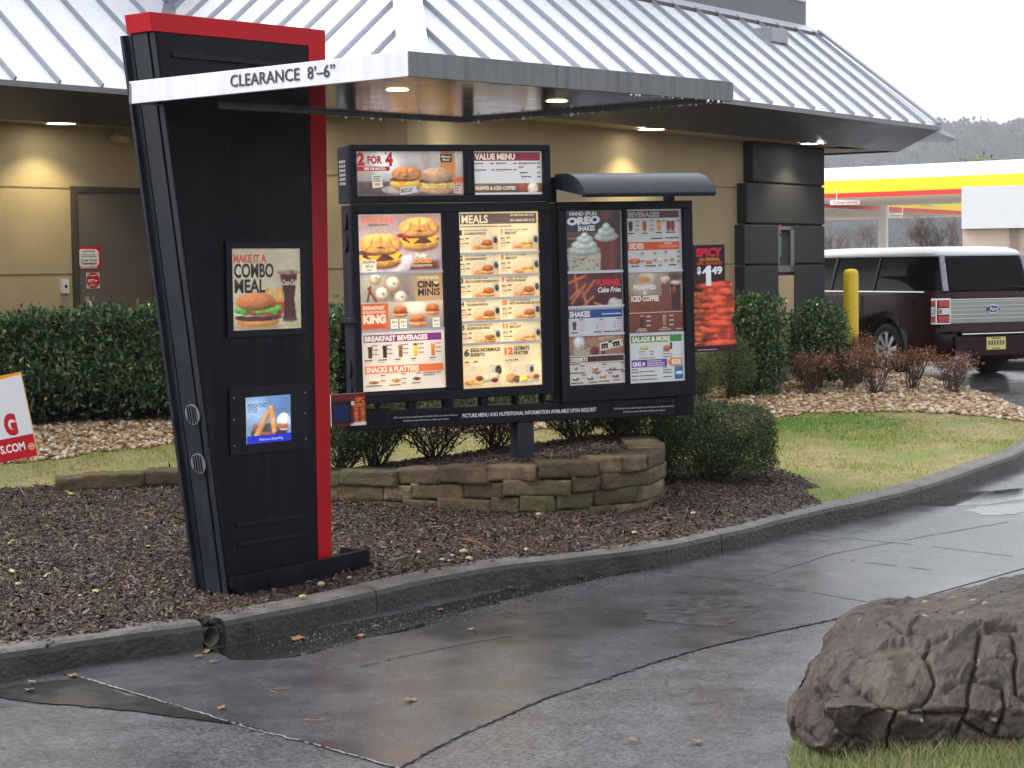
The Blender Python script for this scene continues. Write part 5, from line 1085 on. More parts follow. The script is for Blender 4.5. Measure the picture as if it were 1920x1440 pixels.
for px in (1049, 1272): u = bp2(px, 360)[0]; mb = MB(); bbox(mb, u-.03, u+.03, smr[3]+.005, va-.02, -.16, -.10); mb.build('visor_post', M['black2'], small, bevel=.003)

# nutrition beam, supports and post (one stand carrying both boards)
stand = thing('menu_stand', 'black horizontal beam on a square post with white nutritional information lettering', 'stand', onz(987, 868, .44))
fU = bU0; fM = Matrix((fU, -bN, up_)).transposed()
def fp(px, py, o=.0): q = onpl(px, py, bQ+bN*o, bN)-bQ; return q.dot(fU), q.z
def fbox(mb, u0, u1, z0, z1, o0, o1, mi=0): mb.box(bQ+fU*((u0+u1)/2)+up_*((z0+z1)/2)+bN*((o0+o1)/2), (u1-u0, abs(o1-o0), z1-z0), fM, mi)
uA, uB = fp(655, 790)[0], fp(1299, 760)[0]; zT, zB = (fp(685, 769)[1]+fp(1298, 745)[1])/2, (fp(664, 805)[1]+fp(1300, 779)[1])/2
mb = MB(); fbox(mb, uA, uB, zB, zT, -.14, .0); mb.build('beam', M['black2'], stand, bevel=.006)
ux = fp(1268, 760)[0]
for q in ((ux, uB+.004, zB-.006, zT+.006, -.15, .006), (fp(735, 790)[0], fp(860, 790)[0], zB+.035, zT-.035, 0, .003), (fp(1146, 770)[0], fp(1266, 770)[0], zB+.03, zT-.03, 0, .003)): mb = MB(); fbox(mb, *q); mb.build('plate', M['black'], stand)
mb = MB(); u0, u1 = fp(972, 830)[0], fp(1003, 830)[0]; fbox(mb, u0, u1, .30, zB-.002, -.13, -.01);
mb.build('post', M['slate'], stand, bevel=.004)
for x0, x1, bb in ((664, 671, 1), (713, 718, 0), (771, 784, 1), (838, 853, 1), (907, 920, 1), (970, 977, 1), (1022, 1027, 1), (1050, 1066, 0), (1272, 1284, 0)):
    mb = MB(); u0, u1 = fp(x0, 760)[0], fp(x1, 760)[0]; ztop = (bQ+bU*u0+bV*((bigr if x0 < 1035 else smr)[2])).z+.02; fbox(mb, u0, u1, zT+.002, ztop, -.10, -.03)
    if not bb: fbox(mb, u0-.05, u1+.05, zT+.001, zT+.012, -.13, -.0)
    mb.build('bracket', M['black2'], stand, bevel=.002)
M['letter'] = pm('white_lettering', (.75, .75, .75), .5); M['letter2'] = pm('small_grey_lettering', (.45, .45, .46), .5)
def ftext(s, a, b_2, hz_, o, bold, mi, mb):
    (u0, z0), (u1, z1) = fp(*a), fp(*b_2); V, F, _ = txt(s, bold); mb.add([bQ+fU*(u0+(u1-u0)*u)+up_*((z0+z1)/2+hz_*v)+bN*(o+.0004) for u, v in V], F, mi)
mb = MB(); ftext('PICTURE MENU AND NUTRITIONAL INFORMATION AVAILABLE UPON REQUEST', (867, 785), (1118, 772), .031, .0015, .02, 0, mb)
for a, b_2 in (((737, 785), (858, 781)), ((1150, 768), (1263, 764.5))):
    ftext('2,000 calories a day is used for general nutrition advice, but calorie needs vary.', a, b_2, .016, .004, .012, 1, mb)
    ftext('Additional nutrition information available upon request.', (a[0]+18, a[1]+6.5), (b_2[0]-16, b_2[1]+6.5), .015, .004, .012, 1, mb)
mb.build('beam_lettering', [M['letter'], M['letter2']], stand)
# promotional nugget sign fixed at the right of the side board
def art7(s):  # box: crop 690x1440, x 75..550, y 115..1320
    c = Cv(80, 190, (40, 12, 22), (58, 16, 26)); c.ell(.5, .35, .6, .12, (70, 30, 44), a=.5, soft=1)
    for k in range(10): c.ell(.20+.03*math.sin(k*2.3), .465+.052*k, .17+.015*math.sin(k*3.1), .030, (140, 72, 40), rot=.05*math.sin(k), tex=.30, seed=k, sh=.9, edge=.7, soft=.08)
    for k in range(10): c.ell(.66+.05*math.sin(k*1.9), .385+.060*k, .24+.025*math.cos(k*2.7), .042, (165, 64, 44), rot=.08*math.sin(k*1.3), tex=.34, seed=k+30, sh=1.0, edge=.75, soft=.08)
    c.rect(0, .935, 1, 1, (52, 14, 24)); s.pic(75, 115, 550, 1320, c)
    s.text('SPICY', 104, 150, 398, 250, (206, 30, 50), .06, .05); s.text('OR ORIGINAL', 140, 262, 374, 300, (214, 138, 40), .035, rot=.02); s.text('10PC NUGGETS', 120, 306, 400, 340, (206, 84, 36), .035); s.text('$', 116, 358, 160, 452, (226, 230, 236), .05); s.poly([(166, 432), (230, 350), (272, 350), (272, 576), (214, 576), (214, 420), (184, 440)][::-1], (236, 240, 246)); s.text('49', 276, 358, 400, 452, (226, 230, 236), .05); s.rect(102, 1290, 322, 1298, (180, 170, 176))
pr_ = brect(((1297.5,459),(1356,459),(1356,659),(1299,660)))
u0, v1 = pr_[0], pr_[3]; u1 = bp2(1378, 600)[0]; v0 = pr_[2]
promo = Sheet(u1-u0, v1-v0, 75, 115, 550, 1320); art7(promo)
ulim = bp2(1356, 500)[0]-u0; vlim = bp2(1372, 527)[1]-v1; Wp, Hp = u1-u0, v1-v0
o = promo.build('promo_sign', bQ+bU*u0+bV*v1+bN*.02, bU, bV, M['ink0'], None, loc=up(bQ+bU*u0, .9), cut=lambda x, y: (x > ulim and y > vlim) or (x > ulim*.9 and x > Wp*(.93+.045*math.sin(y*26)+.02*math.sin(y*61)) and y > -Hp*.94))
mb = MB(); mb.prism([bQ+bU*(u0+a)+bV*(v1+b_2)+bN*.019 for a, b_2 in ((0, 0), (ulim, 0), (ulim, vlim-.01), (Wp*.88, vlim-.02), (Wp*.88, -Hp*.945), (Wp, -Hp*.945), (Wp, -Hp), (0, -Hp))], -bN*.012); mb.build('backing_board', pm('maroon_sign_board', (.04, .008, .014), .4), o)
tag(o, 'tall dark promotional nugget sign fixed at the right edge of the side menu board', 'sign')
# little card display at the left end of the beam
def art8(s):
    c = Cv(40, 34, (110, 22, 24), (90, 16, 20)); 
    for k in range(4):
        for x in (.72, .9): c.ell(x, .50+.12*k, .10, .07, (196, 98, 50), tex=.3, seed=k)
    c.ell(.85, .95, .4, .07, (210, 205, 200)); s.pic(0, 0, 100, 100, c); s.text('10PC', 70, 12, 96, 28, (240, 110, 40), .05); s.text('NUGGETS', 62, 30, 98, 42, (230, 130, 40), .05); s.rect(58, 24, 67, 36, (225, 215, 205)); s.rect(2, 22, 57, 92, (16, 18, 30)); s.rect(10, 34, 50, 84, (14, 30, 84))
cq = [onpl(px, py, bQ+bN*.05, bN) for px, py in ((620,740),(685,736),(686,797),(620,801))]
s = Sheet((cq[1]-cq[0]).dot(bU), cq[0].z-cq[3].z, 0, 0, 100, 100); art8(s); o = s.build('card_display', cq[0], bU, bV, M['ink0'], None, .012, loc=cq[3]); tag(o, 'small red nugget card with a dark blue screen beside the black tower', 'card display')
mb = MB(); q = (cq[2]+cq[3])/2; mb.box(q-bN*.03+up_*.02, (.03, .03, .10), bM); mb.build('card_stem', M['black2'], o)

DOOR_SIGNS()

# ------------------------------------------------------------------ foliage
LF = [(0, 0, 0), (-.5, .5, .16), (0, 1, 0), (.5, .5, .16)]; LFF = [(0, 2, 1), (0, 3, 2)]
def leafmat(name, stops, rough=.38, spec=.5, tr=.22): return island_mat(name, stops, rough, spec, tr)
M['laurel'] = leafmat('dark_glossy_hedge_leaf', [(0, (.014,.038,.017)), (.3, (.036,.088,.034)), (.68, (.085,.165,.062)), (.92, (.18,.28,.11)), (.98, (.42,.42,.13)), (1, (.45,.20,.11))], .26, .75)
M['boxleaf'] = leafmat('boxwood_leaf', [(0, (.014,.028,.012)), (.5, (.035,.065,.020)), (.85, (.075,.12,.035)), (1, (.16,.21,.06))], .45, .4)
M['boxlight'] = leafmat('light_boxwood_leaf', [(0, (.03,.055,.02)), (.5, (.08,.13,.04)), (1, (.20,.26,.09))], .45, .4)
M['redleaf'] = leafmat('russet_leaf', [(0, (.09,.040,.024)), (.5, (.25,.11,.065)), (.85, (.38,.19,.11)), (1, (.46,.30,.17))], .5, .3)
M['stem'] = pm('dark_wet_stem', (.030, .020, .015), .6, var=.3, scale=20)
M['stem2'] = pm('brown_twig', (.085, .055, .040), .65, var=.3, scale=20)
def leaves(name, P, size, mat, parent, up=.35, loc=None, wd=.5):
    n = len(P); P = np.asarray(P); s = size*U_(n, .65, 1.25)
    return scatter(name, LF, LFF, P, rotmats(U_(n, 0, 6.3), rng.normal(up, .75, n), rng.normal(0, .6, n)), np.stack([s*wd, s, s], 1), mat, parent, loc=loc)
def fnoise(P, f, seed=0): return np.array([noise.noise(Vector((p[0]*f+seed, p[1]*f, p[2]*f))) for p in P])
def blob_pts(n, c, r, shell=.35, pw=3., flat=1., f=4., amp=.18, seed=0, zlo=0.):
    """points in a lumpy rounded block; c centre of the base, r = (rx, ry, height)"""
    D = rng.normal(size=(n, 3)); D /= (np.abs(D)**pw).sum(1)[:, None]**(1/pw); t = 1-shell*rng.exponential(.45, n).clip(0, 1/shell*.98)
    k = 1+amp*fnoise(D*1.5, f/2, seed)+amp*.6*fnoise(D*1.5, f*1.4, seed+4)
    Q = D*(t*k)[:, None]; Q[:, 2] = (Q[:, 2]+1)/2; P = np.array(c)+Q*np.array(r)
    return P[(Q[:, 2] > zlo) | (rng.uniform(0, 1, n) < .15)]
def fan_stems(mb, c, n, rad, h, r0=.008, lean=1., kinks=3, mi=0, sub=2):
    c = Vector(c); tips = []
    for k in range(n):
        a = random.uniform(0, 2*PI); rr = rad*math.sqrt(random.uniform(.05, 1))*lean; e = c+Vector((rr*math.cos(a), rr*math.sin(a), h*random.uniform(.75, 1))); s0 = c+Vector((random.uniform(-1, 1)*.05, random.uniform(-1, 1)*.05, -.03)); path = [s0]
        for j in range(1, kinks+1): t = j/kinks; path.append(s0.lerp(e, t)+Vector((random.uniform(-1, 1), random.uniform(-1, 1), random.uniform(-.5, .5)))*rad*.09*(t < 1))
        rs = [r0*random.uniform(.7, 1.2)*(1-.7*j/kinks) for j in range(kinks+1)]; mb.tube(path, rs, 4, mi, cap=False); tips.append(e)
        for _ in range(sub):
            b = path[random.randint(1, kinks-1)]; q = b.lerp(e, .6)+Vector((random.uniform(-1, 1), random.uniform(-1, 1), random.uniform(0, .6)))*rad*.42; mb.tube([b, b.lerp(q, .5)+Vector((0, 0, .01)), q], [r0*.4, r0*.3, r0*.2], 3, mi, cap=False); tips.append(q)
    return tips
# long laurel hedge in front of the building
hp = catmull([(-6.4,16.6,0),(-4.7,17.75,0),(-3.5,18.35,0),(-2.5,18.1,0),(-1.8,17.65,0),(-1.42,17.5,0)], 10); hp = resample(hp, 120)
hedge = thing('hedge', 'long clipped dark glossy hedge standing against the tan building wall behind the black tower', 'hedge', hp[40]+Vector((0, 0, Zi0(hp[40].x, hp[40].y))))
n = 44000; si = rng.uniform(0, 118.99, n); I = si.astype(int); fr = (si-I)[:, None]; HP = np.array([tuple(p) for p in hp]); base = HP[I]*(1-fr)+HP[I+1]*fr; T = HP[I+1]-HP[I]; T /= np.linalg.norm(T, axis=1)[:, None]; NN = np.stack([T[:, 1], -T[:, 0], np.zeros(n)], 1)
face = rng.choice(3, n, p=(.52, .30, .18)); dep = rng.exponential(.055, n).clip(0, .38); v = rng.uniform(0, 1, n); u = rng.uniform(-1, 1, n)
H_ = 1.00; W2 = .42; off = np.where(face == 0, W2-dep, np.where(face == 2, -W2+dep, u*W2)); zz = np.where(face == 1, H_-dep, .10+v**.85*(H_-.10))
zz = np.where((face != 1) & (zz > H_-.08), zz-.03, zz)
pp = np.stack([base[:, 0]*2.1, base[:, 1]*2.1, zz*2.4], 1); wob_ = fnoise(pp, 1.)*.09+fnoise(pp, 2.7)*.05
off = off*(1-.12*(zz < .3)*(1-zz/.3))+np.where(face == 0, wob_, 0); zz = zz+np.where(face == 1, wob_*.8, 0)
P = base+NN*off[:, None]; P[:, 2] = np.array([Zi0(a, b) for a, b in P[:, :2]])+zz
sh_ = (face == 1) & (rng.uniform(0, 1, n) < .10); P[sh_, 2] += rng.exponential(.035, sh_.sum()); P[:, 2] += .05*fnoise(P, .9, 3)*(zz > .6); keep = (zz > .30) | (rng.uniform(0, 1, n) < .30); leaves('foliage', P[keep], .066, M['laurel'], hedge, .5)
mb = MB()
for k in range(2, 118, 3):
    c = hp[k]+Vector((0, 0, Zi0(hp[k].x, hp[k].y))); fan_stems(mb, c, 4, .26, .8, .014, sub=1)
mb.build('stems', M['stem'], hedge)
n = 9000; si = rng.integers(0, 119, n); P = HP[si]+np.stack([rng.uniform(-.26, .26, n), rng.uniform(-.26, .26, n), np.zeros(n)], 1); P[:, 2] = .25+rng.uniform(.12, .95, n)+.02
M['innerleaf'] = leafmat('shaded_inner_hedge_leaf', [(0, (.006,.010,.006)), (1, (.022,.036,.016))], .6, .3, 0); leaves('inner_foliage', P, .10, M['innerleaf'], hedge, wd=.8)  # darker leaf colour puts the hedge's inner shade into the material

def bush(name, label, cat, c, r, nl, size, mat, stems=12, sh=.55, group=None, seed=0, zlo=.05, zoff=0., pw=3., stemmat='stem', amp=.18, inner=True, light=None):
    c = Vector(c); t = thing(name, label, cat, c, group); mb = MB(); fan_stems(mb, c, stems, r[0]*.8, (zoff+r[2]*.8), .009, sub=3); mb.build('stems', M[stemmat], t)
    leaves('foliage', blob_pts(nl, (c.x, c.y, c.z+zoff), r, sh, pw, seed=seed, zlo=zlo, amp=amp), size, mat, t)
    return t
def gz(px, D): x = (px-960)/FPX*D; return Vector((x, D, Zi0(x, D)))
bush('tall_laurel_bush', 'tall dark laurel bush behind the nugget sign, against the charcoal corner pier', 'shrub', gz(1421, 22.0), (.33, .33, 1.12), 9000, .052, M['laurel'], seed=3, pw=3.5)
bush('laurel_bush', 'rounded dark laurel bush just left of the yellow bollard', 'shrub', gz(1534, 22.9), (.36, .34, .98), 9000, .052, M['laurel'], seed=9, pw=2.6, zoff=.04)
bush('round_shrub', 'small round light green shrub on the gravel in front of the tall laurel bush', 'shrub', gz(1370, 21.4), (.27, .27, .58), 7000, .024, M['boxlight'], seed=5, zoff=.10, pw=2.4)
bush('low_shrub', 'low green shrub half hidden beside the right edge of the side menu board', 'shrub', gz(1312, 21.0), (.19, .22, .46), 4200, .024, M['boxlight'], seed=6, zoff=.08, pw=2.4)
bush('laurel_bush', 'dark laurel bush seen through the narrow gap between the two menu boards', 'shrub', gz(1040, 19.2), (.34, .30, 1.16), 6000, .052, M['laurel'], seed=31, pw=3.5)
# clipped boxwood row on the raised bed
ROWG = 'clipped boxwood shrubs on the raised bed behind the menu boards'
row = [(632, 13.5, .34, .30), (697, 13.55, .30, .30), (812, 13.75, .36, .34), (925, 13.95, .30, .30), (1078, 14.1, .30, .30), (1160, 14.2, .30, .30), (1243, 14.3, .34, .32)]
labs = ['sparse boxwood on the raised bed right beside the red edge of the tower', 'boxwood with crossing stems under the left end of the lettered beam', 'wide fan-stemmed boxwood under the first half of the beam lettering', 'boxwood with fanned stems just left of the square stand post',
        'boxwood with bare stems just right of the square stand post', 'dark boxwood behind the highest part of the stone wall', 'dense boxwood behind the rounded end of the stone wall']
for k, (px, D, rx, ry) in enumerate(row):
    x = (px-960)/FPX*D; c = Vector((x, D, Zi(x, D))); t = thing('boxwood_shrub', labs[k], 'shrub', c, ROWG); ztop = 1.75-(742-500)*(D+.1)/FPX if k else .72; h = ztop-c.z; mb = MB()
    fan_stems(mb, c, 20, rx*.95, h*.8, .0085, sub=3, lean=1.0); mb.build('stems', M['stem'], t)
    P = blob_pts(6200, (c.x, c.y, c.z+h*.52), (rx*1.06, ry, h*.48), .5, 4., seed=k*3, amp=.10); leaves('foliage', P, .021, M['boxleaf'], t, wd=.6)
    n = 1500; q = rng.beta(2.2, 1.2, n)*.6; a = rng.uniform(0, 6.3, n); rr = (.25+.75*q/.6)*rx*np.sqrt(rng.uniform(0, 1, n)); leaves('low_foliage', np.stack([c.x+rr*np.cos(a), c.y+rr*np.sin(a), c.z+q*h], 1), .020, M['boxleaf'], t, wd=.6)
D = 14.3; c = Vector(((1338-960)/FPX*D, D, Zi0(1.5, D))); t = thing('boxwood_hedge', 'broad bushy boxwood right of the beam end, the largest of the row', 'shrub', c, ROWG); mb = MB(); fan_stems(mb, c, 34, .38, .42, .009, sub=3); mb.build('stems', M['stem'], t)
P = blob_pts(26000, (c.x, c.y, c.z+.0), (.44, .38, .56), .42, 4.5, seed=77, amp=.12, zlo=.14); leaves('foliage', P, .020, M['boxleaf'], t, wd=.6)
# russet spiraea by the far kerb
SPG = 'russet twiggy shrubs on the gravel near the bollard'
for k, (px, D, rx, h, lab) in enumerate(((1522, 22.0, .27, .46, 'leftmost russet twiggy shrub, below the round laurel bush'), (1592, 22.6, .22, .50, 'russet twiggy shrub directly at the foot of the yellow bollard'), (1645, 21.9, .28, .50, 'russet twiggy shrub just right of the bollard, in front of the car wheel'),
                                   (1712, 22.5, .25, .45, 'russet twiggy shrub between the rear wheels of the car'), (1788, 21.9, .26, .42, 'rightmost russet twiggy shrub, beside the kerb under the car bumper'), (1612, 23.4, .2, .62, 'taller russet shrub behind the bollard'))):
    c = gz(px, D); t = thing('russet_shrub', lab, 'shrub', c, SPG); mb = MB(); tips = fan_stems(mb, c, 26, rx, h, .007, sub=3, kinks=4); mb.build('stems', M['stem2'], t)
    P = []
    for q in tips:
        for _ in range(9): P.append((q.x+random.gauss(0, .04), q.y+random.gauss(0, .04), q.z+random.gauss(.0, .035)))
    leaves('foliage', np.array(P), .032, M['redleaf'], t, wd=.6)

# ------------------------------------------------------------------ bollard, yard sign, small things
c = gz(1597, 23.55); t = thing('bollard', 'yellow steel bollard standing in front of the dark red car', 'bollard', c); mb = MB()
M['yellow'] = pm('yellow_bollard_paint', (.66, .46, .012), .42, var=.10, scale=3, streak=.2)
n = 28; rings = [(0, .09), (1.36, .09), (1.40, .083), (1.425, .06), (1.433, 0.001)]; V = []; F = []
for z, r in rings:
    for k in range(n): V.append(c+Vector((r*math.cos(2*PI*k/n), r*math.sin(2*PI*k/n), z-.05)))
for j in range(len(rings)-1):
    for k in range(n): F.append((j*n+k, j*n+(k+1) % n, (j+1)*n+(k+1) % n, (j+1)*n+k))
mb.add(V, F, 0, True); mb.build('post', M['yellow'], t); 
TR = ony(39, 697, 13.4); al = R_(10.5); yU = Vector((math.cos(al), 0, math.sin(al))); yV = Vector((-math.sin(al), 0, math.cos(al))); Wd = .60; Hd = .582
def art9(s):
    s.rect(0, 0, 600, 582, (226, 226, 230)); s.poly([(0, 110), (250, 40), (600, 16), (600, 0), (0, 0)], (240, 160, 40)); s.rect(0, 428, 600, 582, (190, 20, 34)); s.rect(594, 0, 600, 582, (240, 190, 90))
    s.text('G', 412, 262, 500, 418, (190, 24, 36), .07); s.text('S.COM', 352, 470, 522, 528, (235, 232, 230), .03)
    s.oval(566, 512, 24, 24, (236, 196, 180)); s.oval(566, 512, 21, 21, (190, 20, 34)); s.poly([(548, 505), (584, 505), (580, 494), (566, 489), (552, 494)], (226, 150, 90)); s.rect(547, 508, 585, 515, (226, 200, 190)); s.poly([(548, 519), (584, 519), (579, 530), (566, 534), (553, 530)], (226, 150, 90))
s = Sheet(Wd, Hd, 0, 0, 600, 582); art9(s); foot = onz(9, 937, Zi0(-3.4, 13.4)); yg = thing('yard_sign', 'white yard sign with orange top, red G and red S.COM strip, left edge', 'sign', Vector((-3.5, 13.4, Zi0(-3.5, 13.4))))
s.build('sign_panel', TR-yU*Wd, yU, yV, M['ink0'], yg, .006)
for a in (.17, .42): mb = MB(); q = TR-yU*a-yV*(Hd-.05)+Vector((0, .004, 0)); mb.tube([q, q-yV*.25, Vector((q.x-yV.x*.5+.02, 13.4, Zi0(-3.5, 13.4)-.03))], .0022, 5); mb.build('wire_leg', M['steel'], yg)
q = onf(321, 893, Zi0); mb = MB(); mb.tube([q-Vector((0, 0, .05)), q+Vector((-.012, 0, .095))], .006, 6); tag(mb.build('ground_stake', M['black'], loc=q), 'thin black stake standing in the grass left of the tower', 'stake')
q = onf(748, 1058, Zi0); mb = MB(); mb.prism([q+Vector((-.055, 0, -.03)), q+Vector((.055, .02, -.03)), q+Vector((.05, .02, .045)), q+Vector((-.05, 0, .018))], (0, .05, 0)); tag(mb.build('concrete_wedge', M['pipe'], loc=q, bevel=.004), 'small grey concrete wedge lying in the mulch right of the tower', 'stone')
LEAFL = ['largest tan oak leaf, on the lane right of the drain pipe', 'tan leaf on the lane just right of the largest oak leaf', 'tan oak leaf lying alone in the middle of the near lane', 'tan leaf on the lane just under the drain pipe mouth', 'small tan leaf left of the one under the drain pipe', 'tan leaf at the kerb end of the pale lane joint', 'lower of the two tan leaves on the asphalt at the far left', 'tan leaf on the open lane below the middle of the stone wall', 'tan leaf at the kerb foot below the left half of the stone wall', 'tiny tan leaf on the lane furthest below the drain pipe', 'tan leaf on the lane near the kerb, below the end of the plinth', 'tan leaf on the outer asphalt closest to the boulder', 'tan leaf at the kerb foot below the right half of the stone wall', 'upper of the two tan leaves on the asphalt at the far left', 'tan leaf just right of the pale lane joint, halfway down it', 'tan leaf on the outer asphalt, left of the one by the boulder', 'small tan leaf further from the camera than the largest oak leaf']
GREENL = ['largest pale green leaf, at the left end of the low stone edging', 'pale green leaf at the foot of the low stone edging, near the tower', 'pale green leaf on the mulch nearest the left side of the tower', 'pale green leaf on the mulch at the far left, lower of two', 'pale green leaf on the mulch right of the far left one', 'pale green leaf on the near mulch, midway between kerb and tower', 'pale green leaf on the mulch closest to the drain pipe', 'pale green leaf on the mulch under the yard sign']
PEBL = ['tan pebble leftmost of the cluster below the stone wall', 'tan pebble in the cluster, second from its left', 'tan pebble nearest the kerb in the cluster', 'tan pebble at the right side of the cluster', 'tan pebble behind the nearest one of the cluster', 'tan pebble between the right one and the rest of the cluster', 'tan pebble on the mulch by the kerb, under the stand post', 'tan pebble on the mulch close to the foot of the stone wall', 'tan pebble between the plinth of the tower and the kerb', 'tan pebble on the mulch in front of the plinth board', 'tan pebble on the mulch below the right end of the stone wall', 'tan pebble beside the one in front of the plinth board', 'tan pebble on the mulch at the far left', 'tan pebble on the near mulch right of the far left one', 'tan pebble on the mulch right of the stone wall', 'tan pebble on the raised bed under the beam']
OAK = []
for k in range(40): a = 2*PI*k/40; r = .5*(.62+.38*abs(math.cos(a*3.5+.4))**.7)*(1-.25*abs(math.sin(a))); OAK.append((r*math.cos(a)*1.25, r*math.sin(a), .10*math.sin(a*3)))
lm = bpy.data.meshes.new('oak_leaf'); lm.from_pydata(OAK+[(0, 0, .05)], [], [(k, (k+1) % 40, 40) for k in range(40)]); M['oak'] = pm('fallen_leaf_tan', (.27, .13, .055), .5, var=.4, scale=30); lm.materials.append(M['oak'])
for k, (px, py, s_) in enumerate(((558,1201,.085),(677,1196,.05),(770,1317,.06),(387,1226,.05),(372,1235,.04),(136,1271,.05),(56,1298,.045),(884,1184,.05),(958,1105,.05),(400,1245,.035),(826,1147,.04),(1305,1395,.05),(1090,1085,.04),(60,1283,.04),(415,1332,.04),(1186,1392,.04),(705,1178,.035))):
    q = onf(px, py, Gd)+Vector((0, 0, .014)); o = bpy.data.objects.new('fallen_leaf', lm); link(o, None, q); o.scale = (s_, s_, s_*.6); o.rotation_euler = (random.uniform(-.12, .12), random.uniform(-.12, .12), random.uniform(0, 6)); tag(o, LEAFL[k], 'leaf', 'fallen leaves on the drive lane')
lm2 = lm.copy(); lm2.materials.clear(); M['greenleaf'] = pm('fallen_green_leaf', (.30, .40, .09), .45, var=.3, scale=30); lm2.materials.append(M['greenleaf'])
for k, (px, py, s_) in enumerate(((133,933,.10),(208,918,.07),(280,1032,.05),(22,1080,.05),(88,1088,.04),(180,1118,.05),(290,1119,.05),(20,1025,.04))):
    q = onf(px, py, Zi0)+Vector((0, 0, .03)); o = bpy.data.objects.new('green_leaf', lm2); link(o, None, q); o.scale = (s_, s_*.8, s_*.8); o.rotation_euler = (random.uniform(-.5, .5), random.uniform(-.5, .5), random.uniform(0, 6)); tag(o, GREENL[k], 'leaf', 'green leaves on the mulch')
pbm = bpy.data.meshes.new('pebble'); pbm.from_pydata(IV, [], IF); pbm.materials.append(pm('tan_pebble', (.42, .33, .21), .5, var=.4, scale=15)); pbm.polygons.foreach_set('use_smooth', [True]*len(IF))
for k, (px, py) in enumerate(((786,1042),(829,1056),(842,1058),(880,1054),(848,1048),(870,1040),(988,1037),(1010,970),(655,1090),(568,1126),(1190,1005),(602,1102),(35,1102),(150,1125),(1300,968),(1118,880))):
    q = onf(px, py, Zi0)+Vector((0, 0, .02)); o = bpy.data.objects.new('pebble', pbm); link(o, None, q); s_ = random.uniform(.022, .045); o.scale = (s_*1.3, s_, s_*.7); o.rotation_euler = (0, 0, random.uniform(0, 6)); tag(o, PEBL[k], 'pebble', 'pebbles on the mulch')
mb = MB()
for (a, b_2) in (((868,1016),(925,1040)),((832,985),(850,960)),((900,950),(930,962)),((255,965),(300,980)),((1215,1000),(1262,985))):
    p, q = onf(*a, Zi), onf(*b_2, Zi); mb.tube([p+Vector((0, 0, .02)), p.lerp(q, .5)+Vector((0, 0, .035)), q+Vector((0, 0, .02))], [.003, .003, .002], 5)
tag(mb.build('dry_twigs', M['oak']), kind='stuff')
mb = MB()
for (a, b_2) in (((500,1298),(548,1295)),((505,1300),(520,1304)),((570,1355),(608,1356))):
    p, q = onf(*a, Gd), onf(*b_2, Gd); mb.tube([p+Vector((0, 0, .012)), q+Vector((0, 0, .012))], [.002, .0015], 5)
tag(mb.build('pine_needles', M['oak']), kind='stuff')
# loose aggregate swept against the kerb
X = []; kk = [onf(x, y, Gd) for x, y in ((560,1212),(640,1190),(760,1160),(860,1150),(960,1128),(1060,1110),(1200,1085))]; kk = resample(kk, 200)
n = 1300; I = rng.integers(0, 200, n); P = np.array([tuple(kk[i]) for i in I]); P[:, 0] += rng.normal(0, .10, n); P[:, 1] += rng.normal(0, .17, n); P[:, 2] = [Gd(*p[:2])+.009 for p in P]; sz = U_(n, .004, .010)
M['grit'] = island_mat('loose_wet_grit', [(0, (.03,.03,.03)), (.8, (.09,.088,.085)), (1, (.24,.23,.21))], .35, .5)
tag(scatter('loose_grit', IV, IF, P, rotmats(U_(n, 0, 6.3), U_(n, -.5, .5), U_(n, -.5, .5)), np.stack([sz, sz, sz*.7], 1), M['grit']), kind='stuff')

# ------------------------------------------------------------------ boulder and near verge
verge = [(.86,5.0),(.84,6.1),(.93,6.55),(1.0,6.95),(1.3,7.7),(2.3,8.5),(5,10),(8,9),(8,3.5),(.9,3.5)]
vz = lambda x, y: .04+.07*sm((x-.86)*2.2)+.035*math.exp(-((x-1.6)/.5)**2-((y-6.35)/.2)**2)+.01*noise.noise(Vector((x*3, y*3, 0)))
mb = MB(); xs = np.arange(.8, 6, .035); ys_ = np.arange(4.4, 9, .035); Xg, Yg = np.meshgrid(xs, ys_); idx = np.arange(Xg.size).reshape(Xg.shape); insd = inpoly(Xg[:-1, :-1]+.017, Yg[:-1, :-1]+.017, verge); I, J = np.nonzero(insd)
F = np.stack([idx[I, J], idx[I, J+1], idx[I+1, J+1], idx[I+1, J]], 1); u, inv = np.unique(F, return_inverse=True)
V = np.stack([Xg.ravel()[u], Yg.ravel()[u], [vz(a, b) for a, b in zip(Xg.ravel()[u], Yg.ravel()[u])]], 1); tag(mesh_np('near_verge', V, inv.reshape(F.shape), M['lawnbase'], smooth=True), kind='structure')
n = 72000; X = U_(n, .80, 2.6); Y = U_(n, 5.9, 6.85); X[42000:] = U_(30000, 2.5, 4.6); Y[42000:] = U_(30000, 5.6, 8.6); k = inpoly(X, Y, verge); X, Y = X[k], Y[k]; n = len(X); Z = np.array([vz(a, b) for a, b in zip(X, Y)]); gm = rng.uniform(0, 1, n) < .66
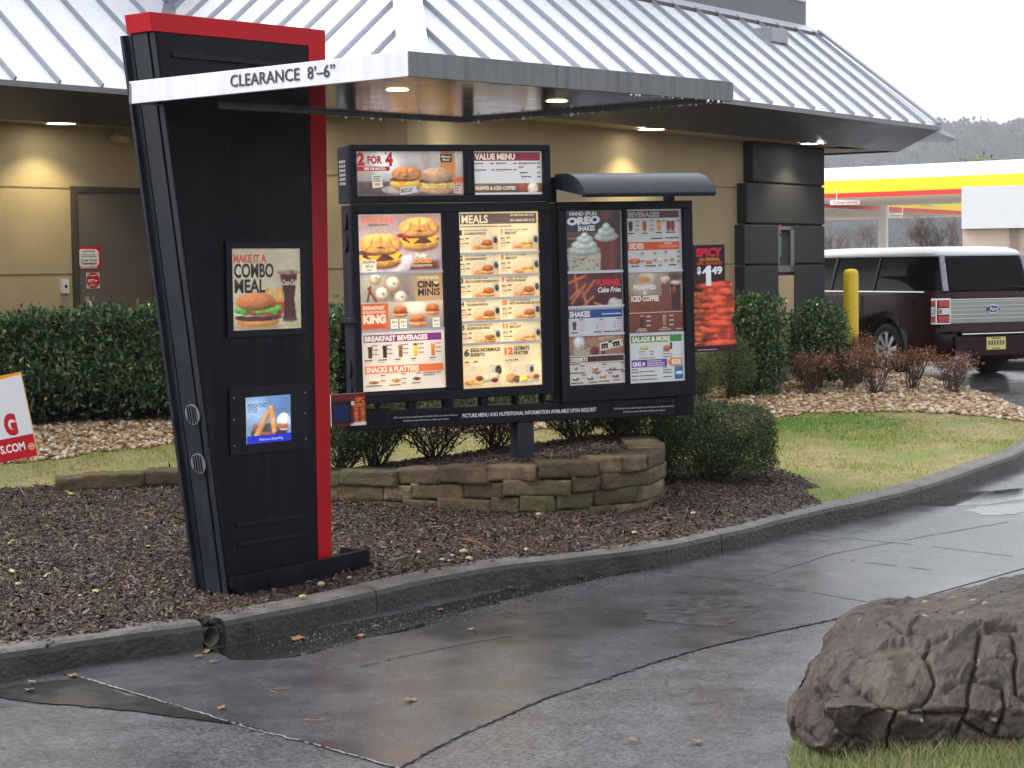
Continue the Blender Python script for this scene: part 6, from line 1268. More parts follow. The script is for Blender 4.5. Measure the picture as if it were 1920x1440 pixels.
for lab, k, mt in (('verge_green_grass', gm, 'vg'), ('verge_dry_grass', ~gm, 'vd')):
    M[mt] = island_mat(lab+'_blades', [(0, (.07,.12,.035)), (.6, (.17,.25,.08)), (1, (.36,.42,.18))] if mt == 'vg' else [(0, (.24,.19,.08)), (.7, (.42,.34,.18)), (1, (.60,.52,.32))], .5, .3, .35)
    n_ = int(k.sum()); o = scatter(lab, [(-.5,0,0),(.5,0,0),(.36,.14,.5),(-.36,.14,.5),(.05,.5,1),(-.05,.5,1)], [(0,1,2,3),(3,2,4,5)], np.stack([X[k], Y[k], Z[k]-.005], 1), rotmats(U_(n_,0,6.3), rng.normal(0,.5,n_), rng.normal(0,.45,n_)), np.stack([U_(n_,.002,.0042), U_(n_,.04,.13), U_(n_,.035,.085)], 1), M[mt]); tag(o, kind='stuff')
rings = [ (.04, [(1500,1402),(1545,1430),(1700,1440),(1960,1440)]), (.14, [(1506,1385),(1540,1408),(1700,1420),(1970,1420)]), (.30, [(1514,1258),(1556,1330),(1740,1330),(1970,1330)]), (.42, [(1534,1182),(1580,1235),(1760,1248),(1975,1245)]), (.49, [(1562,1142),(1600,1186),(1765,1200),(1975,1196)]) ]
Rc = Vector((1.75, 7.05, 0)); BX, BY = 2.75, 7.75
def ringfun(z, pts):
    P = [onz(x, y, z) for x, y in pts]; P = [Vector((p.x, p.y)) for p in P]; lx = P[0].x; 
    poly = P+[Vector((BX, P[-1].y+.1)), Vector((BX+.05, BY)), Vector((2.2, BY+.05-.5*z)), Vector((lx+.45, BY-.12-.7*z)), Vector((lx+.12, 7.25-.3*z)), Vector((lx-.0, 6.98))]
    def f(a):
        d = Vector((math.cos(a), math.sin(a))); best = .1
        for i in range(len(poly)):
            p, q = poly[i]-Rc.xy, poly[(i+1) % len(poly)]-Rc.xy; e = q-p; k = d.x*e.y-d.y*e.x
            if abs(k) < 1e-9: continue
            t = (p.x*e.y-p.y*e.x)/k; u = (p.x*d.y-p.y*d.x)/k
            if t > 0 and -1e-6 <= u <= 1+1e-6: best = max(best, t)
        return best
    return f
ANG = [R_(168+142*i/800) for i in range(800)]+[R_(310+218*i/180) for i in range(180)]; NA = len(ANG); fs = []
for z, p in rings: rf_ = ringfun(z, p); fs.append((z, [rf_(a) for a in ANG]))
V = []; F = []
def prof_r(i, t):
    z = rings[0][0]+(rings[-1][0]-rings[0][0])*t
    for k in range(len(fs)-1):
        if z <= fs[k+1][0] or k == len(fs)-2: f = min(1, max(0, (z-fs[k][0])/(fs[k+1][0]-fs[k][0]))); return fs[k][1][i]*(1-f)+fs[k+1][1][i]*f, z
lev = [(j/84, 1.) for j in range(85)]+[(1., 1-(j/60)) for j in range(1, 60)]
for t, s_ in lev:
    row_ = []
    rr = [prof_r(i, t) for i in range(NA)]
    for i in range(NA):
        r, z = rr[i]; rs = sum(rr[(i+k) % NA][0] for k in range(-6, 7, 2))/7
        a = ANG[i]; x, y = Rc.x+rs*s_*math.cos(a), Rc.y+rs*s_*math.sin(a)
        edge = 1-s_; z2 = z+(.055*sm(edge*3)+.13*max(0, (x-1.55))*sm(edge*2)+.02*max(0, y-6.9) if s_ < 1 else 0)-(.02*sm((t-.85)/.15) if s_ == 1 else .02*(1-sm(edge*9)))
        V.append(Vector((x, y, z2)))
for j in range(len(lev)-1):
    for i in range(NA): F.append((j*NA+i, j*NA+(i+1) % NA, (j+1)*NA+(i+1) % NA, (j+1)*NA+i))
top_i = len(V); V.append(Vector((Rc.x, Rc.y, V[-1].z))); F2 = [((len(lev)-1)*NA+i, (len(lev)-1)*NA+(i+1) % NA, top_i) for i in range(NA)]
me = bpy.data.meshes.new('b'); me.from_pydata([tuple(v) for v in V], [], F+F2); me.update(); nv = [Vector(v.normal) for v in me.vertices]; bpy.data.meshes.remove(me); sg_ = 1 if sum(n_.dot(v-Rc) for n_, v in zip(nv, V)) > 0 else -1; nv = [n_*sg_ for n_ in nv]
CRK = [((1640,580),(1565,605),(1540,660),(1552,735),(1490,795),(1392,812),(1376,880),(1366,965)), ((1920,568),(1785,580),(1735,645),(1690,715),(1645,830),(1605,935)), ((1250,738),(1330,788),(1392,812)), ((1105,955),(1200,968),(1292,1000)), ((1640,858),(1750,918),(1925,930)),
       ((1700,705),(1805,742),(1760,905)), ((1900,600),(1862,680),(1850,765),(1930,800)), ((1560,580),(1500,590),(1450,560)), ((1392,812),(1500,835),(1645,830)), ((1860,930),(1880,970)), ((2050,600),(2000,740),(2060,900))]
CRW = []
for ck in CRK:
    P = [ony(960+x/2, 900+y/2, 6.55) for x, y in ck]; P = [(p.x, p.z) for p in P]
    for a, b_2 in zip(P[:-1], P[1:]): CRW.append((Vector(a), Vector(b_2)))
def dseg(p, a, b_2):
    e = b_2-a; t = max(0, min(1, (p-a).dot(e)/e.length_squared)); return (p-a-e*t).length
# chisel flat facets into the lofted lump
rr_ = random.Random(12); VA = np.array([tuple(v) for v in V]); NA_ = np.array([tuple(q) for q in nv])
VA += NA_*(np.array([.026*noise.noise(Vector(p)*2.1)+.014*noise.noise(Vector(p)*5.) for p in VA])[:, None]+.012)
V0_ = VA.copy()
for _ in range(330):
    i = rr_.randrange(len(VA)); big = _ < 46; R0 = rr_.uniform(.22, .42) if big else rr_.uniform(.05, .15); nn_ = NA_[i]+np.array([rr_.gauss(0, .11 if big else .22) for _k in range(3)]); nn_ /= np.linalg.norm(nn_); p0 = V0_[i]-nn_*(rr_.uniform(.0, .018) if big else rr_.uniform(.0, .005))
    h_ = (VA-p0) @ nn_; near = (((V0_-V0_[i])**2).sum(1) < R0*R0) & (h_ > 0) & (h_ < .09); VA[near] -= nn_*h_[near][:, None]
dd_ = VA-V0_; dl_ = np.linalg.norm(dd_, axis=1)+1e-9; VA = V0_+dd_*np.minimum(1, .034/dl_)[:, None]; V = [Vector(p) for p in VA]
V2 = []
WX_ = np.array([(v.x+.010*noise.noise(v*9)+.004*noise.noise(v*30), v.z+.010*noise.noise(v*9+Vector((5, 0, 0)))+.004*noise.noise(v*30+Vector((5, 0, 0)))) for v in V]); DM = np.full(len(V), 9.); WD = np.zeros(len(V))
for q, (a, b_2) in enumerate(CRW):
    a = np.array(a); e = np.array(b_2)-a; t = np.clip(((WX_-a) @ e)/(e @ e), 0, 1); dd = np.linalg.norm(WX_-a-t[:, None]*e, axis=1); DM = np.minimum(DM, dd)
for q, (v, nn) in enumerate(zip(V, nv)):
    fr_ = min(1, max(0, (-nn.y-.02)*3)); dm_ = DM[q]; crk = (.020*math.exp(-(dm_/.0055)**2)+.006*math.exp(-(dm_/.018)**2))*fr_
    disp = .004*noise.noise(v*13)+.0045*noise.noise(v*24)+.0035*noise.noise(v*50)+.0022*noise.noise(v*95)-.007*max(0, 1-abs(noise.noise(v*4.5+Vector((1, 8, 2))))*14)-crk
    V2.append(v+nn*disp)
mb = MB(); mb.add(V2, [f[::sg_] for f in F+F2], 0, True)
def rock_mat():
    mt, n, p = newmat('red_brown_sandstone'); co = coords(n); nz = N(n, 'ShaderNodeTexNoise', Scale=3.2, Detail=12, Roughness=.75); n.links.new(co, nz.inputs[0])
    c = ramp(n, nz.outputs[0], [(.28, (.015, .011, .010)), (.45, (.040, .028, .025)), (.60, (.078, .058, .050)), (.78, (.15, .12, .10))])
    n2 = N(n, 'ShaderNodeTexNoise', Scale=1.5, Detail=5); n.links.new(co, n2.inputs[0]); c = mixc(n, ramp(n, n2.outputs[0], [(.50, 0.), (.58, .75)]), c, (.085, .066, .048))
    v = N(n, 'ShaderNodeTexVoronoi', Scale=9.); n.links.new(co, v.inputs[0]); n3 = N(n, 'ShaderNodeTexNoise', Scale=40, Detail=3); n.links.new(co, n3.inputs[0])
    ad = N(n, 'ShaderNodeMath', operation='MULTIPLY_ADD'); ad.inputs[1].default_value = .12; n.links.new(n3.outputs[0], ad.inputs[0]); n.links.new(v.outputs['Distance'], ad.inputs[2])
    c = mixc(n, ramp(n, ad.outputs[0], [(.13, .8), (.17, 0.)]), c, (.27, .28, .23))
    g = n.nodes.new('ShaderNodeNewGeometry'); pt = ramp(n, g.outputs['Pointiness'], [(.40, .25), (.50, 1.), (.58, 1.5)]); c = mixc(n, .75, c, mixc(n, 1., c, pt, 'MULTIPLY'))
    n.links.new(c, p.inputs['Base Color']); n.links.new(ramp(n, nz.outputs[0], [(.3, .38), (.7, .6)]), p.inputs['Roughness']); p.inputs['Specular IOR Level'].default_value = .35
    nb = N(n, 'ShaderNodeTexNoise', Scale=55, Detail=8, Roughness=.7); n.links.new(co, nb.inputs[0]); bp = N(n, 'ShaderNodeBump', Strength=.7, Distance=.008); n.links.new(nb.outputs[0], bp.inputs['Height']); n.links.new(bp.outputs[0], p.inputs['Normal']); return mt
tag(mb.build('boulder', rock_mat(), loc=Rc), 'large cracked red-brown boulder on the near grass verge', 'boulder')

# ------------------------------------------------------------------ parked dark red car
ch = R_(25); cf = Vector((-math.sin(ch), math.cos(ch), 0)); cr = Vector((math.cos(ch), math.sin(ch), 0)); co_ = ony(1864, 600, 26.0); co_.z = Gd(0, 26)
def cw(x, y, z): return co_+cr*x+cf*y+Vector((0, 0, z))
car = thing('parked_suv', 'dark red boxy family car with white roof and silver tailgate panel at the drive-through window', 'car', co_)
M['carpaint'] = pm('maroon_car_paint', (.022, .003, .006), .30, var=.08, scale=2, spec=.15, coat=.15)
M['carroof'] = pm('white_car_roof', (.74, .76, .78), .22, var=.03, coat=.6)
M['carglass'] = pm('tinted_car_glass', (.003, .0035, .004), .08, var=.1, spec=.09)
M['chrome'] = pm('chrome', (.75, .76, .78), .15, metal=1, var=.05)
M['satin'] = pm('satin_silver_panel', (.30, .30, .28), .32, metal=.75, var=.08, scale=3)
M['rubber'] = pm('tyre_rubber', (.015, .015, .015), .8)
M['rim'] = pm('alloy_rim', (.42, .43, .45), .28, metal=.8)
M['tail'] = pm('red_tail_lamp', (.45, .01, .015), .15, var=.2, spec=.7, coat=.5); M['tailw'] = pm('clear_tail_lamp', (.62, .60, .62), .15, spec=.8, coat=.5)
M['underbody'] = pm('underbody', (.008, .008, .008), .8)
NP = 72
def outline(w, y0, y1, r, z, bow=.05):
    P = []; cx, cy, hx_, hy = 0, (y0+y1)/2, w, (y1-y0)/2
    for k in range(NP):
        a = 2*PI*k/NP; c, s_ = math.cos(a), math.sin(a); e = r; x = math.copysign(abs(c)**e, c)*hx_; y = math.copysign(abs(s_)**(e*.8), s_)*hy
        P.append(cw(x*(1-.02*(y/hy)**2), cy+y, z))
    return P
sl_ = [(.24,.88,.10,5.0,.25,3),(.40,.94,.02,5.10,.25,0),(.58,.955,.0,5.13,.25,0),(.66,.96,.04,5.12,.25,0),(.92,.962,.055,5.08,.25,0),(1.06,.955,.07,5.03,.25,0),(1.13,.945,.09,4.9,.25,0),(1.155,.93,.11,4.18,.25,0),(1.17,.92,.115,4.12,.25,1),(1.62,.775,.27,3.5,.22,1),(1.635,.79,.25,3.5,.22,2),(1.69,.775,.30,3.42,.24,2),(1.735,.70,.42,3.2,.30,2),(1.75,.5,.7,2.9,.4,2)]
V = []; F = []; mi = []
for z, w_, y0, y1, e, _ in sl_: V += outline(w_, y0, y1, e, z)
mb = MB(); b = len(sl_)
for j in range(b-1):
    m_ = {0: 0, 1: 0, 2: 0, 3: 0}.get(sl_[j][5], 0); m_ = 1 if (sl_[j][5] == 1) else (2 if sl_[j+1][5] == 2 else 0)
    if sl_[j][5] == 1 and sl_[j+1][5] == 2: m_ = 2
    for k in range(NP): mb.s.append(True); mb.m.append(m_); mb.f.append((j*NP+k, j*NP+(k+1) % NP, (j+1)*NP+(k+1) % NP, (j+1)*NP+k))
for i in range(8, 9): pass
mb.v = [tuple(v) for v in V]; mb.f.append(tuple(range((b-1)*NP, b*NP))); mb.m.append(2); mb.s.append(True); mb.f.append(tuple(range(NP-1, -1, -1))); mb.m.append(3); mb.s.append(False)
# glass band is slice 8 -> 9
for i, f in enumerate(mb.f[:-2]):
    j = min(f)//NP; mb.m[i] = 1 if j == 8 else (2 if j >= 9 else 0)
bodyc = mb.build('body', [M['carpaint'], M['carglass'], M['carroof'], M['underbody']], car)
WX, WR = .80, .365; wheels = [(-WX, 1.12), (WX, 1.12), (-WX, 4.12), (WX, 4.12)]
mc = MB()
for x, y in wheels:
    s_ = math.copysign(1, x); c = cw(x, y, WR+.02); mc.prism([c+cf*(.43*math.cos(2*PI*k/40))+Vector((0, 0, .43*math.sin(2*PI*k/40)))-cr*s_*.15 for k in range(40)], cr*s_*.6)
cut = mc.build('cutter', M['underbody'], loc=co_)
bo = bodyc.modifiers.new('b', 'BOOLEAN'); bo.operation = 'DIFFERENCE'; bo.object = cut; bo.solver = 'EXACT'; cut.location = co_
bpy.context.view_layer.update(); dg = bpy.context.evaluated_depsgraph_get(); me2 = bpy.data.meshes.new_from_object(bodyc.evaluated_get(dg)); bodyc.modifiers.clear(); bodyc.data = me2
for f in me2.polygons:
    pass
bpy.data.objects.remove(cut)
def cbox(mb, x, y, z, sx, sy, sz, mi=0): mb.box(cw(x, y, z), (sx, sy, sz), Matrix((cr, cf, up_)).transposed(), mi)
# arch trims and wheels
for x, y in wheels:
    s_ = math.copysign(1, x); w_ = MB(); R_t = WR; ax = cr*s_; c = cw(x, y, WR)
    prof2 = [(-.12, .25), (-.12, .34), (-.10, .362), (.08, .365), (.115, .345), (.12, .30), (.118, .262), (.09, .255)]
    V = []; F = []; n = 44
    for a, r in prof2:
        for k in range(n): V.append(c+ax*a+cf*(r*math.cos(2*PI*k/n))+up_*(r*math.sin(2*PI*k/n)))
    for j in range(len(prof2)-1):
        for k in range(n): F.append((j*n+k, j*n+(k+1) % n, (j+1)*n+(k+1) % n, (j+1)*n+k))
    w_.add(V, F, 0, True); wo = w_.build('wheel', M['rubber'], car); r_ = MB()
    V = []; F = []
    for a, r in ((.112, .262), (.10, .235), (.03, .232)):
        for k in range(n): V.append(c+ax*a+cf*(r*math.cos(2*PI*k/n))+up_*(r*math.sin(2*PI*k/n)))
    for j in range(2):
        for k in range(n): F.append((j*n+k, j*n+(k+1) % n, (j+1)*n+(k+1) % n, (j+1)*n+k))
    r_.add(V, F, 0, True); r_.disc(c+ax*.02, cf, up_, .24, .24, 32, 1, .01); r_.disc(c+ax*.09, cf, up_, .055, .055, 20, 0, .03)
    for k in range(9):
        a = 2*PI*k/9+.2; d = cf*math.cos(a)+up_*math.sin(a); e = ax.cross(d); r_.prism([c+d*.04+e*.022+ax*.085, c+d*.238+e*.036+ax*.10, c+d*.238-e*.036+ax*.10, c+d*.04-e*.022+ax*.085], ax*.02)
    r_.build('rim', [M['rim'], M['underbody']], wo)
# side trim: belt line, pillars, door gaps, handles
def side(z):   # half width of the body at height z
    zz_ = [s[0] for s in sl_]; return float(np.interp(z, zz_, [s[1] for s in sl_]))
for s_ in (-1, 1):
    mb = MB(); P = [cw(s_*(side(1.155)+.004)*(1-.02*((y-2.5)/2.5)**2), y, 1.150) for y in np.linspace(.30, 3.8, 12)]; mb.tube(P, .011, 6); mb.build('belt_trim', M['chrome'], car)
    M['pil'] = pm('gloss_black_pillar', (.006, .006, .007), .2, spec=.15)
    for y, wd in ((1.40, .035), (2.42, .05), (3.42, .03)):
        mb = MB(); p0, p1 = cw(s_*(side(1.17)+.0), y, 1.165), cw(s_*(side(1.62)+.0), y+(.08 if y < 1 else .02), 1.625); o = cr*s_*.012
        mb.prism([p0-cf*wd/2, p0+cf*wd/2, p1+cf*wd/2, p1-cf*wd/2], o, 0); mb.build('window_pillar', M['pil'], car)
    mb = MB()
    for y in (1.62, 2.62, 3.62): mb.box(cw(s_*.957, y, .85), (.008, .008, .5), Matrix((cr, cf, up_)).transposed())
    for y in (1.85, 2.85): mb.box(cw(s_*.975, y, .98), (.03, .16, .03), Matrix((cr, cf, up_)).transposed(), 1)
    mb.build('door_gap_and_handle', [M['groove'], M['chrome']], car)
# tail end
mb = MB(); V0 = [cw(-.66, .105, 1.165), cw(.66, .105, 1.165), cw(.60, .245, 1.60), cw(-.60, .245, 1.60)]; mb.prism([v-cf*.012 for v in V0], cf*.03); mb.build('rear_window', M['carglass'], car, bevel=.01)
mb = MB()
for s_ in (-1, 1): a, b_2 = cw(s_*.70, .118, 1.165), cw(s_*.655, .262, 1.62); mb.prism([a-cr*.04-cf*.02, a+cr*.04-cf*.02, b_2+cr*.035-cf*.02, b_2-cr*.035-cf*.02], cf*.03)
mb.build('rear_pillar', pm('silver_rear_pillar', (.22, .22, .25), .25, metal=.5), car)
mb = MB(); cbox(mb, 0, .05, .895, 1.40, .03, .31, 0)
for z in (.80, .855, .91, .965, 1.02): cbox(mb, 0, .032, z, 1.38, .008, .007, 1)
cbox(mb, 0, .034, 1.052, 1.40, .01, .012, 1); mb.build('tailgate_panel', [M['satin'], M['chrome']], car, bevel=.004)
mb = MB(); q = cw(0, .026, .92); mb.disc(q, cr, up_, .115, .055, 32, 0, -.012); mb.disc(q-cf*.014, cr, up_, .102, .044, 32, 1, -.004); eb = mb.build('oval_emblem', [M['chrome'], pm('emblem_blue', (.02, .04, .16), .2, coat=.5)], car)
V, F, _ = txt('Ford', .02); mb = MB(); mb.add([q-cf*.0235+cr*((u-.5)*.13)+up_*((v-.5)*.05) for u, v in V], F, 0); mb.build('emblem_script', M['chrome'], eb)
for s_ in (-1, 1):
    t_ = MB(); cbox(t_, s_*.80, .085, .90, .235, .11, .34, 0); cbox(t_, s_*.80, .03, .90, .20, .012, .30, 3)
    cbox(t_, s_*.80, .022, 1.0, .18, .02, .088, 1); cbox(t_, s_*.80, .022, .90, .18, .02, .088, 2); cbox(t_, s_*.80, .022, .80, .18, .02, .088, 1); cbox(t_, s_*.86, .020, .90, .05, .02, .06, 1)
    cbox(t_, s_*.918, .09, 1.0, .012, .08, .088, 1); cbox(t_, s_*.918, .09, .80, .012, .08, .088, 1); cbox(t_, s_*.918, .09, .90, .012, .08, .088, 2)
    t_.build('tail_lamp', [M['chrome'], M['tail'], M['tailw'], M['underbody']], car, bevel=.006)
mb = MB(); cbox(mb, 0, -.02, .62, 1.15, .10, .03, 0); cbox(mb, 0, -.075, .60, 1.16, .012, .018, 1); cbox(mb, -.74, -.005, .64, .30, .09, .02, 0); cbox(mb, .74, -.005, .64, .30, .09, .02, 0); cbox(mb, 0, .0, .44, 1.3, .06, .26, 0)
mb.build('rear_bumper', [M['carpaint'], M['chrome']], car, bevel=.012)
mb = MB(); cbox(mb, 0, -.04, .47, .31, .012, .165, 0); plo = mb.build('number_plate', pm('yellow_plate', (.72, .62, .22), .4), car)
mb = MB()
for k in range(6): cbox(mb, -.115+.046*k, -.048, .475, .026, .004, .06, 0)
cbox(mb, 0, -.048, .535, .15, .004, .014, 0); cbox(mb, 0, -.048, .405, .13, .004, .012, 0); mb.build('plate_marks', pm('plate_ink', (.12, .10, .05), .5), plo)
mb = MB()
for x in (-.62, -.50): mb.tube([cw(x, -.03, .30), cw(x, .25, .30)], .035, 14)
mb.build('exhaust_tip', M['chrome'], car)
mb = MB(); mb.tube([cw(.62, .08, 1.19), cw(.35, .10, 1.215), cw(.12, .11, 1.20)], [.012, .009, .006], 6); mb.build('rear_wiper', M['underbody'], car)

# ------------------------------------------------------------------ filling station, shop, far kerb, wooded hill
M['fy'] = pm('yellow_fascia', (.82, .62, .010), .4, var=.03); M['frd'] = pm('red_fascia_stripe', (.62, .03, .02), .4, var=.03); M['fw'] = pm('white_fascia', (.92, .92, .92), .4, var=.02); M['under'] = pm('beige_canopy_underside', (.80, .72, .62), .6, var=.05)
def station_canopy(P0, P1, depthv, label, z0=4.08):
    t = thing('station_canopy', label, 'canopy', up(P0, 0), 'filling station canopies'); d = (P1-P0).normalized(); nrm_ = Vector((d.y, -d.x, 0)); nrm_ = nrm_ if nrm_.dot(depthv) < 0 else -nrm_
    for nm, a, b_2, mt, pr in (('red_stripe', 0, .17, 'frd', .03), ('yellow_band', .17, .62, 'fy', .02), ('white_band', .62, 1.09, 'fw', .01)):
        mb = MB(); 
        for A, B, nn in ((P0, P1, nrm_), (P0, P0+depthv, -d), (P1, P1+depthv, d)): mb.prism([up(A+nn*pr, z0+a), up(B+nn*pr, z0+a), up(B+nn*pr, z0+b_2), up(A+nn*pr, z0+b_2)], -nn*.1)
        mb.build(nm, M[mt], t)
    mb = MB(); mb.prism([up(P0, z0+.02), up(P1, z0+.02), up(P1+depthv, z0+.02), up(P0+depthv, z0+.02)], (0, 0, .9)); mb.build('underside', M['under'], t); return t
b = MB(); b.quad((2, 58, .206), (45, 58, .206), (60, 112, .206), (6, 112, .206)); tag(b.build('station_forecourt', pm('pale_forecourt_concrete', (.50, .48, .44), .5, var=.1, scale=.5)), kind='structure')
fd = Vector((-6.0, 4.9, 0)).normalized(); Pq = Vector((11.4, 71.9, 0)); back = Vector((fd.y, -fd.x, 0)); back = back if back.y > 0 else -back
st1 = station_canopy(Pq+fd*8, Pq-fd*22, back*11, 'near yellow and red edged filling station canopy with a broad white top band')
P2a, P2b = Vector((12.0, 78.0, 0)), Vector((24.5, 98.7, 0)); d2 = (P2b-P2a).normalized()
st2 = station_canopy(P2a, P2b, Vector((-d2.y, d2.x, 0))*14, 'far filling station canopy seen beneath the near one', 3.95)
mb = MB(); a, b_2 = ony(1738, 386, 86.5), ony(1788, 392, 90); q = P2a+d2*((up(a, 0)-P2a).dot(d2)); mb.box(up(P2a+d2*13.2+Vector((d2.y, -d2.x, 0))*.08, 4.42), (1.9, .06, .24), Matrix.Rotation(math.atan2(d2.y, d2.x), 3, 'Z')); mb.build('grey_plate', M['under'], st2)
for (x0, x1, y0, y1, s_, D) in ((1557, 1612, 374.5, 384.5, 'Clearance 14\u2019', 71.4), (1666, 1692, 399.5, 408, 'Clearance 13\u2019', 84)):
    a, b_2 = ony(x0, y1, D), ony(x1, y0, D); t = thing('clearance_sign', 'white clearance plate with red writing hanging under the %s filling station canopy' % ('near' if D < 80 else 'far'), 'sign', a); mb = MB(); c = (a+b_2)/2
    mb.box(c, (b_2.x-a.x, .05, b_2.z-a.z)); mb.box(c+Vector((-.3, 0, .25)), (.03, .03, .5)); mb.box(c+Vector((.3, 0, .25)), (.03, .03, .5)); mb.build('plate', M['fw'], t)
    V, F, _ = txt(s_[:9], .01); mb = MB(); mb.add([Vector((a.x+(b_2.x-a.x)*(.08+.84*u), a.y-.03, a.z+(b_2.z-a.z)*(.25+.5*v))) for u, v in V], F); mb.build('plate_lettering', M['frd'], t)
for px0, px1, D, lab in ((1646, 1665, 82, 'white round column under the filling station canopies'),):
    a = ony(px0, 400, D); b_2 = ony(px1, 400, D); c = Vector(((a.x+b_2.x)/2, D, 0)); mb = MB(); mb.tube([c, up(c, 4.3)], (b_2.x-a.x)/2, 24, 0, False); mb.disc(up(c, 3.6), (1, 0, 0), (0, 1, 0), .5*(b_2.x-a.x)+.02, .5*(b_2.x-a.x)+.02, 24, 0, .08); tag(mb.build('canopy_column', M['fw'], loc=c), lab, 'column')
sh_ = thing('shop_building', 'beige shop with a plain white fascia at the right edge beyond the car', 'building', Vector((14, 60, 0)))
a = ony(1803, 350, 58); x0 = a.x; zt_ = a.z; zb_ = ony(1803, 429, 58).z; mb = MB(); mb.prism([Vector((x0, 58, zb_)), Vector((x0+14, 55, zb_)), Vector((x0+14, 55, zt_+.1)), Vector((x0, 58, zt_))], (3, 8, 0)); mb.build('fascia', M['fw'], sh_)
mb = MB(); mb.prism([Vector((x0+.1, 58.3, 0)), Vector((x0+14, 55.3, 0)), Vector((x0+14, 55.3, zb_-.01)), Vector((x0+.1, 58.3, zb_-.01))], (3, 7, 0)); mb.build('wall', pm('beige_shop_wall', (.80, .64, .50), .8, var=.04), sh_)
mb = MB(); xr_ = x0+1.42; mb.prism([Vector((xr_, 57.9, 0)), Vector((xr_+.22, 57.85, 0)), Vector((xr_+.22, 57.85, zb_-.02)), Vector((xr_, 57.9, zb_-.02))], (0, .3, 0)); mb.build('pilaster', pm('brown_pilaster', (.36, .27, .21), .8), sh_)
mb = MB()
for z in (1.45, 2.1): mb.box(Vector((x0+6, 57.0, z)), (8.6, .02, .03), Matrix.Rotation(-.211, 3, 'Z'))
mb.build('wall_joint', M['joint'], sh_)
fk = [Vector(p) for p in ((6.7, 28.3, 0), (8.2, 27.6, 0), (11, 27.3, 0), (16, 27.6, 0), (22, 28.5, 0))]; fk = resample(catmull(fk, 6), 40); V, F = kerb_run(fk); mb = MB(); mb.add(V, F); tag(mb.build('far_kerb', M['kerb']), kind='structure')
mb = MB(); fo = off_path(fk, .14); fb = off_path(fk, 3.2)
for i in range(39): mb.quad(*[up(p, .325) for p in (fo[i], fo[i+1], fb[i+1], fb[i])])
tag(mb.build('far_bed', M['mulchbase']), kind='structure')
n = 2600; I = rng.integers(0, 40, n); P = np.array([tuple(fk[i]) for i in I])+np.stack([rng.uniform(-.3, .3, n), rng.uniform(.25, 2.6, n), np.zeros(n)], 1); P[:, 2] = .33
tag(scatter('far_bed_litter', CH, CHF, P, rotmats(U_(n, 0, 6.3), rng.normal(0, .4, n), rng.normal(0, .4, n)), np.stack([U_(n, .03, .10), U_(n, .02, .06), U_(n, .004, .03)], 1), M['stones']), kind='stuff')
# wooded hill
M['hillleaf'] = island_mat('far_woodland_leaf', [(0, (.006,.020,.014)), (.5, (.018,.042,.028)), (.85, (.040,.066,.040)), (1, (.10,.08,.06))], .8, .1)
M['hillsoil'] = noise_ground('woodland_floor', [(.3, (.02, .03, .015)), (.7, (.05, .06, .03))], .1, bump=.2, bsc=1.)
hy = lambda x, y: 97.*sm((y-1150)/520)*(.80+.20*sm((x-250)/140))+6*noise.noise(Vector((x*.006, y*.006, 0)))
xs = np.arange(-500, 1300, 30.); ys_ = np.arange(1000, 2050, 30.); Xg, Yg = np.meshgrid(xs, ys_); idx = np.arange(Xg.size).reshape(Xg.shape); Zg = np.array([hy(a, b)-3 for a, b in zip(Xg.ravel(), Yg.ravel())])
F = np.stack([idx[:-1, :-1].ravel(), idx[:-1, 1:].ravel(), idx[1:, 1:].ravel(), idx[1:, :-1].ravel()], 1); tag(mesh_np('hill', np.stack([Xg.ravel(), Yg.ravel(), Zg], 1), F, M['hillsoil'], smooth=True), kind='structure')
Pn = []; Sn = []
for k in range(1500):
    y = random.uniform(1120, 1700); x = random.uniform(.12*y-20, .30*y+30); r = random.uniform(5, 9.5); h = random.uniform(12, 22); z0 = hy(x, y); m_ = 60; d = rng.normal(size=(m_, 3)); d /= np.linalg.norm(d, axis=1)[:, None]; d *= U_(m_, .5, 1.05)[:, None]
    Pn.append(np.array([x, y, z0+h-r*.9])+d*np.array([r, r, r*random.uniform(.8, 1.3)])); Sn.append(U_(m_, 1.6, 3.2))
Pn = np.concatenate(Pn); Sn = np.concatenate(Sn); n = len(Pn)
tag(scatter('hill_woodland', LF, LFF, Pn, rotmats(U_(n, 0, 6.3), U_(n, -1.5, 1.5), U_(n, -1.5, 1.5)), np.stack([Sn*1.5, Sn*1.6, Sn], 1), M['hillleaf']), kind='stuff')
# bare trees behind the station
M['bark'] = pm('grey_bark', (.20, .16, .14), .8, var=.3, scale=4); M['twig'] = pm('reddish_twigs', (.16, .095, .085), .8, var=.2)
def bare_tree(c, h, lab, seed, lean=0):
    random.seed(seed); t = thing('bare_tree', lab, 'tree', c, 'bare trees behind the filling station'); tr = MB(); tw = MB()
    def br(p, d, l, r, dep):
        mid = p+d*l*.5+Vector((random.uniform(-1, 1), random.uniform(-1, 1), random.uniform(-.3, .5)))*l*.07; e = p+d*l; (tr if dep < 3 else tw).tube([p, mid, e], [r, r*.8, r*.6], 6 if dep < 3 else 3, 0, False)
        if dep >= 6: return
        for _ in range(3 if dep < 5 else 3):
            a = Vector((random.uniform(-1, 1), random.uniform(-1, 1), random.uniform(-.15, .8))); nd = (d*.9+a*.75).normalized(); br(e if random.random() < .7 else mid, nd, l*random.uniform(.62, .84), r*.56, dep+1)
    br(c, Vector((lean, 0, 1)).normalized(), h*.24, h*.022, 0); tr.build('trunk', M['bark'], t); tw.build('twigs', M['twig'], t)
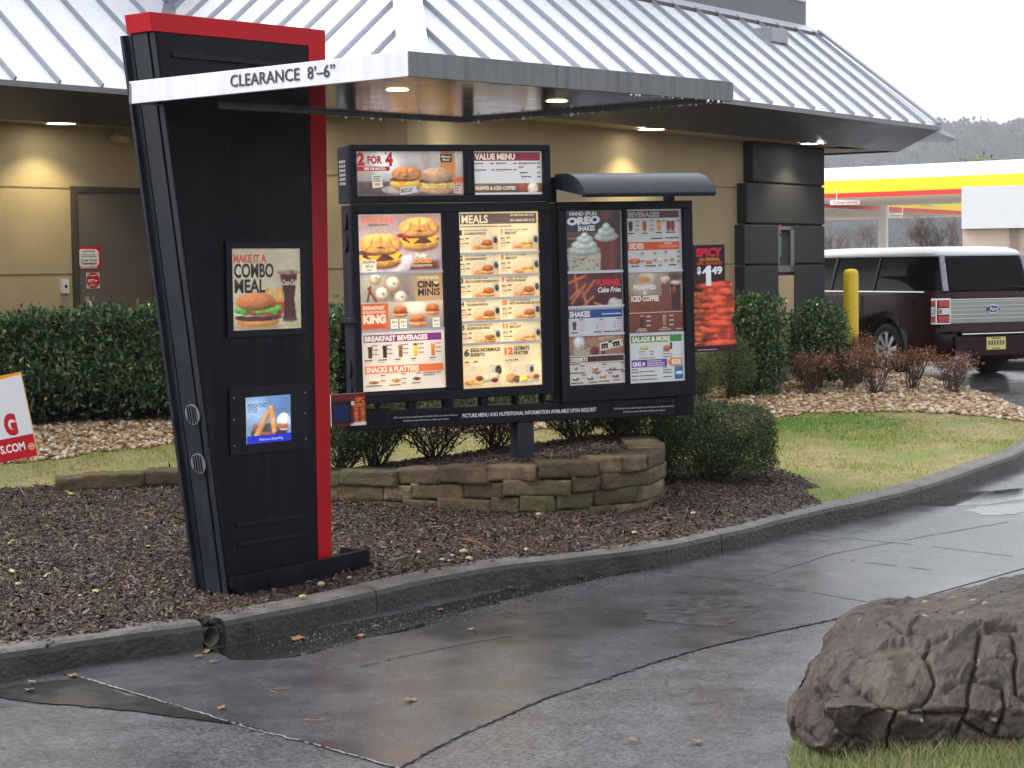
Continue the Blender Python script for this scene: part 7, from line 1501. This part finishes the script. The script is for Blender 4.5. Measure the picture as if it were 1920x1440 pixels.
for k, (px, D, h, lab) in enumerate(((1575, 108, 5.6, 'leftmost bare reddish tree behind the filling station column'), (1612, 125, 5.5, 'bare tree just left of the white column'), (1700, 112, 5.8, 'bare tree just right of the white column'), (1745, 96, 5.6, 'spreading bare tree with pale branches under the canopy edge'), (1788, 118, 5.8, 'rightmost bare tree beside the beige shop'))):
    bare_tree(Vector(((px-960)/FPX*D, D, .2)), h, lab, 100+k)
random.seed(5)
c = Vector(((1832-960)/FPX*150, 150, .3)); t = thing('autumn_tree', 'small yellow-green tree rising behind the white station canopy', 'tree', c); mb = MB(); mb.tube([c, c+Vector((0, 0, 5)), c+Vector((.4, 0, 8.0))], [.2, .15, .08], 8); mb.build('trunk', M['bark'], t)
M['yleaf'] = island_mat('yellow_green_leaf', [(0, (.09,.12,.02)), (.6, (.24,.26,.05)), (1, (.42,.40,.10))], .7, .2); d = rng.normal(size=(1500, 3)); d /= np.linalg.norm(d, axis=1)[:, None]; d *= U_(1500, .4, 1.05)[:, None]; leaves('crown', np.array([c.x+.3, c.y, 7.6])+d*np.array([2.6, 2.2, 2.0]), .36, M['yleaf'], t)
# low wall and far field strip seen between the canopy column and the pier
t = MB(); t.box((20, 140, 1.4), (60, .4, 1.6)); t.box((20, 140, 2.3), (60.4, .5, .15)); tag(t.build('boundary_wall', pm('pale_grey_wall', (.34, .34, .35), .8, var=.1, scale=.5), loc=(20, 140, 0)), 'long low pale grey wall far behind the bare trees', 'wall')
# rain haze over the whole place
def haze():
    hzm = bpy.data.materials.new('rain_haze'); hzm.use_nodes = True; n = hzm.node_tree; n.nodes.remove(n.nodes['Principled BSDF']); v = n.nodes.new('ShaderNodeVolumePrincipled'); v.inputs['Color'].default_value = (.86, .90, .95, 1); v.inputs['Density'].default_value = HAZE_D; v.inputs['Anisotropy'].default_value = .2
    n.links.new(v.outputs[0], n.nodes['Material Output'].inputs['Volume']); b = MB(); b.box((250, 1040, 59), (2200, 2180, 124)); o = b.build('haze', hzm); tag(o, kind='stuff'); return o
HAZE_D = .00032
if HAZE_D: haze()
